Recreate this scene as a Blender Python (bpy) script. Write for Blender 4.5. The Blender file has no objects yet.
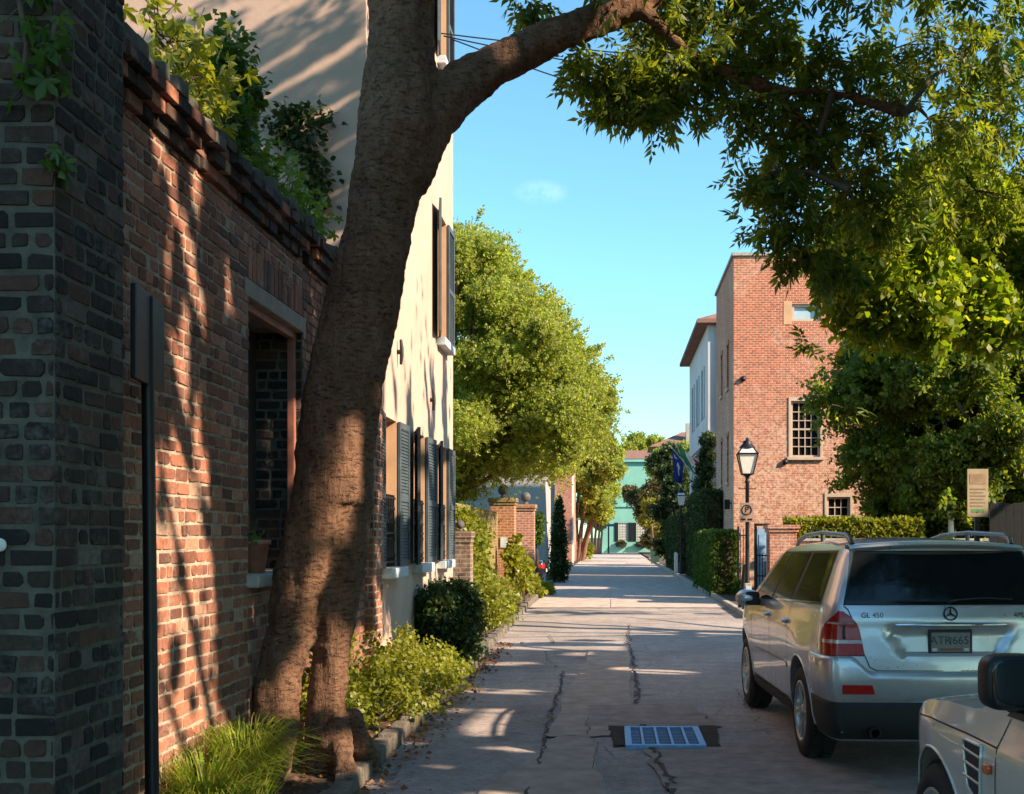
import bpy, bmesh, math, random
import numpy as np
from mathutils import Vector, Matrix, noise as mnoise

# ------------------------------------------------------------------ camera, sky, sun, exposure
SC = bpy.context.scene
COL = SC.collection
W_, H_ = 1024, 794
F, CX, CY, CH = 1200.0, 612.0, 537.0, 1.87          # focal length in pixels, principal point, eye height
cam_d = bpy.data.cameras.new('camera'); cam = bpy.data.objects.new('camera', cam_d); COL.objects.link(cam)
cam.location = (0, 0, CH); cam.rotation_euler = (math.radians(90), 0, 0)
cam_d.sensor_fit = 'HORIZONTAL'; cam_d.sensor_width = 36.0; cam_d.lens = 36.0 * F / W_
cam_d.shift_x = (512 - CX) / W_; cam_d.shift_y = (CY - 397) / W_
cam_d.clip_start = 0.05; cam_d.clip_end = 3000
SC.camera = cam

SUN = Vector((0.80, -0.34, 0.50)).normalized()
sun_el = math.asin(SUN.z); sun_az = math.atan2(SUN.x, SUN.y)
w = bpy.data.worlds.new('World'); SC.world = w; w.use_nodes = True
nt = w.node_tree; bg = nt.nodes['Background']
sky = nt.nodes.new('ShaderNodeTexSky'); sky.sky_type = 'NISHITA'; sky.sun_disc = False
sky.sun_elevation = sun_el; sky.sun_rotation = sun_az
sky.air_density = 1.0; sky.dust_density = 0.25; sky.ozone_density = 1.0; sky.altitude = 0
bg.inputs['Strength'].default_value = 0.112
# one thin wisp of cloud, high over the lane
tc = nt.nodes.new('ShaderNodeTexCoord')
d0 = Vector(((541 - CX) / F, 1, (CY - 192) / F)).normalized()
sub = nt.nodes.new('ShaderNodeVectorMath'); sub.operation = 'SUBTRACT'; sub.inputs[1].default_value = d0
scl = nt.nodes.new('ShaderNodeVectorMath'); scl.operation = 'MULTIPLY'; scl.inputs[1].default_value = (46, 46, 110)
ln = nt.nodes.new('ShaderNodeVectorMath'); ln.operation = 'LENGTH'
nz = nt.nodes.new('ShaderNodeTexNoise'); nz.inputs['Scale'].default_value = 60; nz.inputs['Detail'].default_value = 6
nz.inputs['Roughness'].default_value = 0.65
mp = nt.nodes.new('ShaderNodeMapRange'); mp.inputs[1].default_value = 0.0; mp.inputs[2].default_value = 1.1; mp.inputs[3].default_value = 1; mp.inputs[4].default_value = 0
mp2 = nt.nodes.new('ShaderNodeMapRange'); mp2.inputs[1].default_value = 0.35; mp2.inputs[2].default_value = 0.75
mul = nt.nodes.new('ShaderNodeMath'); mul.operation = 'MULTIPLY'
mul2 = nt.nodes.new('ShaderNodeMath'); mul2.operation = 'MULTIPLY'; mul2.inputs[1].default_value = 0.35
mixc = nt.nodes.new('ShaderNodeMixRGB'); mixc.inputs[2].default_value = (7.5, 8.2, 9.5, 1)
tint = nt.nodes.new('ShaderNodeMixRGB'); tint.blend_type = 'MULTIPLY'; tint.inputs[0].default_value = 1
tint.inputs[2].default_value = (0.64, 1.01, 1.06, 1)
L = nt.links.new
L(tc.outputs['Generated'], sub.inputs[0]); L(sub.outputs[0], scl.inputs[0]); L(scl.outputs[0], ln.inputs[0])
L(tc.outputs['Generated'], nz.inputs['Vector'])
L(ln.outputs['Value'], mp.inputs[0]); L(nz.outputs['Fac'], mp2.inputs[0])
L(mp.outputs[0], mul.inputs[0]); L(mp2.outputs[0], mul.inputs[1]); L(mul.outputs[0], mul2.inputs[0])
L(sky.outputs[0], tint.inputs[1]); L(tint.outputs[0], mixc.inputs[1]); L(mul2.outputs[0], mixc.inputs[0])
L(mixc.outputs[0], bg.inputs['Color'])

sd = bpy.data.lights.new('sun', 'SUN'); so = bpy.data.objects.new('sun', sd); COL.objects.link(so)
sd.energy = 4.9; sd.angle = math.radians(0.53); sd.color = (1.0, 0.80, 0.60)
so.rotation_euler = SUN.to_track_quat('Z', 'Y').to_euler(); so.location = (30, -10, 30)
SC.view_settings.view_transform = 'Standard'; SC.view_settings.look = 'None'
SC.view_settings.exposure = 1.32; SC.view_settings.gamma = 1
SC.render.engine = 'CYCLES'; SC.cycles.use_denoising = True
SC.cycles.max_bounces = 8; SC.cycles.transparent_max_bounces = 8
SC.cycles.caustics_reflective = False; SC.cycles.caustics_refractive = False

RNG = np.random.default_rng(7); random.seed(11)

def P(px, py, Y):   # where a picture point lies at a given distance
    return Vector(((px - CX) / F * Y, Y, CH - (py - CY) / F * Y))
def G(px, py, z=0.0):
    Y = F * (CH - z) / (py - CY); return Vector(((px - CX) / F * Y, Y, z))

# ------------------------------------------------------------------ helpers
def tag(o, label=None, cat=None, group=None, kind=None):
    if label: o['label'] = label
    if cat: o['category'] = cat
    if group: o['group'] = group
    if kind: o['kind'] = kind
    return o
def empty(name, loc=(0, 0, 0), rz=0.0):
    o = bpy.data.objects.new(name, None); COL.objects.link(o); o.location = loc; o.rotation_euler = (0, 0, rz)
    o.empty_display_size = 0.2
    return o
def thing(name, label, cat, loc=(0, 0, 0), rz=0.0, group=None):
    return tag(empty(name, loc, rz), label, cat, group)
def link_mesh(name, me, mats, parent=None, world=False):
    o = bpy.data.objects.new(name, me); COL.objects.link(o)
    if not isinstance(mats, (list, tuple)): mats = [mats]
    for m in mats: me.materials.append(m)
    if parent:
        o.parent = parent
        if world: o.matrix_parent_inverse = (Matrix.Translation(parent.location) @ parent.rotation_euler.to_matrix().to_4x4()).inverted()
    return o
def copy_tree(o, parent=None):
    c = o.copy(); COL.objects.link(c)
    if parent: c.parent = parent
    for ch in list(o.children): copy_tree(ch, c)
    return c

class MB:
    def __init__(s): s.v = []; s.f = []; s.m = []; s.sm = []
    def add(s, vs, fs, m=0, smooth=False):
        b = len(s.v); s.v.extend([tuple(v) for v in vs])
        for f in fs: s.f.append(tuple(i + b for i in f)); s.m.append(m); s.sm.append(smooth)
        return s
    def quad(s, a, b, c, d, m=0): return s.add([a, b, c, d], [(0, 1, 2, 3)], m)
    def box(s, x0, x1, y0, y1, z0, z1, m=0, bev=0.0, M=None):
        if bev <= 0:
            vs = [(x, y, z) for z in (z0, z1) for y in (y0, y1) for x in (x0, x1)]
            fs = [(0, 2, 3, 1), (4, 5, 7, 6), (0, 1, 5, 4), (2, 6, 7, 3), (0, 4, 6, 2), (1, 3, 7, 5)]
        else:
            bm = bmesh.new(); bmesh.ops.create_cube(bm, size=1)
            for v in bm.verts: v.co = Vector(((x0 + x1) / 2 + v.co.x * (x1 - x0), (y0 + y1) / 2 + v.co.y * (y1 - y0), (z0 + z1) / 2 + v.co.z * (z1 - z0)))
            bmesh.ops.bevel(bm, geom=list(bm.edges), offset=bev, segments=2, affect='EDGES', profile=0.6)
            bm.verts.index_update(); vs = [v.co.copy() for v in bm.verts]; fs = [[v.index for v in f.verts] for f in bm.faces]; bm.free()
        if M is not None: vs = [M @ Vector(v) for v in vs]
        return s.add(vs, fs, m)
    def tube(s, pts, rad, n=8, m=0, cap=True, smooth=True):
        pts = [Vector(p) for p in pts]
        if not isinstance(rad, (list, tuple)): rad = [rad] * len(pts)
        vs = []; fs = []; up = None
        for i, p in enumerate(pts):
            d = (pts[min(i + 1, len(pts) - 1)] - pts[max(i - 1, 0)]).normalized()
            if up is None: up = d.orthogonal().normalized()
            up = (up - d * up.dot(d)); up = up.normalized() if up.length > 1e-6 else d.orthogonal().normalized()
            q = d.cross(up)
            for k in range(n):
                a = 2 * math.pi * k / n; vs.append(p + (up * math.cos(a) + q * math.sin(a)) * rad[i])
        for i in range(len(pts) - 1):
            for k in range(n):
                a = i * n + k; b = i * n + (k + 1) % n; fs.append((a, b, b + n, a + n))
        s.add(vs, fs, m, smooth)
        if cap: s.add(vs[:n], [tuple(range(n))[::-1]], m); s.add(vs[-n:], [tuple(range(n))], m)
        return s
    def lathe(s, prof, n=24, M=None, m=0, smooth=True, close=False):   # prof: (r, z)
        vs = []; fs = []
        for r, z in prof:
            for k in range(n):
                a = 2 * math.pi * k / n; v = Vector((r * math.cos(a), r * math.sin(a), z)); vs.append(M @ v if M is not None else v)
        k_ = len(prof)
        for i in range(k_ - (0 if close else 1)):
            j = (i + 1) % k_
            for k in range(n): fs.append((i * n + k, i * n + (k + 1) % n, j * n + (k + 1) % n, j * n + k))
        return s.add(vs, fs, m, smooth)
    def prism(s, poly, h, M=None, m=0):     # poly in xy, extruded along z from 0 to h
        n = len(poly); vs = [Vector((x, y, 0)) for x, y in poly] + [Vector((x, y, h)) for x, y in poly]
        if M is not None: vs = [M @ v for v in vs]
        return s.add(vs, [tuple(range(n))[::-1], tuple(range(n, 2 * n))] + [(i, (i + 1) % n, n + (i + 1) % n, n + i) for i in range(n)], m)
    def build(s, name, mats, parent=None, world=False, sharp=None, weld=False):
        me = bpy.data.meshes.new(name); me.from_pydata(s.v, [], s.f)
        me.polygons.foreach_set('material_index', s.m)
        me.polygons.foreach_set('use_smooth', s.sm)
        if weld:
            bm = bmesh.new(); bm.from_mesh(me); bmesh.ops.remove_doubles(bm, verts=bm.verts, dist=1e-4); bmesh.ops.recalc_face_normals(bm, faces=bm.faces); bm.to_mesh(me); bm.free()
        me.update()
        if sharp is not None: me.polygons.foreach_set('use_smooth', [True] * len(me.polygons)); me.set_sharp_from_angle(angle=math.radians(sharp))
        return link_mesh(name, me, mats, parent, world)

def np_mesh(name, V, Q, mats, parent=None, world=False, mat_idx=None, smooth=False):
    V = np.asarray(V, dtype=np.float32); Q = np.asarray(Q, dtype=np.int32); k = Q.shape[1]
    me = bpy.data.meshes.new(name); me.vertices.add(len(V)); me.vertices.foreach_set('co', V.ravel())
    me.loops.add(Q.size); me.loops.foreach_set('vertex_index', Q.ravel())
    me.polygons.add(len(Q)); me.polygons.foreach_set('loop_start', np.arange(0, Q.size, k, dtype=np.int32))
    me.polygons.foreach_set('loop_total', np.full(len(Q), k, dtype=np.int32))
    if mat_idx is not None: me.polygons.foreach_set('material_index', np.asarray(mat_idx, dtype=np.int32))
    if smooth: me.polygons.foreach_set('use_smooth', np.ones(len(Q), dtype=bool))
    me.update(calc_edges=True)
    return link_mesh(name, me, mats, parent, world)

def text_mesh(name, body, size, M, mat, parent=None, ext=0.003, world=False):
    cu = bpy.data.curves.new(name, 'FONT'); cu.body = body; cu.size = size; cu.align_x = 'CENTER'; cu.align_y = 'CENTER'; cu.extrude = ext
    t = bpy.data.objects.new(name, cu); COL.objects.link(t)
    bpy.context.view_layer.update()
    me = bpy.data.meshes.new_from_object(t.evaluated_get(bpy.context.evaluated_depsgraph_get()))
    bpy.data.objects.remove(t); me.transform(M); me.materials.clear()
    return link_mesh(name, me, mat, parent, world)

# ------------------------------------------------------------------ materials
def nodes_of(name):
    m = bpy.data.materials.new(name); m.use_nodes = True; t = m.node_tree
    return m, t, t.nodes['Principled BSDF'], t.nodes.new, t.links.new
def ramp(t, stops, const=False):
    r = t.nodes.new('ShaderNodeValToRGB'); e = r.color_ramp.elements
    if const: r.color_ramp.interpolation = 'CONSTANT'
    e[0].position = stops[0][0]; e[0].color = (*stops[0][1], 1); e[1].position = stops[-1][0]; e[1].color = (*stops[-1][1], 1)
    for p, c in stops[1:-1]: x = e.new(p); x.color = (*c, 1)
    return r
def noise_n(t, vec, scale, detail=5, rough=0.6):
    n = t.nodes.new('ShaderNodeTexNoise'); n.inputs['Scale'].default_value = scale; n.inputs['Detail'].default_value = detail; n.inputs['Roughness'].default_value = rough
    if vec is not None: t.links.new(vec, n.inputs['Vector'])
    return n
def mixrgb(t, fac, a, b, mode='MIX'):
    m = t.nodes.new('ShaderNodeMixRGB'); m.blend_type = mode
    for i, x in enumerate((fac, a, b)):
        if isinstance(x, (int, float)): m.inputs[i].default_value = x
        elif isinstance(x, tuple): m.inputs[i].default_value = (*x, 1) if len(x) == 3 else x
        else: t.links.new(x, m.inputs[i])
    return m.outputs[0]
def bump(t, h, strength=0.3, dist=0.02, normal=None):
    b = t.nodes.new('ShaderNodeBump'); b.inputs['Strength'].default_value = strength; b.inputs['Distance'].default_value = dist
    t.links.new(h, b.inputs['Height'])
    if normal is not None: t.links.new(normal, b.inputs['Normal'])
    return b.outputs[0]
def geo_pos(t): return t.nodes.new('ShaderNodeNewGeometry')
def mp_range(t, x, a, b, c=0.0, d=1.0):
    n = t.nodes.new('ShaderNodeMapRange'); t.links.new(x, n.inputs[0])
    for i, q in zip((1, 2, 3, 4), (a, b, c, d)): n.inputs[i].default_value = q
    return n.outputs[0]

def mk(name, base, rough=0.6, metal=0.0, var=0.25, scale=6.0, bmp=0.1, coat=0.0, spec=0.5, obj_space=True, bdist=0.01):
    m, t, b, N, Lk = nodes_of(name)
    tcn = N('ShaderNodeTexCoord'); vec = tcn.outputs['Object']
    n = noise_n(t, vec, scale); n2 = noise_n(t, vec, scale * 7.3, 4)
    lo = tuple(c * (1 - var) for c in base); hi = tuple(min(1, c * (1 + var)) for c in base)
    r = ramp(t, [(0.3, lo), (0.7, hi)]); Lk(n.outputs['Fac'], r.inputs[0])
    Lk(r.outputs[0], b.inputs['Base Color'])
    rr = mp_range(t, n2.outputs['Fac'], 0.3, 0.7, max(0.02, rough - 0.08), min(1, rough + 0.08)); Lk(rr, b.inputs['Roughness'])
    b.inputs['Metallic'].default_value = metal; b.inputs['Coat Weight'].default_value = coat; b.inputs['Specular IOR Level'].default_value = spec
    b.inputs['Coat Roughness'].default_value = 0.04
    if bmp > 0: Lk(bump(t, n2.outputs['Fac'], bmp, bdist), b.inputs['Normal'])
    return m

def leaf_mat(name, cols, trans=0.45, rough=0.45, spec=0.35, tcol=None):
    m, t, b, N, Lk = nodes_of(name)
    g = geo_pos(t); n = len(cols)
    r = ramp(t, [(i / (n - 1), c) for i, c in enumerate(cols)]); Lk(g.outputs['Random Per Island'], r.inputs[0])
    nn = noise_n(t, g.outputs['Position'], 0.9, 2); v = mp_range(t, nn.outputs['Fac'], 0.3, 0.7, 0.8, 1.2)
    mm = N('ShaderNodeMixRGB'); mm.blend_type = 'MULTIPLY'; mm.inputs[0].default_value = 1
    Lk(r.outputs[0], mm.inputs[1]); Lk(v, mm.inputs[2])
    b.inputs['Roughness'].default_value = rough; b.inputs['Specular IOR Level'].default_value = spec
    Lk(mm.outputs[0], b.inputs['Base Color'])
    tr = N('ShaderNodeBsdfTranslucent'); hs = N('ShaderNodeMixRGB'); hs.blend_type = 'MULTIPLY'; hs.inputs[0].default_value = 1
    hs.inputs[2].default_value = (*(tcol or (1.9, 1.75, 0.55)), 1)
    Lk(mm.outputs[0], hs.inputs[1]); Lk(hs.outputs[0], tr.inputs['Color'])
    mx = N('ShaderNodeMixShader'); mx.inputs[0].default_value = trans
    Lk(b.outputs[0], mx.inputs[1]); Lk(tr.outputs[0], mx.inputs[2]); Lk(mx.outputs[0], t.nodes['Material Output'].inputs['Surface'])
    return m

def brick_island_mat(name, cols, stain=(0.42, 0.36, 0.30), stain_amt=0.5):      # one brick = one mesh island
    m, t, b, N, Lk = nodes_of(name); g = geo_pos(t)
    r = ramp(t, cols); Lk(g.outputs['Random Per Island'], r.inputs[0])
    n1 = noise_n(t, g.outputs['Position'], 26, 6, 0.7); n2 = noise_n(t, g.outputs['Position'], 2.3, 4); n3 = noise_n(t, g.outputs['Position'], 90, 3, 0.7)
    c = mixrgb(t, 1.0, r.outputs[0], mp_range(t, n1.outputs['Fac'], 0.25, 0.75, 0.62, 1.35), 'MULTIPLY')
    f = N('ShaderNodeMath'); f.operation = 'MULTIPLY'
    Lk(mp_range(t, n2.outputs['Fac'], 0.5, 0.72), f.inputs[0]); Lk(mp_range(t, n1.outputs['Fac'], 0.42, 0.66, 0, stain_amt), f.inputs[1])
    c = mixrgb(t, f.outputs[0], c, stain)
    Lk(c, b.inputs['Base Color']); b.inputs['Roughness'].default_value = 0.85; b.inputs['Specular IOR Level'].default_value = 0.25
    nb = bump(t, n3.outputs['Fac'], 0.5, 0.006); Lk(bump(t, n1.outputs['Fac'], 0.7, 0.012, nb), b.inputs['Normal'])
    return m

def brick_tex_mat(name, c1, c2, mort, bw=0.215, bh=0.082, ms=0.012, stain=(0.5, 0.4, 0.33), stain_lo=0.5, stain_amt=0.7, bstr=0.5, dark=(0.2, 0.12, 0.09), zlime=None):
    m, t, b, N, Lk = nodes_of(name); g = geo_pos(t)
    sp = N('ShaderNodeSeparateXYZ'); Lk(g.outputs['Position'], sp.inputs[0]); sn = N('ShaderNodeSeparateXYZ'); Lk(g.outputs['True Normal'], sn.inputs[0])
    ab = N('ShaderNodeMath'); ab.operation = 'ABSOLUTE'; Lk(sn.outputs[0], ab.inputs[0])
    gt = N('ShaderNodeMath'); gt.operation = 'GREATER_THAN'; gt.inputs[1].default_value = 0.6; Lk(ab.outputs[0], gt.inputs[0])
    mx = N('ShaderNodeMix'); mx.data_type = 'FLOAT'; Lk(gt.outputs[0], mx.inputs[0]); Lk(sp.outputs[0], mx.inputs[2]); Lk(sp.outputs[1], mx.inputs[3])
    abz = N('ShaderNodeMath'); abz.operation = 'ABSOLUTE'; Lk(sn.outputs[2], abz.inputs[0])
    gz = N('ShaderNodeMath'); gz.operation = 'GREATER_THAN'; gz.inputs[1].default_value = 0.6; Lk(abz.outputs[0], gz.inputs[0])
    mz = N('ShaderNodeMix'); mz.data_type = 'FLOAT'; Lk(gz.outputs[0], mz.inputs[0]); Lk(sp.outputs[2], mz.inputs[2]); Lk(sp.outputs[1], mz.inputs[3])
    cb = N('ShaderNodeCombineXYZ'); Lk(mx.outputs[0], cb.inputs[0]); Lk(mz.outputs[0], cb.inputs[1])
    wn = noise_n(t, g.outputs['Position'], 7, 3); wv = N('ShaderNodeVectorMath'); wv.operation = 'SCALE'; wv.inputs['Scale'].default_value = 0.014; Lk(wn.outputs['Color'], wv.inputs[0])
    av = N('ShaderNodeVectorMath'); av.operation = 'ADD'; Lk(cb.outputs[0], av.inputs[0]); Lk(wv.outputs[0], av.inputs[1])
    bt = N('ShaderNodeTexBrick'); Lk(av.outputs[0], bt.inputs['Vector'])
    bt.inputs['Scale'].default_value = 1; bt.inputs['Brick Width'].default_value = bw; bt.inputs['Row Height'].default_value = bh; bt.inputs['Mortar Size'].default_value = ms
    bt.inputs['Mortar Smooth'].default_value = 0.3; bt.inputs['Bias'].default_value = -0.1
    bt.inputs['Color1'].default_value = (*c1, 1); bt.inputs['Color2'].default_value = (*c2, 1); bt.inputs['Mortar'].default_value = (*mort, 1)
    n1 = noise_n(t, g.outputs['Position'], 9, 6, 0.72); n2 = noise_n(t, g.outputs['Position'], 0.55, 5, 0.6); n4 = noise_n(t, av.outputs[0], 4.3, 2)
    c = mixrgb(t, 1.0, bt.outputs['Color'], mp_range(t, n1.outputs['Fac'], 0.25, 0.75, 0.66, 1.35), 'MULTIPLY')
    f = N('ShaderNodeMath'); f.operation = 'MULTIPLY'; Lk(mp_range(t, n2.outputs['Fac'], stain_lo, stain_lo + 0.2), f.inputs[0]); Lk(mp_range(t, n1.outputs['Fac'], 0.38, 0.62, 0, stain_amt), f.inputs[1])
    c = mixrgb(t, f.outputs[0], c, stain)
    if zlime:      # old lime wash and repointing left on the lower storeys
        zz = N('ShaderNodeMath'); zz.operation = 'ADD'; Lk(sp.outputs[2], zz.inputs[0]); Lk(mp_range(t, n2.outputs['Fac'], 0.3, 0.7, -2.5, 2.5), zz.inputs[1])
        fz = N('ShaderNodeMath'); fz.operation = 'MULTIPLY'; Lk(mp_range(t, zz.outputs[0], zlime[0], zlime[1]), fz.inputs[0]); Lk(mp_range(t, n1.outputs['Fac'], 0.42, 0.58, 0.05, 0.85), fz.inputs[1])
        c = mixrgb(t, fz.outputs[0], c, stain)
    c = mixrgb(t, mp_range(t, n4.outputs['Fac'], 0.58, 0.70, 0, 0.55), c, dark)
    Lk(c, b.inputs['Base Color']); b.inputs['Roughness'].default_value = 0.88; b.inputs['Specular IOR Level'].default_value = 0.2
    inv = N('ShaderNodeMath'); inv.operation = 'SUBTRACT'; inv.inputs[0].default_value = 1; Lk(bt.outputs['Fac'], inv.inputs[1])
    nb = bump(t, n1.outputs['Fac'], 0.4, 0.01); Lk(bump(t, inv.outputs[0], bstr, 0.012, nb), b.inputs['Normal'])
    return m

def bark_mat(name, base, dark, dash=True, scale=1.0):
    m, t, b, N, Lk = nodes_of(name); g = geo_pos(t)
    mpg = N('ShaderNodeMapping'); mpg.inputs['Scale'].default_value = (17 * scale, 17 * scale, 44 * scale) if dash else (18 * scale, 18 * scale, 4 * scale); Lk(g.outputs['Position'], mpg.inputs[0])
    n1 = noise_n(t, mpg.outputs[0], 1.0, 4, 0.62); n2 = noise_n(t, g.outputs['Position'], 2.2, 5); n3 = noise_n(t, g.outputs['Position'], 55, 4, 0.7)
    r = ramp(t, [(0.25, tuple(c * 0.7 for c in base)), (0.5, base), (0.75, tuple(min(1, c * 1.35) for c in base))]); Lk(n2.outputs['Fac'], r.inputs[0])
    n5 = noise_n(t, g.outputs['Position'], 1.3, 3); n6 = noise_n(t, g.outputs['Position'], 4.1, 5, 0.7)
    fd = N('ShaderNodeMath'); fd.operation = 'MULTIPLY'; Lk(mp_range(t, n1.outputs['Fac'], 0.54, 0.66), fd.inputs[0]); Lk(mp_range(t, n6.outputs['Fac'], 0.32, 0.58, 0.2, 1.0), fd.inputs[1])
    c = mixrgb(t, fd.outputs[0], r.outputs[0], dark)
    c = mixrgb(t, mp_range(t, n6.outputs['Fac'], 0.57, 0.70, 0, 0.45), c, tuple(min(1, q * 1.5 + .03) for q in base))
    c = mixrgb(t, mp_range(t, n5.outputs['Fac'], 0.54, 0.68, 0, 0.5), c, (0.075, 0.062, 0.045))
    c = mixrgb(t, 1.0, c, mp_range(t, n3.outputs['Fac'], 0.25, 0.75, 0.75, 1.25), 'MULTIPLY')
    Lk(c, b.inputs['Base Color']); b.inputs['Roughness'].default_value = 0.85; b.inputs['Specular IOR Level'].default_value = 0.25
    nb = bump(t, n3.outputs['Fac'], 0.45, 0.01); nb = bump(t, mp_range(t, n1.outputs['Fac'], 0.66, 0.5), 0.6, 0.03, nb)
    mg = N('ShaderNodeMapping'); mg.inputs['Scale'].default_value = (26, 26, 5); Lk(g.outputs['Position'], mg.inputs[0]); n8 = noise_n(t, mg.outputs[0], 1.0, 5, 0.65)
    Lk(bump(t, n8.outputs['Fac'], 0.8, 0.04, nb), b.inputs['Normal'])
    return m

M = {}
M['brick_near'] = brick_island_mat('brick_near', [(0, (0.11, 0.05, 0.036)), (0.25, (0.25, 0.10, 0.062)), (0.5, (0.36, 0.14, 0.08)), (0.75, (0.21, 0.10, 0.07)), (0.9, (0.46, 0.18, 0.10)), (1, (0.40, 0.27, 0.19))])
M['brick_dark'] = brick_island_mat('brick_dark', [(0, (0.020, 0.017, 0.015)), (0.4, (0.038, 0.027, 0.022)), (0.7, (0.06, 0.038, 0.028)), (0.92, (0.10, 0.05, 0.034)), (1, (0.13, 0.11, 0.095))], (0.22, 0.21, 0.19), 0.5)  # near brick darkened: shade on pillar and window reveal put into its colour
M['mortar'] = mk('mortar', (0.38, 0.305, 0.225), 0.95, var=0.35, scale=9, bmp=0.6, spec=0.15)
M['mortar_dark'] = mk('mortar_dark', (0.12, 0.112, 0.088), 0.95, var=0.35, scale=9, bmp=0.6, spec=0.15)  # mortar darkened for the shaded pillar and reveal; the coping uses it too
M['brick_far'] = brick_tex_mat('brick_far', (0.42, 0.115, 0.065), (0.30, 0.10, 0.06), (0.50, 0.38, 0.29), stain=(0.55, 0.40, 0.30), stain_lo=0.48, stain_amt=0.75)
M['brick_tall'] = brick_tex_mat('brick_tall', (0.50, 0.125, 0.062), (0.31, 0.085, 0.05), (0.50, 0.35, 0.24), stain=(0.64, 0.45, 0.33), stain_lo=0.50, stain_amt=0.65, ms=0.014, zlime=(7.6, 4.2))
M['brick_pier'] = brick_tex_mat('brick_pier', (0.36, 0.14, 0.075), (0.27, 0.11, 0.06), (0.40, 0.30, 0.19), stain=(0.44, 0.33, 0.2), stain_lo=0.55)
M['brick_moss'] = brick_tex_mat('brick_moss', (0.24, 0.13, 0.065), (0.19, 0.11, 0.06), (0.28, 0.23, 0.13), stain=(0.20, 0.21, 0.07), stain_lo=0.40, stain_amt=0.85)
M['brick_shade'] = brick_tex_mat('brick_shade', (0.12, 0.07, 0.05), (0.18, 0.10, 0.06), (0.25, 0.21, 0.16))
M['stucco'] = mk('stucco', (0.49, 0.345, 0.27), 0.9, var=0.10, scale=1.3, bmp=0.35, spec=0.2)
M['stucco_tan'] = mk('stucco_tan', (0.55, 0.33, 0.19), 0.85, var=0.1, scale=3, bmp=0.2, spec=0.2)
M['stucco_grey'] = mk('stucco_grey', (0.36, 0.34, 0.33), 0.9, var=0.12, scale=1.0, bmp=0.3)
M['stucco_white'] = mk('stucco_white', (0.50, 0.48, 0.47), 0.85, var=0.10, scale=0.8, bmp=0.25)
M['teal_wall'] = mk('teal_wall', (0.20, 0.46, 0.38), 0.85, var=0.1, scale=0.6, bmp=0.15)
M['shutter'] = mk('shutter', (0.055, 0.075, 0.085), 0.55, var=0.35, scale=5, bmp=0.2)
M['iron'] = mk('iron', (0.012, 0.012, 0.013), 0.5, 0.3, var=0.3, scale=9, bmp=0.15)
M['black_paint'] = mk('black_paint', (0.010, 0.010, 0.011), 0.45, 0.1, var=0.3, scale=12, bmp=0.1)
M['wood_tan'] = mk('wood_tan', (0.24, 0.175, 0.12), 0.7, var=0.3, scale=8, bmp=0.3)
M['wood_dark'] = mk('wood_dark', (0.05, 0.04, 0.04), 0.7, var=0.3, scale=8, bmp=0.3)
M['wood_red'] = mk('wood_red', (0.40, 0.15, 0.10), 0.7, var=0.25, scale=8, bmp=0.3)
M['kerb_stone'] = mk('kerb_stone', (0.19, 0.155, 0.12), 0.95, var=0.45, scale=9, bmp=0.9, bdist=0.04)
M['stone'] = mk('stone', (0.36, 0.33, 0.29), 0.9, var=0.3, scale=6, bmp=0.6, bdist=0.03)
M['stone_blue'] = mk('stone_blue', (0.45, 0.50, 0.52), 0.85, var=0.15, scale=6, bmp=0.3)
M['ball'] = mk('ball', (0.10, 0.085, 0.08), 0.8, var=0.4, scale=9, bmp=0.4)
M['terracotta'] = mk('terracotta', (0.50, 0.19, 0.12), 0.85, var=0.25, scale=14, bmp=0.2)
M['soil'] = mk('soil', (0.10, 0.062, 0.038), 0.95, var=0.5, scale=14, bmp=0.9, bdist=0.03)
M['glass_dark'] = mk('glass_dark', (0.010, 0.012, 0.014), 0.07, var=0.2, scale=3, bmp=0.0)
M['glass_house'] = mk('glass_house', (0.012, 0.013, 0.014), 0.12, var=0.2, scale=3, bmp=0.0, spec=0.2)
M['glass_sky'] = mk('glass_sky', (0.10, 0.13, 0.16), 0.06, var=0.2, scale=3, bmp=0.0, spec=1.0)
M['white_paint'] = mk('white_paint', (0.72, 0.70, 0.66), 0.6, var=0.1, scale=5, bmp=0.1)
M['cream_frame'] = mk('cream_frame', (0.48, 0.38, 0.29), 0.7, var=0.15, scale=5, bmp=0.1)
M['steel_sky'] = mk('steel_sky', (0.16, 0.34, 0.60), 0.45, 0.3, var=0.25, scale=20, bmp=0.2)  # galvanised steel; the sky it reflects is put into the blue base
M['steel_dark'] = mk('steel_dark', (0.08, 0.20, 0.40), 0.5, 0.3, var=0.25, scale=20, bmp=0.2)  # darker copy for the slats, same reflected sky blue in the colour
M['rail'] = mk('rail', (0.16, 0.17, 0.19), 0.3, 0.8, var=0.1, bmp=0)
M['chrome'] = mk('chrome', (0.85, 0.85, 0.86), 0.08, 1.0, var=0.03, bmp=0)
M['alloy'] = mk('alloy', (0.55, 0.55, 0.55), 0.32, 0.9, var=0.1, bmp=0)
M['rubber'] = mk('rubber', (0.018, 0.018, 0.018), 0.8, var=0.3, scale=20, bmp=0.3)
M['plastic'] = mk('plastic', (0.022, 0.022, 0.024), 0.6, var=0.2, scale=30, bmp=0.15)
M['grey_plastic'] = mk('grey_plastic', (0.020, 0.020, 0.021), 0.7, var=0.2, scale=30, bmp=0.1)
M['lamp_red'] = mk('lamp_red', (0.48, 0.010, 0.008), 0.22, var=0.3, scale=25, bmp=0.0, coat=0.25)
M['lamp_clear'] = mk('lamp_clear', (0.55, 0.45, 0.42), 0.15, 0.3, var=0.3, scale=25, bmp=0.0, coat=0.8)
M['orange'] = mk('orange', (0.75, 0.10, 0.02), 0.15, var=0.2, scale=40, bmp=0.0, coat=0.8)
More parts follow.
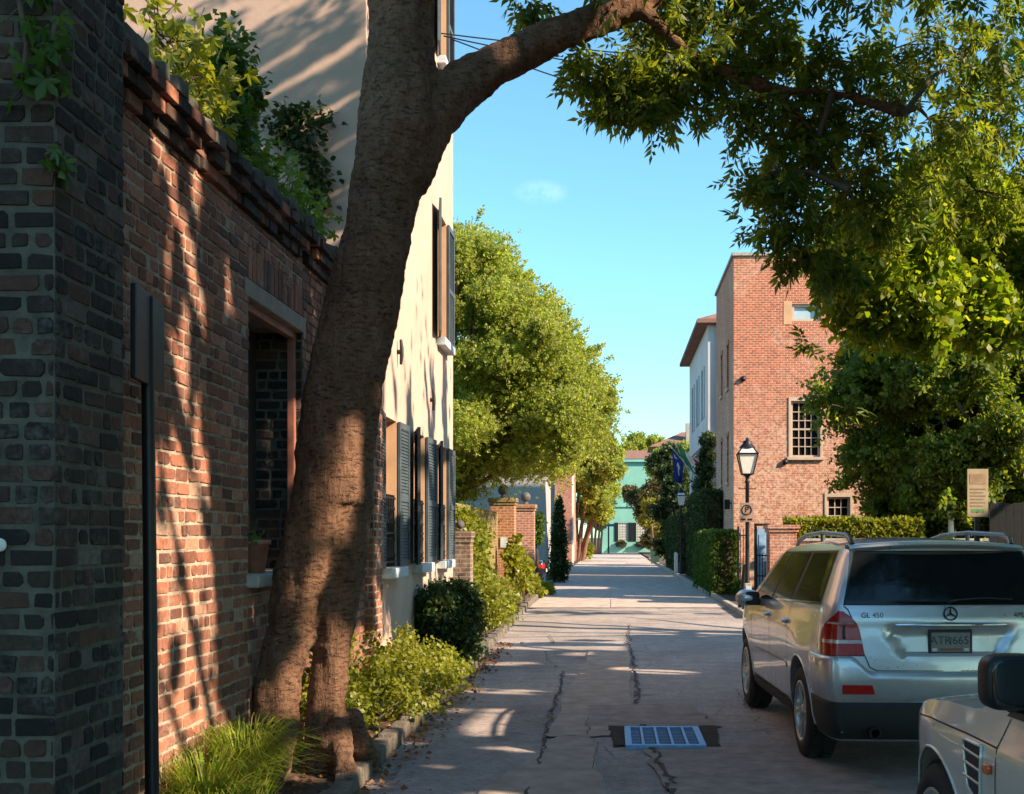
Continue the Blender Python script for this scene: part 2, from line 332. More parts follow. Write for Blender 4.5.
M['lantern_glass'] = mk('lantern_glass', (0.88, 0.84, 0.74), 0.25, var=0.08, scale=5, bmp=0.0)
M['sign_tan'] = mk('sign_tan', (0.42, 0.34, 0.22), 0.6, var=0.15, scale=8, bmp=0.1)
M['sign_brown'] = mk('sign_brown', (0.34, 0.21, 0.15), 0.6, var=0.15, scale=8, bmp=0.1)
M['roof'] = mk('roof', (0.22, 0.11, 0.08), 0.9, var=0.3, scale=3, bmp=0.4)
M['bark'] = bark_mat('bark', (0.175, 0.092, 0.052), (0.036, 0.021, 0.015))
M['bark_plain'] = bark_mat('bark_plain', (0.20, 0.13, 0.085), (0.07, 0.05, 0.035), dash=False)
M['bark_red'] = bark_mat('bark_red', (0.24, 0.12, 0.08), (0.10, 0.055, 0.04), dash=False)
M['twig'] = mk('twig', (0.10, 0.07, 0.045), 0.9, var=0.3, scale=5, bmp=0.3)
M['leaf_near'] = leaf_mat('leaf_near', [(0.055, 0.10, 0.022), (0.095, 0.15, 0.026), (0.14, 0.19, 0.028), (0.22, 0.23, 0.035)], 0.6)
M['leaf_bright'] = leaf_mat('leaf_bright', [(0.10, 0.18, 0.014), (0.16, 0.25, 0.018), (0.22, 0.29, 0.022), (0.27, 0.28, 0.03)], 0.55)
M['leaf_mid'] = leaf_mat('leaf_mid', [(0.17, 0.225, 0.045), (0.24, 0.29, 0.062), (0.31, 0.335, 0.075), (0.33, 0.31, 0.085)], 0.6, tcol=(1.7, 1.7, 0.8))
M['leaf_dark'] = leaf_mat('leaf_dark', [(0.022, 0.045, 0.014), (0.035, 0.062, 0.016), (0.05, 0.08, 0.02), (0.075, 0.09, 0.025)], 0.3)
M['leaf_ever'] = leaf_mat('leaf_ever', [(0.06, 0.105, 0.02), (0.10, 0.15, 0.024), (0.15, 0.20, 0.03), (0.21, 0.22, 0.045)], 0.55)
M['leaf_bronze'] = leaf_mat('leaf_bronze', [(0.05, 0.06, 0.018), (0.09, 0.07, 0.025), (0.10, 0.10, 0.02), (0.13, 0.075, 0.04)], 0.35)
M['leaf_ivy'] = leaf_mat('leaf_ivy', [(0.05, 0.11, 0.02), (0.08, 0.15, 0.025), (0.11, 0.18, 0.03)], 0.45)
M['leaf_hedge'] = leaf_mat('leaf_hedge', [(0.04, 0.085, 0.014), (0.065, 0.12, 0.016), (0.10, 0.15, 0.02)], 0.35)
M['leaf_yellow'] = leaf_mat('leaf_yellow', [(0.15, 0.18, 0.02), (0.20, 0.22, 0.025), (0.24, 0.24, 0.035)], 0.4)
M['grass'] = leaf_mat('grass', [(0.10, 0.17, 0.02), (0.17, 0.25, 0.025), (0.24, 0.29, 0.035), (0.25, 0.22, 0.06)], 0.4)
M['petal'] = leaf_mat('petal', [(0.55, 0.18, 0.16), (0.45, 0.12, 0.10), (0.6, 0.35, 0.3)], 0.3, tcol=(1, 1, 1))
M['dead_leaf'] = leaf_mat('dead_leaf', [(0.20, 0.09, 0.03), (0.28, 0.13, 0.04), (0.16, 0.07, 0.03)], 0.2, tcol=(1.2, 0.9, 0.5))

def road_mat():
    m, t, b, N, Lk = nodes_of('road_surface'); g = geo_pos(t); p = g.outputs['Position']
    n1 = noise_n(t, p, 0.45, 5); n2 = noise_n(t, p, 3.5, 6, 0.7); n3 = noise_n(t, p, 70, 4, 0.75); n4 = noise_n(t, p, 240, 2)
    r = ramp(t, [(0.3, (0.245, 0.20, 0.18)), (0.5, (0.335, 0.28, 0.25)), (0.72, (0.43, 0.365, 0.325))]); Lk(n1.outputs['Fac'], r.inputs[0])
    c = mixrgb(t, 1.0, r.outputs[0], mp_range(t, n2.outputs['Fac'], 0.25, 0.75, 0.72, 1.28), 'MULTIPLY')
    c = mixrgb(t, 1.0, c, mp_range(t, n3.outputs['Fac'], 0.2, 0.8, 0.6, 1.4), 'MULTIPLY')
    n6 = noise_n(t, p, 17, 5, 0.75); c = mixrgb(t, 1.0, c, mp_range(t, n6.outputs['Fac'], 0.28, 0.72, 0.68, 1.32), 'MULTIPLY')
    n7 = noise_n(t, p, 38, 2, 0.5); c = mixrgb(t, mp_range(t, n7.outputs['Fac'], 0.66, 0.74, 0, 0.55), c, (0.10, 0.08, 0.07)); c = mixrgb(t, mp_range(t, n7.outputs['Fac'], 0.34, 0.26, 0, 0.45), c, (0.52, 0.44, 0.38))
    st = noise_n(t, p, 1.1, 4, 0.7); c = mixrgb(t, mp_range(t, st.outputs['Fac'], 0.60, 0.70, 0, 0.5), c, (0.08, 0.062, 0.052))
    vo = N('ShaderNodeTexVoronoi'); vo.feature = 'DISTANCE_TO_EDGE'; vo.inputs['Scale'].default_value = 1.15
    wv = mixrgb(t, 0.10, p, n2.outputs['Color'], 'ADD'); Lk(wv, vo.inputs['Vector'])
    ck = mp_range(t, vo.outputs['Distance'], 0.0, 0.012, 1, 0); msk = mp_range(t, n1.outputs['Fac'], 0.52, 0.60)
    mm = N('ShaderNodeMath'); mm.operation = 'MULTIPLY'; Lk(ck, mm.inputs[0]); Lk(msk, mm.inputs[1])
    m3 = N('ShaderNodeMath'); m3.operation = 'MULTIPLY'; m3.inputs[1].default_value = 0.7; Lk(mm.outputs[0], m3.inputs[0])
    c = mixrgb(t, m3.outputs[0], c, (0.04, 0.033, 0.03))
    Lk(c, b.inputs['Base Color']); b.inputs['Roughness'].default_value = 0.9; b.inputs['Specular IOR Level'].default_value = 0.3
    nb = bump(t, n3.outputs['Fac'], 0.55, 0.008); nb = bump(t, n2.outputs['Fac'], 0.35, 0.02, nb); Lk(nb, b.inputs['Normal'])
    return m
M['road'] = road_mat()
M['slab'] = mk('slab', (0.46, 0.375, 0.32), 0.9, var=0.3, scale=2.5, bmp=0.5)
M['patch_a'] = mk('patch_a', (0.31, 0.235, 0.20), 0.92, var=0.3, scale=5, bmp=0.7)
M['patch_b'] = mk('patch_b', (0.38, 0.29, 0.23), 0.92, var=0.25, scale=4, bmp=0.6)
M['crack'] = mk('crack', (0.07, 0.055, 0.047), 0.95, var=0.3, scale=30, bmp=0.3)
M['ground'] = mk('ground', (0.12, 0.10, 0.07), 0.95, var=0.4, scale=0.6, bmp=0.5)
M['debris'] = mk('debris', (0.075, 0.05, 0.04), 0.95, var=0.6, scale=18, bmp=1.0, bdist=0.04)

def paint_mat(name, base, metal=0.75, rough=0.30):
    m, t, b, N, Lk = nodes_of(name); tcn = N('ShaderNodeTexCoord'); v = tcn.outputs['Object']
    fl = noise_n(t, v, 900, 1); n = noise_n(t, v, 2.0, 4); dirt = noise_n(t, v, 11, 5, 0.7)
    c = mixrgb(t, 1.0, base, mp_range(t, fl.outputs['Fac'], 0.3, 0.7, 0.9, 1.1), 'MULTIPLY')
    sp = N('ShaderNodeSeparateXYZ'); Lk(v, sp.inputs[0])
    low = mp_range(t, sp.outputs[2], 0.95, 0.35, 0, 0.5); dm = N('ShaderNodeMath'); dm.operation = 'MULTIPLY'; Lk(low, dm.inputs[0]); Lk(mp_range(t, dirt.outputs['Fac'], 0.35, 0.65), dm.inputs[1])
    c = mixrgb(t, dm.outputs[0], c, (0.20, 0.165, 0.13)); Lk(c, b.inputs['Base Color'])
    Lk(mp_range(t, dirt.outputs['Fac'], 0.3, 0.7, rough - 0.04, rough + 0.08), b.inputs['Roughness'])
    b.inputs['Metallic'].default_value = metal; b.inputs['Coat Weight'].default_value = 1.0; b.inputs['Coat Roughness'].default_value = 0.05
    return m
M['paint'] = paint_mat('car_paint_silver', (0.63, 0.635, 0.65), 0.6)
M['paint_gold'] = paint_mat('car_paint_champagne', (0.80, 0.75, 0.68), 0.5)

# ------------------------------------------------------------------ where the sun gets through the leaves
def nz2(a, b, s=1.0, seed=0.0):
    r = np.zeros_like(a); k = 1.0
    for i in range(4):
        r += k * np.sin(a * s * (1.7 ** i) * 1.9 + b * s * (1.6 ** i) * 0.7 + seed * 3.1 + i * 2.3) * np.cos(b * s * (1.65 ** i) * 1.7 - a * s * 0.6 * (1.5 ** i) + seed + i * 1.1); k *= 0.62
    return r
def sunlit(Pw):
    """True where a leaf at Pw would shade one of the sunny patches: the crowns have gaps there."""
    x, y, z = Pw[:, 0], Pw[:, 1], Pw[:, 2]; s = SUN
    tw = (x + 2.66) / s.x; wy = y - tw * s.y; wz = z - tw * s.z
    tg = z / s.z; gx = x - tg * s.x; gy = y - tg * s.y
    onwall = (tw > 0) & (wz > 0)
    lit = np.zeros(len(x), bool)
    n = nz2(wy * 2.2, wz * 0.7, 1.0, 1.0); fine = nz2(wy * 7.0, wz * 3.2, 1.0, 6.0)
    # garden wall: one tall sunny streak, wide and strong at the foot, broken higher up
    e = 0.10 * n
    lit |= onwall & (wz < 2.45) & (wy > 6.75 + e) & (wy < 8.06 + e * .5 - .10 * np.maximum(wz - 1.2, 0)) & (fine > -0.95)
    lit |= onwall & (wz >= 2.45) & (wz < 4.7) & (np.abs(wy - 7.50 + .06 * (wz - 2.4) - e) < .36) & (fine > -0.35)
    lit |= onwall & (wy > 8.22) & (wy < 8.5) & (wz > 3.0) & (wz < 3.8) & (fine > 0.1)
    # coping, vines and the window jamb
    lit |= onwall & (wz > 4.62) & (wz < 5.5) & (wy > 5.6) & (wy < 8.3) & (fine > -0.6)
    lit |= onwall & (wz > 4.2) & (wz <= 4.62) & (wy > 6.6) & (wy < 7.5) & (fine > 0.0)
    lit |= onwall & (wz > 4.3) & (wz < 5.0) & (wy > 9.9) & (wy < 12.4) & (n > 0.5)
    lit |= onwall & (wy > 8.95) & (wy < 10.1) & (wz < 2.3) & (nz2(wy * 4.5, wz * 2.2, 1.0, 5.0) > -0.25)
    lit |= onwall & (wy > 10.16) & (wy < 10.36) & (wz > 2.3) & (wz < 3.1)
    # house front: mostly sunny with leaf shadows
    nf = nz2(wy * 1.6, wz * 0.55 + wy * 0.4, 1.0, 2.0)
    lit |= onwall & (((wy > 13.5) & (wy < 21.5)) | ((wy > 12.6) & (wy <= 13.5) & (wz < 3.6))) & (wz > 0.0) & (nf + 0.55 * nz2(wy * 5.5, wz * 2.2, 1.0, 8.0) > -0.55)
    lit |= onwall & (wy >= 21.5)
    # slanting streaks on the end wall of the house
    te = (y - 13.4) / s.y; ex = x - te * s.x; ez = z - te * s.z; q = ez - ex * (s.z / s.x)
    lit |= (te > 0) & (ex < -2.75) & (ex > -7) & (ez > 4.3) & (ez < 9) & (nz2(q * 5.2, ex * .25, 1.0, 7.0) > 0.75)
    # road
    g = ~onwall
    ng = nz2(gx * 0.9, gy * 2.2, 1.0, 3.0)
    lit |= g & (gy > 22.6 + 0.2 * ng) & (gy < 29.0 + 0.25 * ng)
    lit |= g & (gx < 0.35) & (gy > 21.3 + 0.4 * ng) & (gy < 23.0)
    lit |= g & (gx < 0.30) & (gy > 19.8 + 0.2 * ng) & (gy < 20.6)
    lit |= g & (gx > -1.75 + 0.1 * ng) & (gx < -0.78) & (gy > 11.3 + 0.25 * ng) & (gy < 13.1)
    lit |= g & (gx < -0.6) & (gy > 8.0) & (gy < 11.0) & (nz2(gx * 1.2, gy * 2.6, 1.0, 9.0) > 0.55)
    lit |= g & (gx < -0.3) & (gy > 13.6) & (gy < 19.5) & (nz2(gx * 0.9, gy * 1.6, 1.0, 4.0) > 0.75)
    lit |= g & (gx < -1.9) & (gy > 9.2) & (gy < 30) & (ng > -0.6)
    return lit

# ------------------------------------------------------------------ foliage
def leaf_template(kind):
    if kind == 'diamond': return np.array([(0, 0, 0), (0.28, 0.45, 0.03), (0, 1, -0.05), (-0.28, 0.45, 0.03)]), np.array([(0, 1, 2, 3)])
    if kind == 'wide': return np.array([(0, 0, 0), (0.40, 0.42, 0.06), (0, 1, -0.08), (-0.40, 0.42, 0.06)]), np.array([(0, 1, 2, 3)])
    if kind.startswith('sprig'):      # a compound leaf: drooping leaflets either side of a stalk
        rg = np.random.default_rng(int(kind[5:])); v = []; f = []; npair = 3 + int(kind[5:]) % 2
        for i in range(npair):
            for s in (-1, 1):
                y0 = 0.15 + 0.70 * (i + rg.uniform(-.2, .2) + .3 * (s > 0)) / npair; a = math.radians(rg.uniform(28, 68)); d = np.array([s * math.sin(a), math.cos(a), rg.uniform(-.45, .1)]); q = np.array([math.cos(a), -s * math.sin(a), rg.uniform(-.5, .5)])
                ln_ = rg.uniform(.40, .58); b0 = np.array([0, y0, -.10 * y0 * y0]); k = len(v)
                v += [b0, b0 + d * ln_ * 0.40 + q * 0.085, b0 + d * ln_ + np.array([0, 0, -0.10]), b0 + d * ln_ * 0.40 - q * 0.085]; f.append((k, k + 1, k + 2, k + 3))
        k = len(v); v += [np.array([0, 0.85, -.08]), np.array([0.085, 1.05, -.12]), np.array([0.03, 1.40, -0.24]), np.array([-0.085, 1.05, -.12])]; f.append((k, k + 1, k + 2, k + 3))
        k = len(v); v += [np.array([0.007, 0, 0]), np.array([0.005, 0.9, -.09]), np.array([-0.005, 0.9, -.09]), np.array([-0.007, 0, 0])]; f.append((k, k + 1, k + 2, k + 3))
        return np.array(v), np.array(f)
    if kind == 'tuft':       # a shoot tip with several simple leaves
        v = []; f = []; r = np.random.default_rng(3)
        for i in range(6):
            a = i * 2.4; y0 = 0.10 + 0.12 * i; d = np.array([math.cos(a) * 0.75, 0.55, math.sin(a) * 0.75]); q = np.cross(d, (0, 1, 0)); q /= np.linalg.norm(q)
            b0 = np.array([0, y0, 0.0]); k = len(v); ln_ = 0.46
            v += [b0, b0 + d * ln_ * 0.45 + q * 0.14, b0 + d * ln_, b0 + d * ln_ * 0.45 - q * 0.14]; f.append((k, k + 1, k + 2, k + 3))
        return np.array(v), np.array(f)
    if kind == 'lobed':      # a vine leaf of five pointed leaflets
        v = []; f = []
        for a, l_ in ((-105, 0.50), (-52, 0.74), (0, 0.92), (52, 0.74), (105, 0.50)):
            a = math.radians(a); d = np.array([math.sin(a), math.cos(a), -0.10]); q = np.array([math.cos(a), -math.sin(a), 0.0]); k = len(v)
            v += [np.zeros(3), d * l_ * 0.32 + q * l_ * 0.16, d * l_ * 0.62 + q * l_ * 0.20, d * l_ + np.array([0, 0, -0.08]), d * l_ * 0.62 - q * l_ * 0.20 + np.array([0, 0, 0.04]), d * l_ * 0.32 - q * l_ * 0.16]
            f += [(k, k + 1, k + 2, k + 3), (k, k + 3, k + 4, k + 5)]
        return np.array(v), np.array(f)
TPL = {k: leaf_template(k) for k in ('diamond', 'wide', 'sprig1', 'sprig2', 'sprig4', 'tuft', 'lobed')}

def unit(v): return v / np.maximum(np.linalg.norm(v, axis=1, keepdims=True), 1e-9)
def leaves(name, pos, direc, size, mat, kind='diamond', parent=None, roll=0.9, size_var=0.35, flat=0.5, rng=RNG, world=True, cullq=None):
    """One mesh of leaves at pos, each pointing along direc; flat = how far the blade turns its face up."""
    if kind == 'sprig':
        pick = rng.integers(0, 3, len(pos)); Vs = []; Qs = []; nv = 0
        for i, kk in enumerate(('sprig1', 'sprig2', 'sprig4')):
            V, Q = leaves(None, pos[pick == i], direc[pick == i], size, None, kk, None, roll, size_var, flat, rng, True, cullq); Vs.append(V); Qs.append(Q + nv); nv += len(V)
        return np_mesh(name, np.concatenate(Vs), np.concatenate(Qs), mat, parent, world)
    T, Fq = TPL[kind]; n = len(pos)
    d = unit(direc); up = np.tile(np.array([0, 0, 1.0]), (n, 1)) * flat + rng.normal(0, roll, (n, 3)) * (1 - flat * 0.5)
    xa = unit(np.cross(d, up)); za = np.cross(xa, d)
    sz = size * (1 + rng.uniform(-size_var, size_var, n))
    V = pos[:, None, :] + sz[:, None, None] * (T[None, :, 0:1] * xa[:, None, :] + T[None, :, 1:2] * d[:, None, :] + T[None, :, 2:3] * za[:, None, :])
    Q = (np.arange(n) * len(T))[:, None, None] + Fq[None]
    V = V.reshape(-1, 3); Q = Q.reshape(-1, 4)
    if cullq is not None: Q = Q[~cullq(V[Q].mean(axis=1))]
    if name is None: return V, Q
    return np_mesh(name, V, Q, mat, parent, world)

def clump_points(clumps, rng=RNG, twigs=26, per=16, droop=0.25, spread=0.07, start=0.15):
    """Leaves along twigs radiating from each clump (x, y, z, rx, ry, rz, density)."""
    Ps, Ds, Tw = [], [], []
    for c in clumps:
        cx, cy, cz, rx, ry, rz = c[:6]; dens = c[6] if len(c) > 6 else 1.0
        nt_ = max(3, int(twigs * dens)); dirs = unit(rng.normal(0, 1, (nt_, 3)))
        end = dirs * np.array([rx, ry, rz]) * rng.uniform(0.65, 1.15, (nt_, 1)); ctr = np.array([cx, cy, cz])
        t = rng.uniform(start, 1, (nt_, per)) ** 0.75
        L_ = np.linalg.norm(end, axis=1)[:, None]
        pts = ctr + end[:, None, :] * t[:, :, None]; pts[:, :, 2] -= droop * L_ * t ** 2
        rr = (rx + ry + rz) / 3; pts += rng.normal(0, spread * rr + 0.02, pts.shape)
        dd = dirs[:, None, :] * 0.6 + rng.normal(0, 0.6, pts.shape); dd[:, :, 2] -= droop * 1.2
        Ps.append(pts.reshape(-1, 3)); Ds.append(dd.reshape(-1, 3))
        for i in range(nt_): Tw.append((ctr, ctr + end[i] * 0.5 - np.array([0, 0, droop * L_[i, 0] * 0.25]), ctr + end[i] - np.array([0, 0, droop * L_[i, 0]])))
    return np.concatenate(Ps), np.concatenate(Ds), Tw

def trunk_mesh(paths, voxel=0.03, amp=0.03, freq=3.0, seed=0.0, n=20):
    """Limbs given as (points, radii) melted into one skin."""
    mb = MB()
    for pts, rad in paths:
        pts = [Vector(p) for p in pts]; pp = []; rr = []
        for i in range(len(pts) - 1):
            p0, p1, p2, p3 = pts[max(i - 1, 0)], pts[i], pts[i + 1], pts[min(i + 2, len(pts) - 1)]
            for k in range(5):
                t = k / 5; pp.append(0.5 * ((2 * p1) + (p2 - p0) * t + (2 * p0 - 5 * p1 + 4 * p2 - p3) * t * t + (3 * p1 - p0 - 3 * p2 + p3) * t ** 3)); rr.append(rad[i] * (1 - t) + rad[i + 1] * t)
        pp.append(pts[-1]); rr.append(rad[-1]); mb.tube(pp, rr, n)
    me = bpy.data.meshes.new('skin'); me.from_pydata(mb.v, [], mb.f); o = bpy.data.objects.new('skin', me); COL.objects.link(o)
    bm = bmesh.new(); bm.from_mesh(me); bmesh.ops.remove_doubles(bm, verts=bm.verts, dist=1e-5); bm.to_mesh(me); bm.free()
    r = o.modifiers.new('r', 'REMESH'); r.mode = 'VOXEL'; r.voxel_size = voxel; r.use_smooth_shade = True
    sm = o.modifiers.new('s', 'SMOOTH'); sm.factor = 0.5; sm.iterations = 4
    bpy.context.view_layer.update()
    out = bpy.data.meshes.new_from_object(o.evaluated_get(bpy.context.evaluated_depsgraph_get())); bpy.data.objects.remove(o)
    if amp > 0:
        off = Vector((seed, seed * 1.7, 0)); nrm = [v.normal.copy() for v in out.vertices]
        for v, nn in zip(out.vertices, nrm):
            q = v.co; a = mnoise.noise(Vector((q.x * freq, q.y * freq, q.z * freq * 0.45)) + off) + 0.45 * mnoise.noise(Vector((q.x * freq * 3, q.y * freq * 3, q.z * freq * 2.4)) + off) + 0.25 * mnoise.noise(Vector((q.x, q.y, q.z * 1.6)) * freq * 7 + off)
            a += 0.55 * mnoise.noise(Vector((q.x * 11, q.y * 11, q.z * 1.5)) + off) + 0.5 * max(0, mnoise.noise(Vector((q.x * 1.7, q.y * 1.7, q.z * 1.5)) + off * 2) - .15) * 2
            v.co = q + nn * a * amp
    out.polygons.foreach_set('use_smooth', [True] * len(out.polygons)); out.update()
    return out

def twig_mesh(mb, tw, r0=0.012, r1=0.004, n=4):
    for a, b, c in tw: mb.tube([a, b, c], [r0, (r0 + r1) / 2, r1], n, cap=False)
    return mb

# ================================================================== the setting
def sheet(name, poly, z, mat, kind='structure', nx=1):
    mb = MB(); mb.add([(x, y, z) for x, y in poly], [tuple(range(len(poly)))]); return tag(mb.build(name, mat), kind=kind)
sheet('ground', [(-1500, -300), (1500, -300), (1500, 2500), (-1500, 2500)], -0.06, M['ground'])
KERB_L = [(-1.80, -6), (-1.83, 7.0), (-1.88, 9.0), (-2.0, 19.0), (-2.2, 30), (-2.36, 42.0), (-2.45, 60), (-2.5, 148)]
def kx(y):
    for (x0, y0), (x1, y1) in zip(KERB_L, KERB_L[1:]):
        if y0 <= y <= y1: return x0 + (x1 - x0) * (y - y0) / (y1 - y0)
    return KERB_L[-1][0]
# the lane, gently rough; one long sheet
def road_sheet():
    ys = list(np.arange(-6, 30, 0.25)) + list(np.arange(30, 60, 1.0)) + list(np.arange(60, 149, 4.0)); V = []; Q = []; n = 33
    for y in ys:
        xr = 4.7 if y < 27 else (3.15 if y > 29 else 4.7 - 1.55 * (y - 27) / 2); xl = kx(y) - 0.05
        for k in range(n):
            x = xl + (xr - xl) * k / (n - 1); V.append((x, y, 0.012 * mnoise.noise((x * 0.8, y * 0.5, 0)) * (1 if y < 40 else 0)))
    for j in range(len(ys) - 1):
        for k in range(n - 1): a = j * n + k; Q.append((a, a + 1, a + n + 1, a + n))
    return tag(np_mesh('road', V, Q, M['road'], smooth=True), kind='structure')
road_sheet()
def ridge(x, y): return 0.012 * mnoise.noise((x * 0.8, y * 0.5, 0)) if y < 40 else 0
sheet('cross_street', [(-60, 149), (60, 149), (60, 156), (-60, 156)], -0.02, M['road'])
mb = MB()
for (x0, y0), (x1, y1) in zip(KERB_L, KERB_L[1:]): mb.quad((-4.6, y0, 0.11), (x0 - 0.1, y0, 0.11), (x1 - 0.1, y1, 0.11), (-4.6, y1, 0.11))
tag(mb.build('planting_bed_soil', M['soil']), kind='structure')
mb = MB(); mb.quad((4.7, -6, 0.10), (16, -6, 0.10), (16, 28, 0.10), (4.7, 28, 0.10)); mb.quad((3.15, 28, 0.10), (16, 28, 0.10), (16, 148, 0.10), (3.15, 148, 0.10))
tag(mb.build('verge', M['soil']), kind='structure')
# kerb of worn stones
mb = MB(); y = 6.0; r = random.Random(4)
while y < 58:
    l = r.uniform(0.28, 0.5) if y < 24 else r.uniform(0.9, 1.4); x = kx(y) ; h = 0.145 + r.uniform(-0.02, 0.02) + ridge(x, y)
    a = math.atan2(kx(y + l) - x, l); Mx = Matrix.Translation((x + r.uniform(-.02, .02), y, 0)) @ Matrix.Rotation(-a + r.uniform(-.03, .03), 4, 'Z') @ Matrix.Rotation(r.uniform(-.04, .04), 4, 'Y')
    mb.box(-0.13, 0.02, 0.01, l - 0.012, -0.05, h, bev=0.022, M=Mx); y += l
tag(mb.build('kerb', M['kerb_stone']), kind='structure')
mb = MB(); y = 27.5
while y < 100: mb.box(3.05, 3.2, y + .01, y + 1.35, -0.05, 0.13, bev=0.02); y += 1.4
y = -4
while y < 27: mb.box(4.6, 4.75, y + .01, y + 1.35, -0.05, 0.13, bev=0.02); y += 1.4
tag(mb.build('kerb', M['stone']), kind='structure')
# pale slabs laid across the lane further on, and asphalt patches
def lane_poly(y0, y1, x0=None, x1=None, z=0.004):
    pts = [];
    return [((kx(y0) + 0.03) if x0 is None else x0, y0), (3.02 if x1 is None else x1, y0), (3.02 if x1 is None else x1, y1), ((kx(y1) + 0.03) if x0 is None else x0, y1)]
mb = MB(); r = random.Random(8)
for y in np.arange(31.5, 146, 4.4):
    cols = [kx(y) + 0.03, r.uniform(-.4, 1.2), 3.02]
    for a, b in zip(cols, cols[1:]):
        j = r.uniform(-.35, .35); mb.add([(a + .008, y + .015, .018), (b - .008, y + .015, .018), (b - .008, y + 4.385, .018), (a + .008, y + 4.385, .018)], [(0, 1, 2, 3)])
tag(mb.build('pavement_slabs', M['slab']), kind='structure')
def patch(px0, py0, px1, py1, mat, z=0.016, jit=0.04, seed=0):
    a, b, c, d = G(px0[0], py0), G(px0[1], py0), G(px1[1], py1), G(px1[0], py1); r = random.Random(seed); pts = []
    for p, q in ((a, b), (b, c), (c, d), (d, a)):
        for k in range(10): e = p.lerp(q, k / 10); pts.append((e.x + r.uniform(-jit, jit), e.y + r.uniform(-jit, jit)))
    return sheet('road_patch', pts, z, mat)
patch((640, 760), 745, (672, 1040), 800, M['patch_a'], seed=1); patch((470, 610), 800, (556, 588), 738, M['patch_b'], z=0.0165, seed=2)
patch((545, 632), 738, (590, 628), 652, M['patch_b'], z=0.0185, seed=4); patch((588, 720), 728, (592, 690), 706, M['patch_a'], z=0.0200, seed=5)
# cracks in the asphalt: dark sunken seams
mb = MB()
def crack(pts, w0=0.02, w1=0.02, seed=0, jag=0.035):
    r = random.Random(seed); g_ = [G(*p) for p in pts]; out = []
    for p, q in zip(g_, g_[1:]):
        n = max(2, int((q - p).length / 0.10))
        for k in range(n): e = p.lerp(q, k / n); out.append(Vector((e.x + r.gauss(0, jag) * .5, e.y + r.gauss(0, jag), 0)))
    out.append(g_[-1]); n = len(out); Lr = []
    for i, p in enumerate(out):
        d = (out[min(i + 1, n - 1)] - out[max(i - 1, 0)]); d.z = 0; d.normalize(); q = Vector((-d.y, d.x, 0)); wd = .62 * (w0 + (w1 - w0) * i / n) * r.uniform(0.35, 1.5)
        z = ridge(p.x, p.y) + 0.021; Lr.append((p.x + q.x * wd, p.y + q.y * wd, z)); Lr.append((p.x - q.x * wd, p.y - q.y * wd, z))
    mb.add(Lr, [(2 * i, 2 * i + 1, 2 * i + 3, 2 * i + 2) for i in range(n - 1)])
crack([(526, 800), (540, 760), (545, 738), (553, 710), (560, 690), (563, 672)], .017, .024, 1)
crack([(545, 738), (500, 733), (440, 735), (385, 742)], .008, .006, 2); crack([(547, 738), (590, 737)], .006, .006, 3)
crack([(629, 625), (629, 645), (633, 665), (637, 690), (639, 712), (644, 728)], .016, .034, 4, .05)
crack([(652, 748), (660, 764), (668, 780), (674, 800)], .036, .03, 5, .05); crack([(640, 727), (648, 722)], .02, .01, 6)
crack([(588, 737), (588, 712), (589, 706), (611, 708)], .007, .005, 7); crack([(592, 794), (594, 760), (598, 745)], .005, .005, 8, .01)
crack([(556, 668), (548, 660), (545, 652)], .015, .01, 9); crack([(720, 735), (770, 732), (830, 735)], .012, .006, 10); crack([(590, 770), (640, 768)], .006, .004, 20)
crack([(634, 648), (700, 650), (742, 648)], .008, .008, 11); crack([(636, 668), (690, 666), (745, 667)], .008, .006, 12); crack([(470, 700), (420, 698)], .008, .006, 14)
crack([(480, 648), (552, 652), (630, 648)], .008, .006, 15); crack([(520, 617), (545, 616), (575, 617)], .03, .03, 16, .01); crack([(735, 690), (745, 704), (752, 712)], .008, .012, 17)
crack([(490, 668), (520, 669), (556, 668)], .012, .006, 18); crack([(555, 644), (549, 636)], .02, .01, 19)
tag(mb.build('road_cracks', M['crack']), kind='structure')

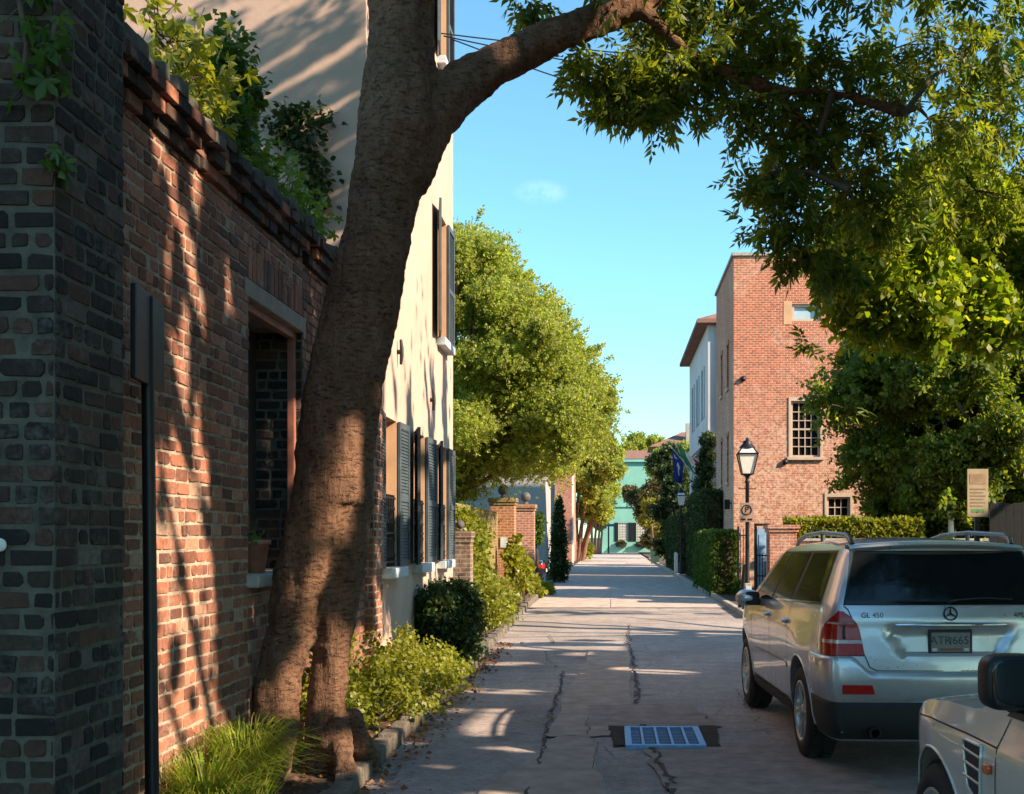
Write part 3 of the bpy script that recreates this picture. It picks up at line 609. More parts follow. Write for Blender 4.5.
# ---- brick by brick walling for the near wall
def brick_run(mb, O, U, N, Ln, Ht, holes=(), course=0.085, gap=0.014, prd=0.008, seed=0, m=0, z0=0.0, stretcher=0.215, header=0.105, jit=0.004, end_proud=0.0):
    r = random.Random(seed); O, U, N = Vector(O), Vector(U), Vector(N); Z = Vector((0, 0, 1)); k = 0; v = z0
    while v < Ht - 0.02:
        v1 = min(v + course, Ht); hd = (k % 4 == 3); u = -end_proud - (r.uniform(0.0, 0.08) if k % 2 else r.uniform(0.08, 0.15)); first = True
        while u < Ln + end_proud:
            l = (header if (hd or r.random() < 0.22) else stretcher) * r.uniform(0.92, 1.08); a, b = max(u, -end_proud), min(u + l, Ln + end_proud); u += l
            if b - a < 0.03: continue
            segs = [(a, b)]
            for h in holes:
                if v1 > h[2] + 0.01 and v < h[3] - 0.01:
                    ns = []
                    for s0, s1 in segs:
                        if s1 <= h[0] or s0 >= h[1]: ns.append((s0, s1))
                        else:
                            if s0 < h[0] - 0.02: ns.append((s0, h[0]))
                            if s1 > h[1] + 0.02: ns.append((h[1], s1))
                    segs = ns
            for s0, s1 in segs:
                g = gap / 2 * r.uniform(0.7, 1.3); d = prd * r.uniform(0.45, 1.35); bv = 0.0045 * r.uniform(0.6, 1.6)
                if r.random() < 0.03: d = 0.001
                jv = lambda: r.uniform(-jit, jit)
                A = [(s0 + g + jv(), v + g + jv()), (s1 - g + jv(), v + g + jv()), (s1 - g + jv(), v1 - g + jv()), (s0 + g + jv(), v1 - g + jv())]
                cx_, cy_ = (s0 + s1) / 2, (v + v1) / 2
                A8 = []
                for i in range(4):
                    p, pr, nx_ = A[i], A[i - 1], A[(i + 1) % 4]; cc = r.choice((.003, .005, .008, .018))
                    for q_ in (pr, nx_):
                        ll = math.hypot(q_[0] - p[0], q_[1] - p[1]); k_ = min(.4, cc / ll); A8.append((p[0] + (q_[0] - p[0]) * k_ + jv() * .4, p[1] + (q_[1] - p[1]) * k_ + jv() * .4))
                B = [(p[0] + (bv if p[0] < cx_ else -bv), p[1] + (bv if p[1] < cy_ else -bv)) for p in A8]
                tl = r.uniform(-.003, .003)
                vs = [O + U * p[0] + Z * p[1] - N * 0.004 for p in A8] + [O + U * p[0] + Z * p[1] + N * (d + (tl if p[0] < cx_ else -tl)) for p in B]
                mb.add(vs, [tuple(range(8, 16))] + [(i, (i + 1) % 8, 8 + (i + 1) % 8, 8 + i) for i in range(8)], m)
        v = v1; k += 1
# garden wall with its barred-up window opening
WX = -2.66; WY0, WY1 = 5.2, 12.9; OP = (8.77, 10.30, 1.60, 3.62)
wall = thing('brick_wall', 'old red brick garden wall with sloping mortar coping and a deep window opening behind the tree', 'wall', (WX, 6, 0))
mb = MB()
mb.box(WX - .5, WX, WY0, OP[0], 0, 4.22, 1); mb.box(WX - .5, WX, OP[1], WY1, 0, 4.22, 3); mb.box(WX - .5, WX, OP[0], OP[1], 0, OP[2], 1); mb.box(WX - .5, WX, OP[0], OP[1], OP[3], 4.22, 1)  # far block takes the darkened mortar to deepen the reveal's shade
brick_run(mb, (WX, WY0, 0), (0, 1, 0), (1, 0, 0), WY1 - WY0, 4.22, [(OP[0] - WY0, OP[1] - WY0, OP[2], OP[3] + 0.27)], seed=3)
brick_run(mb, (WX - .5, OP[1], 0), (1, 0, 0), (0, -1, 0), .5, OP[3], [], seed=5, z0=OP[2], m=2)      # far reveal of the opening, shade put into its darker bricks
brick_run(mb, (WX - .5, WY1, 0), (1, 0, 0), (0, 1, 0), .5, 4.22, [], seed=6)
for i in range(16):                                                      # soldier course over the opening
    y = OP[0] - 0.02 + i * 0.098; d = random.uniform(.004, .016)
    mb.box(WX - .002, WX + d, y + .007, y + .091, OP[3] + .14, OP[3] + .375, 0, bev=.006)
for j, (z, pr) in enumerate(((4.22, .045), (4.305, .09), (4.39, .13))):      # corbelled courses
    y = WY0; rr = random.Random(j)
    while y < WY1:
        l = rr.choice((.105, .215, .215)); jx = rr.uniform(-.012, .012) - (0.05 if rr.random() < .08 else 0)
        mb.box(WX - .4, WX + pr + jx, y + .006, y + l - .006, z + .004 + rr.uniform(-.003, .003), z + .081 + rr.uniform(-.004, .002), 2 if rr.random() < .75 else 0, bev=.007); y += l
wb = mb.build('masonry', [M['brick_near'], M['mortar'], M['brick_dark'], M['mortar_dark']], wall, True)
mb = MB(); rr = random.Random(9); n = 60; prof = []
for i in range(n + 1):                                                     # weathered sloping coping
    y = WY0 + (WY1 - WY0) * i / n; e = rr.uniform(-.012, .012); chip = rr.random() < .10
    prof.append([(WX - .62, y, 4.475), (WX + .10 + e - (.05 if chip else 0), y, 4.475), (WX + .115 + e - (.07 if chip else 0), y, 4.525 + e * .5), (WX - .25, y, 4.68 + e), (WX - .62, y, 4.55)])
vs = [p for q in prof for p in q]; fs = []
for i in range(n):
    for k in range(5): fs.append((i * 5 + k, i * 5 + (k + 1) % 5, (i + 1) * 5 + (k + 1) % 5, (i + 1) * 5 + k))
mb.add(vs, fs); mb.add(prof[0], [(0, 1, 2, 3, 4)]); mb.add(prof[-1], [(4, 3, 2, 1, 0)])
for i in range(16): y = rr.uniform(WY0 + .6, WY1 - .2); mb.box(WX - .02, WX + rr.uniform(.10, .16), y, y + rr.uniform(.08, .2), 4.47, 4.56, 0, bev=.012)
mb.build('coping', M['mortar_dark'], wall, True)
mb = MB(); mb.box(WX - .42, WX + .012, OP[0] - .10, OP[1] + .10, OP[3] + .003, OP[3] + .135, bev=.01); mb.build('lintel', M['wood_tan'], wall, True)
mb = MB(); mb.box(WX - .45, WX + .10, OP[0] - .06, OP[1] + .08, OP[2] - .10, OP[2] - .004, bev=.015); mb.build('sill', M['stone'], wall, True)
mb = MB(); mb.box(WX - .11, WX - .05, OP[1] - .07, OP[1] - .003, OP[2], OP[3], bev=.006); mb.box(WX - .11, WX - .05, OP[0] + .003, OP[1] - .075, OP[3] - .06, OP[3], bev=.006); mb.build('frame', M['wood_red'], wall, True)
mb = MB(); mb.box(WX - .46, WX - .40, OP[0] + .002, OP[1] - .02, OP[2] + .002, OP[3] - .002)
for i in range(9): mb.box(WX - .40, WX - .385, OP[0] + .02 + i * .165, OP[0] + .17 + i * .165, OP[2] + .02, OP[3] - .02, bev=.004)
mb.build('shutter', M['wood_dark'], wall, True)
# brick pier at the corner
PX, PY0, PY1 = -2.29, 4.93, 5.62
pier = thing('brick_pillar', 'big dark brick pillar in shade, its corner towards the lane, at the near end of the garden wall', 'brick pillar', (-2.8, 5.2, 0))
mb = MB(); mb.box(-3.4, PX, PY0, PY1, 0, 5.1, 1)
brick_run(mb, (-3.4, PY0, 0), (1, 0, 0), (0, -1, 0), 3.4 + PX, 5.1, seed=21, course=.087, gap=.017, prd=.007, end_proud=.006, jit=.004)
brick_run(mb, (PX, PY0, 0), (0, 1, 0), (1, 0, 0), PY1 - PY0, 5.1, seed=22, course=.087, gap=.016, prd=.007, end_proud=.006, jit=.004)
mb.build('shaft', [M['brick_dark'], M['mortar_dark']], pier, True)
mb = MB(); mb.box(-3.5, PX + .1, PY0 - .1, PY1 + .1, 5.1, 5.25, bev=.02); mb.build('cap', M['stone'], pier, True)
mb = MB(); c = P(0, 545, PY0 - .013); mb.lathe([(0, .012), (.022, .012), (.028, .006), (.028, 0)], 20, Matrix.Translation(c) @ Matrix.Rotation(math.pi / 2, 4, 'X'))
tag(mb.build('doorbell_plate', M['white_paint']), 'small round white plate fixed to the face of the dark brick pillar', 'plate')

# ---- black street sign, seen nearly edge on
sg = thing('street_sign', 'black street sign on a thin black pole, seen edge on against the brick wall', 'sign', (-2.40, 6.2, 0))
b0 = P(153, 800, 6.2); b0.z = 0.1; t0 = P(147, 300, 6.2)
mb = MB(); mb.tube([b0, b0.lerp(t0, .5), t0], [.036, .034, .032], 14); mb.lathe([(.034, 0), (.03, .02), (.0, .03)], 14, Matrix.Translation(t0)); mb.build('pole', M['black_paint'], sg, True)
mb = MB(); cS = P(138, 340, 6.2); Mx = Matrix.Translation(cS) @ Matrix.Rotation(math.radians(8), 4, 'Z'); mb.box(-.015, .015, -.30, .30, -.235, .235, bev=.006, M=Mx @ Matrix.Translation((.05, 0, 0))); mb.build('sign_board', M['black_paint'], sg, True)
for dz in (.12, -.12): mb = MB(); mb.tube([cS + Vector((0, 0, dz)), cS + Vector((.06, 0.01, dz))], .02, 8); mb.build('bracket', M['black_paint'], sg, True)

# ---- terracotta pot on the sill
pot = thing('flower_pot', 'terracotta pot with a small green plant on the stone sill of the wall opening', 'plant pot', (WX - .03, 9.06, OP[2]))
mb = MB(); Mx = Matrix.Translation((WX - .03, 9.06, OP[2] - .002)); mb.lathe([(0, 0), (.065, 0), (.098, .215), (.112, .215), (.112, .25), (.09, .25), (.085, .20), (0, .20)], 22, Mx); mb.build('pot', M['terracotta'], pot, True)
pp, dd, _ = clump_points([(WX - .03, 9.06, OP[2] + .28, .13, .13, .08)], twigs=18, per=6); leaves('foliage', pp, dd, .055, M['leaf_hedge'], 'wide', pot)

# ================================================================== pale stucco house
def holed_face(mb, O, U, V, N, L_, H_, holes, depth, m=0, mr=None):
    O, U, V, N = map(Vector, (O, U, V, N)); us = sorted({0, L_, *[h[0] for h in holes], *[h[1] for h in holes]}); vs = sorted({0, H_, *[h[2] for h in holes], *[h[3] for h in holes]})
    for a, b in zip(us, us[1:]):
        for c, d in zip(vs, vs[1:]):
            if any(a >= h[0] - 1e-6 and b <= h[1] + 1e-6 and c >= h[2] - 1e-6 and d <= h[3] + 1e-6 for h in holes): continue
            mb.quad(O + U * a + V * c, O + U * b + V * c, O + U * b + V * d, O + U * a + V * d, m)
    for h in holes:
        c = [O + U * h[0] + V * h[2], O + U * h[1] + V * h[2], O + U * h[1] + V * h[3], O + U * h[0] + V * h[3]]; e = [p - N * depth for p in c]
        for i in range(4): mb.quad(c[i], c[(i + 1) % 4], e[(i + 1) % 4], e[i], m if mr is None else mr)
HX, HY0, HY1, HT = -2.75, 13.4, 20.75, 12.2
house = thing('stucco_house', 'tall pale pink stucco house with dark shutters along the sunny side of the lane', 'house', (-5, 17, 0))
wins = [(14.35, 15.30, 1.50, 3.34), (16.65, 17.60, 1.50, 3.34), (18.95, 19.90, 1.50, 3.34), (18.95, 19.90, 5.02, 7.05), (18.95, 19.90, 9.45, 11.4)]
mb = MB(); holed_face(mb, (HX, HY0, 0), (0, 1, 0), (0, 0, 1), (1, 0, 0), HY1 - HY0, HT, [(a - HY0, b - HY0, c, d) for a, b, c, d in wins], .24, 0, 1)
mb.quad((-13, HY0, 0), (HX, HY0, 0), (HX, HY0, HT), (-13, HY0, HT)); mb.quad((HX, HY1, 0), (-13, HY1, 0), (-13, HY1, HT), (HX, HY1, HT)); mb.quad((-13, HY1, 0), (-13, HY0, 0), (-13, HY0, HT), (-13, HY1, HT)); mb.quad((-13, HY0, HT), (HX, HY0, HT), (HX, HY1, HT), (-13, HY1, HT))
mb.build('wall', [M['stucco'], M['stucco_tan']], house, True)
mb = MB(); mb.add([(-13.4, HY0 - .4, HT + .02), (HX + .4, HY0 - .4, HT + .02), (HX + .4, HY1 + .4, HT + .02), (-13.4, HY1 + .4, HT + .02), (-10, 17, HT + 2.6), (-5.8, 17, HT + 2.6)], [(0, 1, 5, 4), (1, 2, 5), (2, 3, 4, 5), (3, 0, 4), (3, 2, 1, 0)]); mb.build('roof', M['roof'], house, True)
def house_window(a, b, c, d, grille):
    wn = MB(); x = HX - .22
    for y0, y1, z0, z1 in ((a, a + .06, c, d), (b - .06, b, c, d), (a, b, d - .06, d), (a, b, c, c + .06), (a, b, (c + d) / 2 - .025, (c + d) / 2 + .025)): wn.box(x, x + .05, y0 + .002, y1 - .002, z0 + .002, z1 - .002)
    f = wn.build('window', M['cream_frame'], house, True)
    g_ = MB(); g_.box(x - .02, x + .012, a + .01, b - .01, c + .01, d - .01); o = g_.build('pane', M['glass_dark'], f); 
    s_ = MB(); s_.box(HX - .20, HX + .14, a - .10, b + .10, c - .13, c - .004, bev=.012); s_.build('sill', M['stone_blue'], house, True)
    if grille:
        q = MB(); gx = HX - .02
        for z in (c + .06, c + .42, c + .86): q.box(gx - .012, gx + .012, a + .003, b - .003, z - .012, z + .012)
        k = 0
        for y in np.arange(a + .07, b - .03, .115):
            q.box(gx - .009, gx + .009, y - .009, y + .009, c + .003, c + .90)
            pts = [(gx, y + .055 + .042 * math.cos(t), c + .64 + .10 * math.sin(t)) for t in np.linspace(0, 2 * math.pi, 13)]; q.tube(pts, .008, 5, cap=False)
            pts = [(gx, y + .055 + .038 * math.cos(t), c + .24 + .12 * math.sin(t)) for t in np.linspace(0, 2 * math.pi, 13)]; q.tube(pts, .008, 5, cap=False)
        q.build('window_guard', M['iron'], house, True)
def shutter(y0, y1, z0, z1, hinge_at_y0, ang):
    s_ = MB(); wd = y1 - y0
    s_.box(0, .04, 0, .06, 0, z1 - z0, bev=.004); s_.box(0, .04, wd - .06, wd, 0, z1 - z0, bev=.004)
    for z in (0, (z1 - z0) * .45, z1 - z0 - .08): s_.box(0.001, .039, .058, wd - .058, z, z + .08)
    k = .09
    while k < z1 - z0 - .1:
        s_.box(-.004, .036, .058, wd - .058, 0, .012, M=Matrix.Translation((.005, 0, k)) @ Matrix.Rotation(math.radians(-32), 4, 'Y')); k += .042
    s_.box(.012, .022, .058, wd - .058, .05, z1 - z0 - .05)
    if hinge_at_y0: Mx = Matrix.Translation((HX + .012, y0, z0)) @ Matrix.Rotation(math.radians(-ang), 4, 'Z')
    else: Mx = Matrix.Translation((HX + .012, y1, z0)) @ Matrix.Rotation(math.radians(ang), 4, 'Z') @ Matrix.Translation((0, -wd, 0))
    s_.v = [tuple(Mx @ Vector(v)) for v in s_.v]
    s_.build('shutter', M['shutter'], house, True)
for i, (a, b, c, d) in enumerate(wins):
    house_window(a, b, c, d, i < 3)
    shutter(b + .01, b + .66, c, d, True, (1.2, 3.0, 1.5, .6, .6)[i]); shutter(a - .66, a - .01, c, d, False, 6 + (i * 7) % 9)
for py, px in ((400, 430), (352, 397)):
    mb = MB(); y = F * -HX / (612 - px); z = CH - (py - CY) / F * y; mb.tube([(HX, y, z), (HX + .05, y, z)], .03, 8); mb.tube([(HX + .05, y, z + .16), (HX + .06, y, z + .05), (HX + .06, y, z - .05), (HX + .05, y, z - .16)], [.018, .026, .026, .018], 8)
    mb.build('wall_anchor', M['iron'], house, True)
# brick end pier of the garden wall against the house
ep = thing('brick_end_pier', 'narrow reddish brown brick pier between the tree trunk and the pink house', 'brick pier', (-2.8, 13.1, 0))
mb = MB(); mb.box(-3.05, -2.56, 12.92, 13.36, 0, 3.9, 1); brick_run(mb, (-3.05, 12.92, 0), (1, 0, 0), (0, -1, 0), .49, 3.9, seed=31); brick_run(mb, (-2.56, 12.92, 0), (0, 1, 0), (1, 0, 0), .44, 3.9, seed=32)
mb.build('shaft', [M['brick_near'], M['mortar']], ep, True); mb = MB(); mb.box(-3.1, -2.5, 12.91, 13.37, 3.9, 4.05, bev=.02); mb.build('cap', M['stone'], ep, True)

# ================================================================== gate piers and walls beyond the house
def pier_obj(label, x0, x1, y0, y1, z, mat, ball=True, group=None, cap=True, capm='brick_moss', proud=.07, R_=.17):
    t = thing('gate_pier', label, 'brick pier', ((x0 + x1) / 2, (y0 + y1) / 2, 0), group=group)
    m_ = MB(); m_.box(x0, x1, y0, y1, 0, z - .22, bev=.01); m_.build('shaft', mat, t, True)
    m_ = MB(); m_.box(x0 - proud * .5, x1 + proud * .5, y0 - proud * .5, y1 + proud * .5, z - .218, z - .135, bev=.012); m_.box(x0 - proud, x1 + proud, y0 - proud, y1 + proud, z - .133, z, bev=.02); m_.build('cap', M[capm], t, True)
    if ball:
        c = Vector(((x0 + x1) / 2, (y0 + y1) / 2, z)); k_ = R_ / .17
        m_ = MB(); m_.lathe([(0, 0), (.11 * k_, 0), (.09 * k_, .05 * k_), (.06 * k_, .08 * k_)] + [(R_ * math.sin(a), .08 * k_ + R_ - R_ * math.cos(a)) for a in np.linspace(.35, math.pi, 12)], 20, Matrix.Translation(c)); m_.build('ball_finial', M['ball'], t, True)
    return t
pier_obj('tall sunlit brick gate pier with mossy cap and a dark ball finial', -3.66, -2.93, 36.0, 36.73, 3.05, M['brick_pier'], group='ball topped gate piers')
pier_obj('slimmer red brick gate pier with ball finial, beside the driveway entrance', -3.24, -2.64, 40.6, 41.2, 2.98, M['brick_far'], group='ball topped gate piers', capm='brick_pier')
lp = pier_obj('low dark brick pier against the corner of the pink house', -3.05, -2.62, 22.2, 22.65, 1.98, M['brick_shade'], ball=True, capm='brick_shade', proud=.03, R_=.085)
bw = tag(MB().box(-3.75, -3.42, 22.66, 36.0, 0, 2.62, bev=.01).build('boundary_wall', [M['brick_moss']]), 'moss covered brick boundary wall running from the low pier to the tall gate pier', 'wall')
mb = MB(); mb.box(-3.3, -3.297, 35.99, 35.996, 0, .1)
pl = tag(MB().box(-3.35, -3.12, 35.97, 35.995, 1.55, 1.86, bev=.006).build('name_plaque', M['stone_blue']), 'pale stone plaque fixed to the tall brick gate pier', 'plaque')
# grey house and brick house on the left, further off
gh = thing('grey_house', 'plain grey stucco house end behind the gate piers', 'house', (-6, 60, 0))
MB().box(-12, -3.05, 55, 64, 0, 5.2).build('wall', M['stucco_grey'], gh, True); m_ = MB(); m_.add([(-12.3, 54.7, 5.2), (-2.8, 54.7, 5.2), (-2.8, 64.3, 5.2), (-12.3, 64.3, 5.2), (-7.5, 54.7, 8), (-7.5, 64.3, 8)], [(0, 1, 4), (1, 2, 5, 4), (2, 3, 5), (3, 0, 4, 5), (3, 2, 1, 0)]); m_.build('roof', M['roof'], gh, True)
bh = thing('brick_house', 'narrow red brick house end beside the reddish trunked tree', 'house', (-6, 85, 0))
MB().box(-11, -2.75, 82, 92, 0, 8.2).build('wall', M['brick_far'], bh, True); m_ = MB(); m_.add([(-11.3, 81.7, 8.2), (-2.5, 81.7, 8.2), (-2.5, 92.3, 8.2), (-11.3, 92.3, 8.2), (-6.8, 81.7, 10.4), (-6.8, 92.3, 10.4)], [(0, 1, 4), (1, 2, 5, 4), (2, 3, 5), (3, 0, 4, 5), (3, 2, 1, 0)]); m_.build('roof', M['roof'], bh, True)
MB().box(-2.745, -2.64, 82.2, 82.6, 0, 8.1).build('downspout', M['white_paint'], bh, True)

# ================================================================== teal house closing the lane
TY = 141.0
th = thing('teal_house', 'teal green house with black shutters closing the far end of the lane', 'house', (2, TY + 4, 0))
def tx(px): return (px - CX) / F * TY
def tz(py): return CH - (py - CY) / F * TY
wn = [(tx(618.5), tx(628), tz(541), tz(523)), (tx(636.5), tx(646.5), tz(541), tz(523))]
mb = MB(); holed_face(mb, (tx(602), TY, 0), (1, 0, 0), (0, 0, 1), (0, -1, 0), tx(700) - tx(602), tz(462), [(a - tx(602), b - tx(602), c, d) for a, b, c, d in wn], .2)
mb.box(tx(602), tx(700), TY + .21, TY + 8, 0, tz(462) - .01); mb.build('wall', M['teal_wall'], th, True)
MB().box(tx(601), tx(701), TY - .35, TY + .2, tz(462) + .003, tz(459)).build('cornice', M['teal_wall'], th, True)
MB().add([(tx(600), TY - .4, tz(459)), (tx(702), TY - .4, tz(459)), (tx(702), TY + 9, tz(459)), (tx(600), TY + 9, tz(459)), (tx(620), TY + 4, tz(448)), (tx(680), TY + 4, tz(448))], [(0, 1, 5, 4), (1, 2, 5), (2, 3, 4, 5), (3, 0, 4)]).build('roof', M['roof'], th, True)
MB().box(tx(603), tx(660), TY - .14, TY - .003, tz(507), tz(505)).build('string_course', M['teal_wall'], th, True)
for a, b, c, d in wn:
    m_ = MB(); n = 6
    for i in range(n + 1): x = a + (b - a) * i / n; m_.box(x - .03, x + .03, TY + .06, TY + .10, c, d)
    for i in range(8): z = c + (d - c) * i / 7; m_.box(a, b, TY + .058, TY + .098, z - .03, z + .03)
    f_ = m_.build('window', M['white_paint'], th, True); MB().box(a, b, TY + .12, TY + .16, c, d).build('pane', M['cream_frame'], f_)
    for s0, s1 in ((a - (b - a) * .42, a - .03), (b + .03, b + (b - a) * .42)): MB().box(s0, s1, TY - .06, TY - .004, c - .05, d + .05, bev=.01).build('shutter', M['black_paint'], th, True)
for i, px in enumerate((621, 641)):
    t = thing('flower_box', 'window box of flowers under the ' + ('left hand' if i == 0 else 'right hand') + ' window of the teal house', 'flower box', (tx(px), TY - .3, tz(546)), group='flower boxes on the teal house')
    MB().box(tx(px - 5), tx(px + 5), TY - .5, TY - .01, tz(547), tz(543.5), bev=.02).build('box', M['wood_dark'], t, True)
    pp, dd, _ = clump_points([(tx(px), TY - .3, tz(543), .65, .25, .35)], twigs=40, per=8); leaves('foliage', pp, dd, .22, M['leaf_dark'], 'wide', t)
    pp, dd, _ = clump_points([(tx(px), TY - .35, tz(542.5), .6, .25, .3)], twigs=20, per=5); leaves('blossom', pp, dd, .16, M['petal'], 'wide', t)
t = thing('street_name_post', 'dark street name post with a blue blade, in front of the teal house', 'sign post', (tx(608), TY - 6, 0))
q = P(608.5, 524, TY - 6); MB().tube([(q.x, q.y, -.02), (q.x, q.y, q.z)], .09, 8).build('post', M['black_paint'], t, True); MB().box(q.x - .6, q.x + .65, q.y - .1, q.y - .04, q.z - .28, q.z, bev=.01).build('sign_blade', mk('sign_blue', (0.05, 0.10, 0.25), .5), t, True)
hh = thing('roofed_house', 'distant house with a brown hipped roof and chimney above the trees', 'house', (10, 125, 0))
a, b = P(655, 447, 125), P(700, 447, 125); MB().box(a.x, b.x + 6, 125, 133, 0, a.z).build('wall', M['stucco_tan'], hh, True)
m_ = MB(); m_.add([(a.x - .6, 124.4, a.z), (b.x + 6.6, 124.4, a.z), (b.x + 6.6, 133.6, a.z), (a.x - .6, 133.6, a.z), (a.x + 3, 129, a.z + 1.9), (b.x + 3, 129, a.z + 1.9)], [(0, 1, 5, 4), (1, 2, 5), (2, 3, 4, 5), (3, 0, 4), (3, 2, 1, 0)]); rf = m_.build('roof', M['roof'], hh, True)
MB().box(b.x - 1.4, b.x - .2, 126, 127, a.z + .3, a.z + 2.6, bev=.03).build('chimney', M['stone'], rf)

# ================================================================== brick building and white building on the right
BX, BY = 4.32, 42.6
def bz(py, Y=BY): return CH - (py - CY) / F * Y
def bx(px, Y=BY): return (px - CX) / F * Y
bb = thing('brick_building', 'three storey red brick building with flat roof and sunlit front wall', 'building', (9, 46, 0))
BT = bz(256)
bw_ = [(bx(791), bx(820), bz(457), bz(401)), (bx(792), bx(821), bz(321), bz(304)), (bx(827), bx(850), bz(526), bz(497))]
mb = MB(); holed_face(mb, (BX, BY, 0), (1, 0, 0), (0, 0, 1), (0, -1, 0), 12, BT, [(a - BX, b - BX, c, d) for a, b, c, d in bw_], .18)
sw = [(44.4, 45.1, 7.4, 9.0), (46.9, 47.6, 7.4, 9.0), (44.4, 45.1, 3.9, 5.6), (46.9, 47.6, 3.9, 5.6)]
mb2 = [(BY + 7.1 - b, BY + 7.1 - a, c, d) for a, b, c, d in sw]
holed_face(mb, (BX, BY + 7.1, 0), (0, -1, 0), (0, 0, 1), (-1, 0, 0), 7.1, BT, mb2, .18)
mb.quad((BX + 12, BY, 0), (BX + 12, BY + 7.1, 0), (BX + 12, BY + 7.1, BT), (BX + 12, BY, BT)); mb.quad((BX + 12, BY + 7.1, 0), (BX, BY + 7.1, 0), (BX, BY + 7.1, BT), (BX + 12, BY + 7.1, BT)); mb.quad((BX, BY, BT - .02), (BX + 12, BY, BT - .02), (BX + 12, BY + 7.1, BT - .02), (BX, BY + 7.1, BT - .02))
mb.build('wall', M['brick_tall'], bb, True)
m_ = MB(); m_.box(BX - .07, BX + 12.07, BY - .07, BY + .25, BT + .003, BT + .12, bev=.01); m_.box(BX - .07, BX + .25, BY + .253, BY + 7.15, BT + .003, BT + .12, bev=.01); m_.box(BX + .253, BX + 12, BY + 6.9, BY + 7.15, BT + .003, BT + .12); m_.build('parapet_coping', M['stone'], bb, True)
MB().lathe([(.0, .28), (.5, .28), (.62, .2), (.68, .0)], 20, Matrix.Translation((bx(766) , BY + 1.5, BT))).build('roof_vent', M['stone'], bb, True)
MB().box(BX + .62, BX + .9, BY + 1.3, BY + 1.4, BT, BT + .1).build('flashing', M['stone'], bb, True)
def bldg_window(par, a, b, c, d, y, nc, nr, frame_m, glass_m, surround=True, fw=.07):
    m_ = MB()
    for x0, x1, z0, z1 in ((a, a + fw, c, d), (b - fw, b, c, d), (a + fw, b - fw, d - fw, d), (a + fw, b - fw, c, c + fw)): m_.box(x0 + .002, x1 - .002, y + .07, y + .14, z0 + .002, z1 - .002)
    for i in range(1, nc): x = a + fw + (b - a - 2 * fw) * i / nc; m_.box(x - .016, x + .016, y + .10, y + .13, c + fw, d - fw)
    for i in range(1, nr): z = c + fw + (d - c - 2 * fw) * i / nr; h = .032 if i * 2 == nr else .016; m_.box(a + fw, b - fw, y + .098, y + .128, z - h, z + h)
    f_ = m_.build('window', frame_m, par, True); MB().box(a + .01, b - .01, y + .15, y + .17, c + .01, d - .01).build('pane', glass_m, f_)
    if surround:
        m_ = MB(); m_.box(a - .09, a - .003, y - .03, y - .003, c, d + .14, bev=.005); m_.box(b + .003, b + .09, y - .03, y - .003, c, d + .14, bev=.005); m_.box(a - .002, b + .002, y - .028, y - .003, d + .003, d + .138); m_.build('surround', M['cream_frame'], par, True)
        MB().box(a - .15, b + .15, y - .10, y + .06, c - .11, c - .004, bev=.01).build('sill', M['cream_frame'], par, True)
bldg_window(bb, *bw_[0], BY, 4, 6, M['cream_frame'], M['glass_house']); bldg_window(bb, *bw_[1], BY, 1, 1, M['cream_frame'], mk('blind', (0.36, 0.47, 0.52), .3, var=.08), surround=False, fw=.09); bldg_window(bb, *bw_[2], BY, 3, 3, M['cream_frame'], M['glass_house'])
m_ = MB(); m_.box(bw_[1][0] - .30, bw_[1][0] - .004, BY - .012, BY - .002, bw_[1][2] - .12, bw_[1][3] + .10); m_.build('lime_patch', M['stucco_tan'], bb, True)
for a, b, c, d in sw:
    f_ = MB().box(BX + .10, BX + .15, a + .003, b - .003, c + .003, d - .003).build('window', M['glass_dark'], bb, True); MB().box(BX - .07, BX + .05, a - .08, b + .08, c - .10, c - .004, bev=.01).build('sill', M['cream_frame'], bb, True)
    MB().box(BX - .03, BX - .004, a - .06, b + .06, d + .004, d + .16).build('lintel', M['brick_pier'], bb, True)
m_ = MB(); q = Vector((BX - .16, 43.4, bz(503))); m_.tube([(BX, 43.4, q.z), (q.x, 43.4, q.z + .05)], .025, 6); m_.box(q.x - .1, q.x + .1, 43.3, 43.5, q.z - .2, q.z + .15, bev=.02); m_.build('wall_lamp', M['iron'], bb, True)
m_ = MB(); q = P(743, 379, BY); m_.lathe([(.10, 0), (.10, .08), (.03, .13), (0, .13)], 12, Matrix.Translation(q) @ Matrix.Rotation(math.pi / 2, 4, 'X')); m_.build('tie_plate', M['iron'], bb, True)
m_ = MB(); q = P(785, 462, BY); m_.lathe([(.10, 0), (.10, .08), (.03, .13), (0, .13)], 12, Matrix.Translation(q) @ Matrix.Rotation(math.pi / 2, 4, 'X')); m_.build('tie_plate', M['iron'], bb, True)
# white building behind it
WBX, WBY = 4.52, 56.5
wbd = thing('white_building', 'tall pale stucco building with a brown eave, just beyond the brick one', 'building', (8, 62, 0))
WT = CH - (322 - CY) / F * WBY; WE = WBY + 13.5
sw2 = [(WE - b, WE - a, c, d) for a, b, c, d in ((59, 60.1, 7.7, 10.2), (62.5, 63.6, 7.7, 10.2), (66, 67.1, 7.7, 10.2), (59, 60.1, 3.0, 5.6), (62.5, 63.6, 3.0, 5.6), (66, 67.1, 3.0, 5.6))]
mb = MB(); holed_face(mb, (WBX, WE, 0), (0, -1, 0), (0, 0, 1), (-1, 0, 0), 13.5, WT, sw2, .2); mb.quad((WBX, WBY, 0), (WBX + 9, WBY, 0), (WBX + 9, WBY, WT), (WBX, WBY, WT)); mb.quad((WBX + 9, WE, 0), (WBX, WE, 0), (WBX, WE, WT), (WBX + 9, WE, WT)); mb.quad((WBX + 9, WBY, 0), (WBX + 9, WE, 0), (WBX + 9, WE, WT), (WBX + 9, WBY, WT))
mb.build('wall', M['stucco_white'], wbd, True)
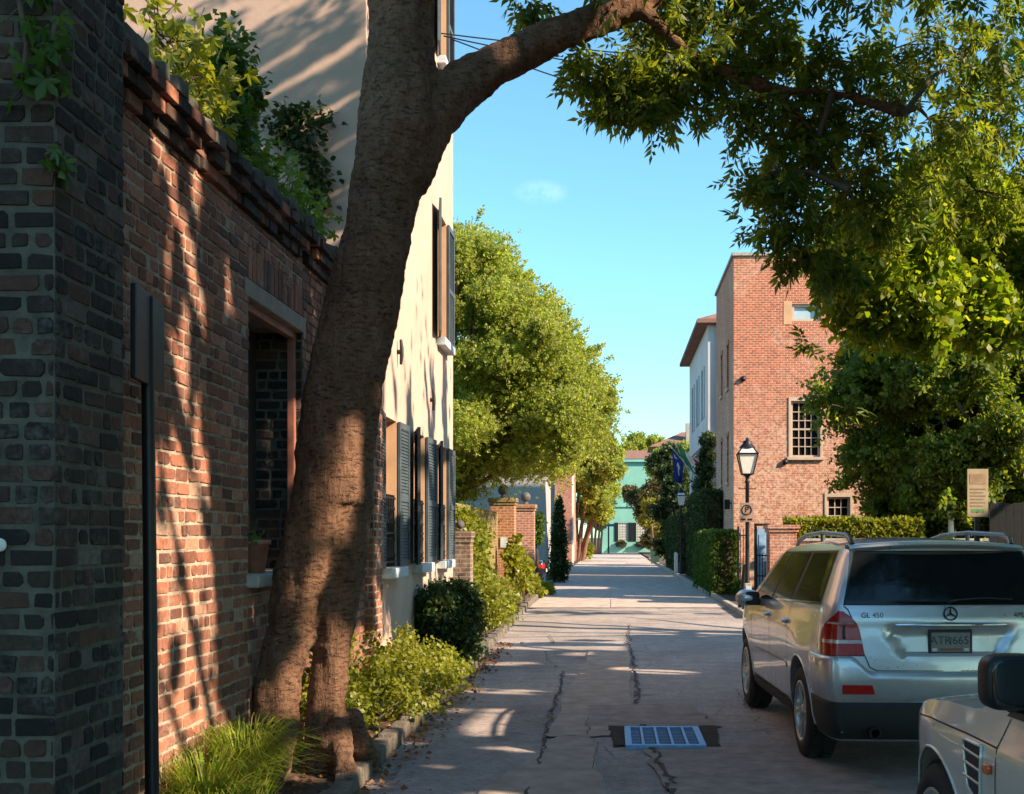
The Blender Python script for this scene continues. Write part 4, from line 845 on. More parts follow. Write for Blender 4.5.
m_ = MB(); e = .55; x0, x1, y0, y1 = WBX - e, WBX + 9 + e, WBY - e, WE + e; m_.add([(x0, y0, WT - .12), (x1, y0, WT - .12), (x1, y1, WT - .12), (x0, y1, WT - .12), (x0, y0, WT + .06), (x1, y0, WT + .06), (x1, y1, WT + .06), (x0, y1, WT + .06), (WBX + 4, WBY + 4.5, WT + 2.1), (WBX + 5, WE - 4.5, WT + 2.1)], [(3, 2, 1, 0), (0, 1, 5, 4), (1, 2, 6, 5), (2, 3, 7, 6), (3, 0, 4, 7), (4, 5, 8), (5, 6, 9, 8), (6, 7, 9), (7, 4, 8, 9)]); m_.build('roof', M['roof'], wbd, True)
m_ = MB(); m_.box(WBX - .10, WBX - .003, WBY - .1, WE, 6.35, 6.75, bev=.02); m_.box(WBX - .002, WBX + 9, WBY - .10, WBY - .003, 6.35, 6.75, bev=.02); m_.build('string_course', M['stucco_white'], wbd, True)
MB().tube([(WBX + .5, WBY - .09, 0), (WBX + .5, WBY - .09, WT - .15)], .08, 8).build('downspout', M['wood_dark'], wbd, True)
for b_, a_, c, d in [(WE - h[0], WE - h[1], h[2], h[3]) for h in sw2]:
    m_ = MB(); m_.box(WBX + .08, WBX + .13, a_ + .003, b_ - .003, c + .003, d - .003); m_.build('window', M['glass_sky'], wbd, True)
    for s0, s1 in ((a_ - .5, a_ - .02), (b_ + .02, b_ + .5)): MB().box(WBX - .055, WBX - .004, s0, s1, c, d, bev=.006).build('shutter', M['stone_blue'], wbd, True)

# ================================================================== trees
LIT_PTS = []        # (point, radius): sunny spots inside crowns and on the trunk; nothing hangs between them and the sun
def in_beam(Pw, skip=0.9):
    hit = np.zeros(len(Pw), bool); s = np.array(SUN)
    for c, rad in LIT_PTS:
        d = Pw - np.array(c); t = d @ s; q = np.linalg.norm(d - t[:, None] * s, axis=1); hit |= (t > skip) & (q < rad)
    return hit
def shades(p, d, size, rng, skip=0.9, ground=True, beams=True):
    u = unit(d); k = np.zeros(len(p), bool)
    for f in (0.0, .55, 1.0):
        q = p + u * size * f
        if ground: k |= sunlit(q)
        if beams: k |= in_beam(q, skip)
    if ground:
        for sg in (-1, 1): q = p + u * size * .55; q[:, 0] += sg * size * .4; k |= sunlit(q)
    return k
def leafgap(q): return sunlit(q) | in_beam(q)
def beamgap(q): return in_beam(q, 1.0)

def PT(px, py, Y=9.0): return P(px, py, Y)
def px_path(lst, Yf): return ([PT(a, b, Yf(i) if callable(Yf) else Yf) for i, (a, b, c) in enumerate(lst)], [.885 * c / F * (Yf(i) if callable(Yf) else Yf) for i, (a, b, c) in enumerate(lst)])
near = thing('street_tree', 'leaning double stemmed tree with dappled bark, growing between the brick wall and the kerb', 'tree', (-2.25, 9.0, 0))
paths = [px_path([(262, 830, 36), (268, 775, 26), (277, 700, 23), (289, 635, 26), (306, 565, 31), (324, 500, 35), (336, 450, 36)], 8.95),
         px_path([(322, 840, 34), (322, 780, 25), (325, 730, 20), (331, 655, 20), (341, 585, 24), (345, 510, 30), (344, 450, 34)], 9.1),
         px_path([(331, 500, 41), (344, 400, 41), (361, 300, 40), (382, 200, 38), (397, 130, 44), (401, 60, 40), (400, 0, 37), (397, -120, 33), (388, -300, 26), (392, -480, 18)], 9.0),
         px_path([(396, 175, 36), (424, 122, 34), (458, 91, 28), (500, 63, 23), (545, 42, 21), (600, 17, 19), (660, -10, 17), (740, -70, 15), (830, -150, 11), (930, -260, 7)], lambda i: 9.0 + .12 * i),
         px_path([(325, 730, 18), (339, 760, 13), (349, 785, 11), (354, 815, 10)], 8.95),
         px_path([(270, 740, 20), (256, 785, 16), (244, 820, 13)], 8.8),
         px_path([(632, 4, 12), (655, 22, 9), (682, 46, 8), (726, 72, 7), (776, 89, 6), (832, 93, 5), (905, 112, 3.5)], lambda i: 9.6 + .08 * i),
         px_path([(770, 86, 5.5), (800, 118, 4.5), (822, 150, 4), (848, 190, 3)], lambda i: 9.95 + .08 * i)]
for x_, y_, dx, dy, q in ((-2.36, 8.82, -.10, -.42, .10), (-2.02, 8.98, .12, -.36, .09), (-2.42, 9.0, -.20, .1, .10), (-1.98, 9.15, .12, .40, .09), (-2.2, 9.2, -.1, .5, .10)):
    paths.append(([Vector((x_, y_, .52)), Vector((x_ + dx * .3, y_ + dy * .3, .28)), Vector((x_ + dx * .65, y_ + dy * .65, .14)), Vector((x_ + dx, y_ + dy, .05))], [q * .7, q, q * .8, q * .35]))
tr = trunk_mesh(paths, .022, .036, 3.0, 1.3, 22); link_mesh('trunk', tr, M['bark'], near, True)
for c, r_ in [((-2.1, 8.8, .9), .24), ((-2.15, 8.8, 1.6), .14), ((-1.95, 8.8, 1.25), .16), ((-1.9, 8.7, 0.45), .25), ((-2.0, 8.8, 2.05), .13), ((-2.0, 8.8, 2.35), .10), ((-2.35, 7.4, .5), .45), ((-2.3, 7.9, .5), .4), ((-2.3, 10.4, .5), .45), ((-2.3, 11.4, .6), .5), ((-2.25, 12.5, .65), .5), ((-2.2, 13.6, .6), .5), ((-2.2, 14.5, .5), .45), ((-2.2, 16.6, 1.0), .22), ((-2.0, 17.6, .9), .2), ((-2.4, 10.6, 1.0), .2), ((-1.8, 8.9, 2.9), .09)]: LIT_PTS.append((c, r_))
r = np.random.default_rng(5)
for q in [(592, 62, 9.8), (640, 66, 9.9), (620, 90, 9.8), (1000, 30, 11.4), (905, 45, 11), (930, 10, 11), (1010, 100, 11.5), (960, 150, 11.3), (840, 20, 10.4), (1015, 160, 11.6)]: LIT_PTS.append((tuple(P(*q)), .34))
def pc(lst): return [(*P(a, b, Y), rr, rr * 1.1, rr * (.85 if len(q) < 1 else .8), (q[0] if q else 1.0)) for a, b, Y, rr, *q in lst]
vis = pc([(592, 62, 9.8, .30, .8), (618, 72, 9.9, .36), (648, 66, 9.9, .36), (668, 92, 9.9, .30), (632, 96, 9.8, .28), (690, 58, 10, .34), (660, 20, 10, .32), (700, 18, 10.2, .36), (720, 66, 10.0, .40), (738, 100, 10.0, .34, .8),
          (754, 40, 10.2, .40), (790, 60, 10.2, .45), (780, 110, 10.1, .40), (815, 100, 10.2, .45), (800, 158, 10.2, .40), (770, 172, 10.0, .30), (774, 214, 10.0, .24, .7), (800, 215, 10.1, .36), (840, 60, 10.4, .45), (850, 130, 10.4, .48), (838, 190, 10.4, .40),
          (800, 250, 10.2, .22, .7), (832, 256, 10.3, .28), (770, 14, 10.4, .3, .7), (885, 95, 10.8, .5), (880, 160, 10.8, .5), (905, 45, 11, .48), (930, 120, 11, .55), (960, 60, 11.2, .55), (1000, 30, 11.4, .5), (985, 110, 11.4, .55), (930, 185, 11.2, .5),
          (1015, 150, 11.6, .5), (975, 190, 11.6, .5), (880, 222, 10.9, .36), (808, 346, 11.0, .11, .35), (832, 405, 11, .10, .3), (530, 2, 9.7, .18, .5), (940, -20, 11, .5), (880, -40, 10.8, .45), (1040, 80, 11.6, .5)])
above = [(float(P(px, py, Y).x), Y, float(P(px, py, Y).z), 1.0, 1.0, .8, .8) for px, py, Y in [(400, -420, 9.2), (480, -330, 9.6), (330, -380, 8.6), (560, -180, 9.6), (650, -150, 10), (740, -130, 10.4), (820, -200, 10.6), (920, -160, 11), (600, -320, 10), (720, -340, 10.5), (520, -480, 9.4), (300, -520, 9.4), (840, -340, 11), (1000, -260, 11.4), (1100, -100, 11.6), (960, -420, 11.2), (420, -600, 9.4), (640, -520, 10), (700, -80, 9.6), (790, -90, 9.8), (880, -100, 10), (970, -110, 10), (1060, -60, 10.2), (1150, -40, 10.4), (1100, -180, 9.6), (1000, -220, 9.2), (880, -240, 9), (760, -240, 9), (640, -240, 9.2), (1200, -120, 9.6), (1250, 0, 10.2), (700, -160, 8.2), (850, -160, 8), (1000, -140, 8), (1150, -120, 8), (560, -260, 8.4)]]
rg_ = np.random.default_rng(12)
for X_ in (.6, 1.8, 3.0, 4.2):  # out-of-view leaf clumps added to shade the house end wall and upper trunk
    for Z_ in (7.6, 9.0, 10.4): above.append((X_ + rg_.normal() * .25, 13.2 - .425 * (X_ + 4) + rg_.normal() * .3, Z_ + .55 * X_ * .6 + rg_.normal() * .2, 1.0, 1.0, .8, .9))
    for Y_ in (6.3, 7.4, 8.5): above.append((X_ + .8 + rg_.normal() * .25, Y_, 7.3 + .45 * X_ + rg_.normal() * .2, .9, .9, .7, .9))
p1, d1, tw1 = clump_points(vis, r, twigs=14, per=8, droop=.3, spread=.11); p2, d2, tw2 = clump_points(above, r, twigs=28, per=10, droop=.3, spread=.10)
p1[:, 2] += 0; d1[:, 2] -= .35; d2[:, 2] -= .35
leaves('crown', p1, d1, .165, M['leaf_near'], 'sprig', near, roll=.8, flat=.45, rng=r, cullq=lambda q: in_beam(q, 1.2))
leaves('crown', p2, d2, .19, M['leaf_near'], 'sprig', near, roll=.8, flat=.45, rng=r, cullq=leafgap)
mb = MB(); twig_mesh(mb, tw1[::3], .009, .003)
for c0, c1 in [((545, 40), 0), ((682, 46), 4), ((726, 72), 8), ((776, 89), 12), ((832, 93), 17), ((905, 112), 27), ((905, 112), 28), ((848, 190), 20), ((848, 190), 15)]:
    a = P(*c0, 9.9); b = Vector(vis[c1][:3]); bm_ = MB().tube([a, a.lerp(b, .5) + Vector((0, 0, .08)), b], [.03, .02, .01], 6); bm_.build('branch', M['twig'], near, True)
tag(mb.build('twigs', M['twig'], near, True), kind='stuff')

def generic_tree(name, label, base, height, crown, ncl, clr, mat, size, kind='tuft', bark='bark_plain', tr_r=.22, twigs=36, per=14, droop=.2, seed=0, cullit=True, group=None, extra=(), forks=5, shell=.55, keep=None, spread=.07, keepfrac=0.0, flat=.5, shoots=None):
    """crown: (cx, cy, cz, rx, ry, rz); clumps of radius about clr fill it, more of them near its surface."""
    rg = np.random.default_rng(seed + 100); t = thing(name, label, 'tree', base, 0, group)
    cx, cy, cz, rx, ry, rz = crown; cl = []
    n = 0
    while n < ncl:
        d = rg.normal(0, 1, 3); d /= np.linalg.norm(d); rr = shell + (1 - shell) * rg.random() ** .7
        c = np.array([cx, cy, cz]) + d * np.array([rx, ry, rz]) * rr; q = clr * rg.uniform(.65, 1.3)
        if keep is not None and not keep(c): continue
        cl.append((*c, q, q, q * .8, rg.uniform(.75, 1.25))); n += 1
    Pa, Da = [], []
    if cl:
        p, d, tw = clump_points(cl, rg, twigs, per, droop, spread)
        Pa.append(p); Da.append(d)
    if len(extra):
        p, d, tw = clump_points(extra, rg, twigs, per, droop, spread)
        if cl: leaves('crown', p, d, size, mat, kind, t, rng=rg, flat=flat, cullq=beamgap if cullit else None)
        else: Pa.append(p); Da.append(d)
    if shoots is not None: Pa.append(shoots[0]); Da.append(shoots[1])
    cl += list(extra); p, d = np.concatenate(Pa), np.concatenate(Da)
    leaves('crown', p, d, size, mat, kind, t, rng=rg, flat=flat, cullq=(beamgap if cullit == 'beam' else leafgap) if cullit else None)
    b = Vector(base); top = Vector((cx, cy, cz)); pts = [b + Vector((0, 0, -.1)), b.lerp(top, .3) + Vector((rg.normal() * .12, rg.normal() * .12, 0)), b.lerp(top, .65) + Vector((rg.normal() * .2, rg.normal() * .2, 0)), top, top + Vector((rg.normal() * .3, 0, rz * .6))]
    m_ = MB(); m_.tube(pts, [tr_r * 1.35, tr_r, tr_r * .8, tr_r * .5, tr_r * .15], 12)
    for i in range(min(forks * 3, len(cl))):
        c = Vector(cl[(i * 7) % len(cl)][:3]); s_ = pts[1].lerp(pts[3], .25 + .75 * (i % forks) / forks); md = s_.lerp(c, .5) + Vector((rg.normal() * .2, rg.normal() * .2, .25)); m_.tube([s_, md, c], [tr_r * .42, tr_r * .26, tr_r * .08], 7)
    m_.build('trunk', M[bark], t, True)
    return t
# sunny spots in the crown hanging in at the right
lit_cl = pc([(862, 246, 13, .50), (880, 262, 13, .55), (910, 232, 13.2, .6), (945, 250, 13.4, .6), (985, 226, 13.6, .65), (1010, 262, 13.6, .6), (905, 296, 13.2, .5), (866, 290, 13, .40), (985, 300, 13.6, .5), (1020, 205, 13.8, .6), (920, 322, 13.2, .26, .6), (950, 180, 13.6, .5)])
for c in lit_cl: LIT_PTS.append((c[:3], .72))
shrub_later = []
for q, r_ in (((3.5, 36.9, 1.3), .62), ((3.5, 36.9, .6), .5), ((5.6, 33.2, 2.2), .5), ((6.6, 33.2, 2.2), .6), ((7.6, 33.2, 2.2), .6), ((4.62, 15, 2.45), .30), ((4.6, 15, 2.7), .25)): LIT_PTS.append((q, r_))
# trees along the right side, crowns pruned for chosen sun patches, shade the near lane
generic_tree('shade_tree', 'bright sunlit yellow green tree hanging over the parked cars', (10.4, 16.4, .1), 12, (9.0, 14.0, 7.0, 4.0, 4.0, 4.9), 90, 1.15, M['leaf_bright'], .24, seed=1, twigs=46, per=16, extra=[(*c[:6], c[6] * 1.3) for c in lit_cl], tr_r=.3, forks=2, keep=lambda c: c[0] - 4.9 > (c[1] - 9) * .16 or c[2] > 9.5)
generic_tree('evergreen_tree', 'big dark evergreen tree behind the wall, hiding the right side of the brick building', (8.45, 35.0, .1), 10, (11.0, 35.6, 5.5, 4.3, 3.2, 3.7), 110, 1.0, M['leaf_ever'], .36, seed=2, tr_r=.3, twigs=34, per=14, droop=.3, forks=6, cullit='beam', shell=.4, keep=lambda c: c[2] > 2.2)
for i, x in enumerate((9.6, 11.2, 12.8)): shrub_later.append((x, 34.6))
back_cl = [(*P(a, b, Y), q, q, q * .8, 1.0) for a, b, Y, q in [(x_, y_, Y_ - 3.2, q_ * .8) for x_, y_, Y_, q_ in [(870, 335, 19, .6), (905, 350, 19.5, .7), (950, 335, 19, .7), (1000, 345, 19.5, .8), (1020, 390, 20, .8), (975, 385, 20, .7), (935, 395, 20, .6), (1010, 440, 20, .6), (880, 300, 18, .5), (1030, 300, 18.5, .8), (970, 290, 18.5, .7), (1040, 470, 20, .5)]]]
for i, (x, y, z, lab) in enumerate([(8.6, 5.0, 7.6, 'unseen leafy tree on the right of the lane, beside the champagne car'), (8.6, -2.2, 8.2, 'unseen leafy tree shading the lane from the right, behind the viewer'), (14.5, 9.5, 8.6, 'unseen tall tree in the gardens to the right, furthest from the lane'), (11.5, 19.5, 7.8, 'olive green tree at the right edge, behind the bright green one'), (-6.5, -6.5, 6.5, 'unseen tree added on the left behind the viewer to block sky light')]):
    generic_tree('shade_tree', lab, (x, y, .1), 13, (x, y, z, 4.4, 4.7, 5.2), 110 if i < 2 else 80, 1.2, M['leaf_near'], .36, seed=10 + i, tr_r=.3)  # mostly unseen trees, placed and pruned to shape shade and sun patches

# left: the big fine leaved tree behind the boundary wall
mid_keep = lambda c: True
def midcl():
    rg = np.random.default_rng(42); out = []
    prof = [(455, 238, 600), (470, 240, 560), (490, 262, 505), (520, 300, 500), (550, 330, 490), (568, 352, 478), (585, 380, 462), (596, 402, 440)]
    for _ in range(400):
        if len(out) >= 150: break
        px = rg.uniform(440, 588); Y = rg.uniform(28, 36)
        top = np.interp(px, [q[0] for q in prof], [q[1] for q in prof]); bot = np.interp(px, [455, 480, 520, 560, 606], [492, 474, 470, 464, 432])
        py = rg.uniform(top + 12, bot - 6); c = P(px, py, Y); q = .62 * rg.uniform(.35, 1.25); out.append((*c, q * 1.2, q, q * .75, rg.uniform(.45, 1.1)))
    for _ in range(80):       # feathery shoots along the outline
        px = rg.uniform(455, 598); top = np.interp(px, [q[0] for q in prof], [q[1] for q in prof]); c = P(px, top + rg.uniform(-2, 22), rg.uniform(29, 34)); q = rg.uniform(.5, 1.1); out.append((*c, .62 * q, .35, .46 * q, .35))
    for _ in range(40): out.append((rg.uniform(-8.5, -4.8), rg.uniform(29, 36), rg.uniform(4, 9.5), .9, .9, .7, .8))
    return out
def outline_shoots():
    rg = np.random.default_rng(77); Ps, Ds = [], []
    for _ in range(170):
        px = rg.uniform(452, 600); top = np.interp(px, [455, 470, 490, 520, 550, 568, 585, 600], [238, 240, 262, 300, 330, 352, 380, 405]); b = np.array(P(px, top + rg.uniform(0, 18), rg.uniform(29.5, 34)))
        dv = np.array([.75 + rg.normal() * .35, rg.normal() * .3, .62 + rg.normal() * .3]); dv /= np.linalg.norm(dv); ln_ = rg.uniform(.45, 1.15); n = int(26 * ln_); t_ = np.sort(rg.uniform(.1, 1, n)); q = b + dv * (t_ * ln_)[:, None]; q[:, 2] -= .18 * ln_ * t_ ** 2; q += rg.normal(0, .05, q.shape) * (1.3 - t_)[:, None]
        Ps.append(q); Ds.append(dv * .8 + rg.normal(0, .5, q.shape))
    return np.concatenate(Ps), np.concatenate(Ds)
generic_tree('fine_leaved_tree', 'broad sunny yellow green tree spreading over the boundary wall and the lane', (-4.6, 31.5, .1), 9, (-4.2, 32, 5.8, .1, .1, .1), 0, .6, M['leaf_mid'], .17, seed=3, extra=midcl(), shoots=outline_shoots(), cullit=False, tr_r=.2, twigs=40, per=18, droop=.12, spread=.26, forks=9, flat=.4)
# crape myrtle further down on the left
T2 = 92.0
def cl2(lst, Y, dY=1.5, seed=0, q=1.0):
    rg = np.random.default_rng(seed); return [(*P(a, b, Y + rg.uniform(-dY, dY)), s_ / F * Y, s_ / F * Y, s_ / F * Y * .85, q) for a, b, s_ in lst]
t = thing('crape_myrtle', 'loose yellow green crape myrtle with several bare reddish stems, beside the narrow brick house', 'tree', P(580, 561, 93)); t.location.z = 0
ex = cl2([(590, 445, 12), (603, 455, 13), (580, 460, 12), (612, 468, 10), (596, 475, 14), (582, 482, 12), (608, 488, 10), (598, 498, 12), (586, 508, 9), (603, 512, 8), (590, 432, 9), (605, 440, 9), (615, 455, 7), (576, 440, 10), (600, 425, 7)], T2, 2, 4)
p, d, tw = clump_points(ex, np.random.default_rng(8), 60, 12, .15, .12); leaves('crown', p, d, .48, M['leaf_mid'], 'tuft', t, rng=np.random.default_rng(9)); m_ = MB()
for a, b in (((578, 562), (590, 480)), ((580, 562), (606, 478)), ((576, 562), (580, 470)), ((582, 562), (598, 510))):
    q0, q1 = P(*a, 93), P(*b, 92); q0.z = -.02; m_.tube([q0, q0.lerp(q1, .4) + Vector((-.1, 0, .2)), q1], [.22, .15, .07], 8)
m_.build('trunk', M['bark_red'], t, True)
t = thing('slender_tree', 'slender multi stemmed tree with pale bare trunks just left of the teal house', 'tree', P(595, 552, 128)); t.location.z = 0
p, d, tw = clump_points(cl2([(592, 515, 8), (600, 505, 9), (606, 498, 8), (596, 495, 9), (588, 500, 9), (600, 522, 6)], 128, 2, 7), np.random.default_rng(18), 40, 12, .15, .12); leaves('crown', p, d, .55, M['leaf_mid'], 'tuft', t, rng=np.random.default_rng(19)); m_ = MB()
for a, b in (((594, 553), (596, 505)), ((597, 553), (600, 510)), ((600, 553), (602, 512)), ((592, 553), (590, 505))):
    q0, q1 = P(*a, 128), P(*b, 128); q0.z = -.02; m_.tube([q0, q0.lerp(q1, .5) + Vector((.08, 0, 0)), q1], [.16, .12, .08], 7)
m_.build('trunk', M['bark_red'], t, True)
# trees behind the teal house
def simple_tree(name, label, px, Y, lst, mat, size, seed, q=1.0, tw=46, tr=.3, dY=2.0, group=None, cat='tree', droop=.15):
    b = P(px, 537, Y); b.z = 0; t = thing(name, label, cat, b, group=group); ex = cl2(lst, Y, dY, seed, q); p, d, _ = clump_points(ex, np.random.default_rng(seed), tw, 12, droop, .12); leaves('crown', p, d, size, mat, 'tuft', t, rng=np.random.default_rng(seed + 1))
    m_ = MB(); top = Vector(ex[0][:3]); m_.tube([b + Vector((0, 0, -.05)), b.lerp(top, .5) + Vector((.1, 0, 0)), top], [tr, tr * .7, tr * .3], 9)
    for e in ex[1::2]: c = Vector(e[:3]); s_ = b.lerp(top, .6); m_.tube([s_, s_.lerp(c, .5) + Vector((0, 0, .2)), c], [tr * .4, tr * .25, tr * .08], 6)
    m_.build('trunk', M['bark_plain'], t, True); return t
simple_tree('distant_tree', 'airy green tree rising behind the roof of the teal house', 640, 165, [(640, 448, 10), (628, 452, 9), (650, 450, 9), (636, 440, 7), (655, 441, 6), (622, 460, 8), (648, 460, 9)], M['leaf_mid'], .8, 31, .8)
simple_tree('bronze_tree', 'bronze tinged bushy tree overhanging the lane before the teal house', 662, 104, [(648, 500, 10), (636, 498, 8), (655, 488, 11), (645, 512, 9), (660, 505, 11), (668, 490, 10), (630, 492, 5), (655, 525, 8), (662, 535, 8), (650, 540, 6)], M['leaf_bronze'], .5, 32, 1.1)
simple_tree('leafy_tree', 'tall dark green tree behind the flags, on the right side of the lane', 672, 78, [(668, 470, 13), (658, 462, 9), (680, 462, 11), (674, 490, 14), (664, 510, 13), (684, 500, 11), (675, 530, 13), (665, 545, 10), (685, 540, 12), (672, 452, 8), (680, 478, 11), (684, 520, 10)], M['leaf_dark'], .42, 33, 1.3)
simple_tree('yellow_bush', 'sunlit yellow bush hanging out of the dark trees right of the lane', 652, 90, [(650, 505, 5), (656, 518, 6), (646, 520, 4), (660, 530, 5)], M['leaf_yellow'], .4, 34, 1.0, tr=.12, cat='bush')
simple_tree('distant_tree', 'pale green tree beside the distant hipped roof', 664, 118, [(662, 457, 8), (672, 452, 8), (682, 450, 7), (655, 466, 7), (690, 452, 6)], M['leaf_mid'], .6, 36, .9)
# vine covered corner between the two buildings
simple_tree('wall_creeper', 'dark creeper climbing the corner of the pale stucco building', 704, 54.5, [(705, 470, 7), (707, 455, 6), (703, 485, 8), (700, 500, 8), (706, 500, 7), (708, 440, 5), (704, 515, 8), (698, 520, 8)], M['leaf_dark'], .26, 35, 1.2, tr=.06, dY=.5, cat='climber')

# ================================================================== hedges, shrubs, beds
def box_hedge(name, label, x0, x1, y0, y1, z0, z1, mat, size, n, seed, cat='hedge', group=None, rz=None, kind='wide'):
    rg = np.random.default_rng(seed); t = thing(name, label, cat, ((x0 + x1) / 2, (y0 + y1) / 2, 0), group=group)
    w_, d_, h_ = x1 - x0, y1 - y0, z1 - z0; A = np.array([d_ * h_, d_ * h_, w_ * h_, w_ * h_, w_ * d_]); f = rg.choice(5, n, p=A / A.sum()); u, v = rg.random(n), rg.random(n); dep = np.abs(rg.normal(0, .07, n)) - .02
    p = np.empty((n, 3)); dn = np.zeros((n, 3))
    for k, (ax, s_) in enumerate(((0, -1), (0, 1), (1, -1), (1, 1), (2, 1))):
        m_ = f == k; a, b = [q for q in (0, 1, 2) if q != ax]; lo = np.array([x0, y0, z0]); hi = np.array([x1, y1, z1]); p[m_, a] = lo[a] + (hi - lo)[a] * u[m_]; p[m_, b] = lo[b] + (hi - lo)[b] * v[m_]; p[m_, ax] = (hi[ax] - dep[m_]) if s_ > 0 else (lo[ax] + dep[m_]); dn[m_, ax] = s_
    bulge = nz2(p[:, 0] * 2.1 + p[:, 1], p[:, 2] * 2.3 + p[:, 1] * 1.3, 1.0, seed) * .045; p += dn * bulge[:, None]
    d = dn * .7 + rg.normal(0, .7, (n, 3)); leaves('foliage', p, d, size, mat, kind, t, rng=rg, flat=.3)
    i_ = .13; m_ = MB(); m_.box(x0 + i_, x1 - i_, y0 + i_, y1 - i_, 0, z1 - i_); m_.build('stems', M['twig'], t, True); return t
box_hedge('clipped_hedge', 'clipped box hedge with its sunlit end towards the lane, right of the lane', 3.12, 3.86, 37.0, 45.0, .05, 2.02, M['leaf_hedge'], .085, 26000, 1)
box_hedge('clipped_hedge', 'tall dark clipped hedge rising behind the lower box hedge', 3.55, 4.35, 46.5, 56, .05, 3.65, M['leaf_dark'], .11, 26000, 2)
box_hedge('clipped_hedge', 'low sunlit yellow green hedge along the garden wall behind the silver car', 4.95, 8.6, 33.2, 34.2, .05, 2.32, M['leaf_yellow'], .12, 16000, 3)
box_hedge('clipped_hedge', 'dark hedge behind the far lamp post on the right side of the lane', 3.3, 4.2, 59, 72, .05, 2.9, M['leaf_dark'], .13, 20000, 4)
def shrub(name, label, blobs, mat, size, twigs, per, seed, kind='wide', cat='shrub', droop=.12, group=None, spread=.09, stems=True, flat=.5):
    rg = np.random.default_rng(seed); c0 = blobs[0]; t = thing(name, label, cat, (c0[0], c0[1], .1), group=group); p, d, tw = clump_points(blobs, rg, twigs, per, droop, spread, .25); k = p[:, 2] > .1; leaves('foliage', p[k], d[k], size, mat, kind, t, rng=rg, flat=flat)
    if stems:
        m_ = MB(); b = Vector((c0[0], c0[1], .05))
        for i, q in enumerate(tw[::max(1, len(tw) // 24)]): m_.tube([b + Vector((rg.normal() * .06, rg.normal() * .06, 0)), b.lerp(Vector(q[0]), .8), Vector(q[2])], [.012, .008, .003], 4, cap=False)
        m_.build('stems', M['twig'], t, True)
    return t
shrub('round_shrub', 'dense dark green rounded shrub in front of the pink house', [(-2.38, 17.3, .70, .46, .6, .52), (-2.3, 16.9, .42, .48, .5, .36), (-2.45, 17.8, .85, .42, .5, .42), (-2.2, 17.5, .9, .3, .35, .34), (-2.5, 16.9, .85, .3, .4, .34)], M['leaf_dark'], .062, 240, 22, 51)
shrub('low_shrub', 'low yellow green shrub sprawling over the kerb, nearest the tree trunk', [(-2.42, 10.9, .40, .34, .5, .30), (-2.35, 11.8, .44, .38, .5, .34), (-2.3, 12.8, .46, .40, .55, .34), (-2.3, 13.7, .44, .42, .5, .32), (-2.2, 14.5, .40, .40, .5, .28), (-2.5, 10.3, .52, .24, .4, .42, .6), (-2.6, 11.2, .85, .2, .3, .4, .4), (-2.1, 14.9, .30, .4, .3, .16, .6), (-2.4, 12.1, .78, .2, .4, .2, .14), (-2.45, 14.0, .75, .2, .4, .22, .14), (-1.95, 11.6, .35, .35, .4, .2, .4), (-1.9, 13.4, .3, .3, .4, .18, .4)], M['leaf_yellow'], .05, 90, 16, 52, droop=.3)
shrub('round_shrub', 'sunlit light green shrub along the kerb, below the flowering climber', [(-2.45, 23.0, .55, .5, .7, .5), (-2.4, 24.0, .6, .5, .7, .55), (-2.45, 25.2, .6, .48, .7, .5)], M['leaf_yellow'], .075, 130, 20, 53)
shrub('climbing_shrub', 'tall sunlit climber with pale flowers in front of the mossy boundary wall', [(-2.95, 24.5, 1.3, .35, .6, .7), (-3.05, 25.5, 1.9, .35, .6, .6), (-3.0, 26.5, 1.5, .35, .7, .7), (-3.1, 27.5, 1.9, .3, .6, .5), (-2.9, 27.0, .8, .4, .7, .6), (-3.1, 25.0, 2.2, .2, .4, .4, .6)], M['leaf_yellow'], .10, 70, 14, 54, cat='climber')
shrub('leafy_plant', 'bright broad leaved plants at the foot of the gate pier, spilling on to the lane', [(-2.55, 34.0, .8, .3, .6, .6), (-2.4, 36.5, .35, .35, .7, .25), (-2.2, 38.5, .22, .3, .6, .15), (-2.75, 33.0, 1.2, .25, .4, .5), (-2.8, 35.2, 1.5, .2, .3, .5, .7)], M['leaf_yellow'], .15, 40, 12, 55, cat='plant')
shrub('bushy_plant', 'small green shrub trailing from behind the slimmer gate pier', [(-2.6, 41.8, 2.4, .25, .3, .4), (-2.58, 41.8, 1.9, .2, .3, .4)], M['leaf_hedge'], .10, 40, 12, 56, cat='plant')
# cypress and small bushes
def cone_shrub(label, px, Y, wpx, top, mat, seed, size=.10):
    b = P(px, 537, Y); rx = wpx / F * Y / 2; zt = CH - (top - CY) / F * Y; bl = []
    for i in range(7): f_ = i / 6; rr = rx * (1 - .75 * f_ ** 1.6) * .9; bl.append((b.x, Y, .35 + (zt - .7) * f_, rr, rr, .5))
    return shrub('cone_conifer', label, bl, mat, size, 120, 14, seed, cat='conifer', droop=.05)
cone_shrub('dark columnar conifer at the edge of the lane behind the gate piers', 559, 49, 22, 500, M['leaf_dark'], 57)
shrub('bushy_plant', 'small light green bush at the foot of the reddish stemmed tree', [(P(586, 548, 100).x, 100, .8, .5, .6, .8)], M['leaf_yellow'], .3, 70, 10, 58, cat='bush')
shrub('bushy_plant', 'green bushes under the lower wall lamp beside the box hedge', [(4.1, 41.5, .6, .3, .5, .5), (3.9, 36.2, .35, .25, .4, .3)], M['leaf_hedge'], .09, 60, 10, 60, cat='bush')
shrub('azalea_bush', 'bronze green bush under the lower window of the brick building', [(8.6, 38, 2.2, .6, .6, .6), (9.4, 38, 2.4, .6, .5, .6), (7.9, 38.6, 1.9, .6, .5, .5)], M['leaf_bronze'], .16, 60, 12, 61, cat='bush')
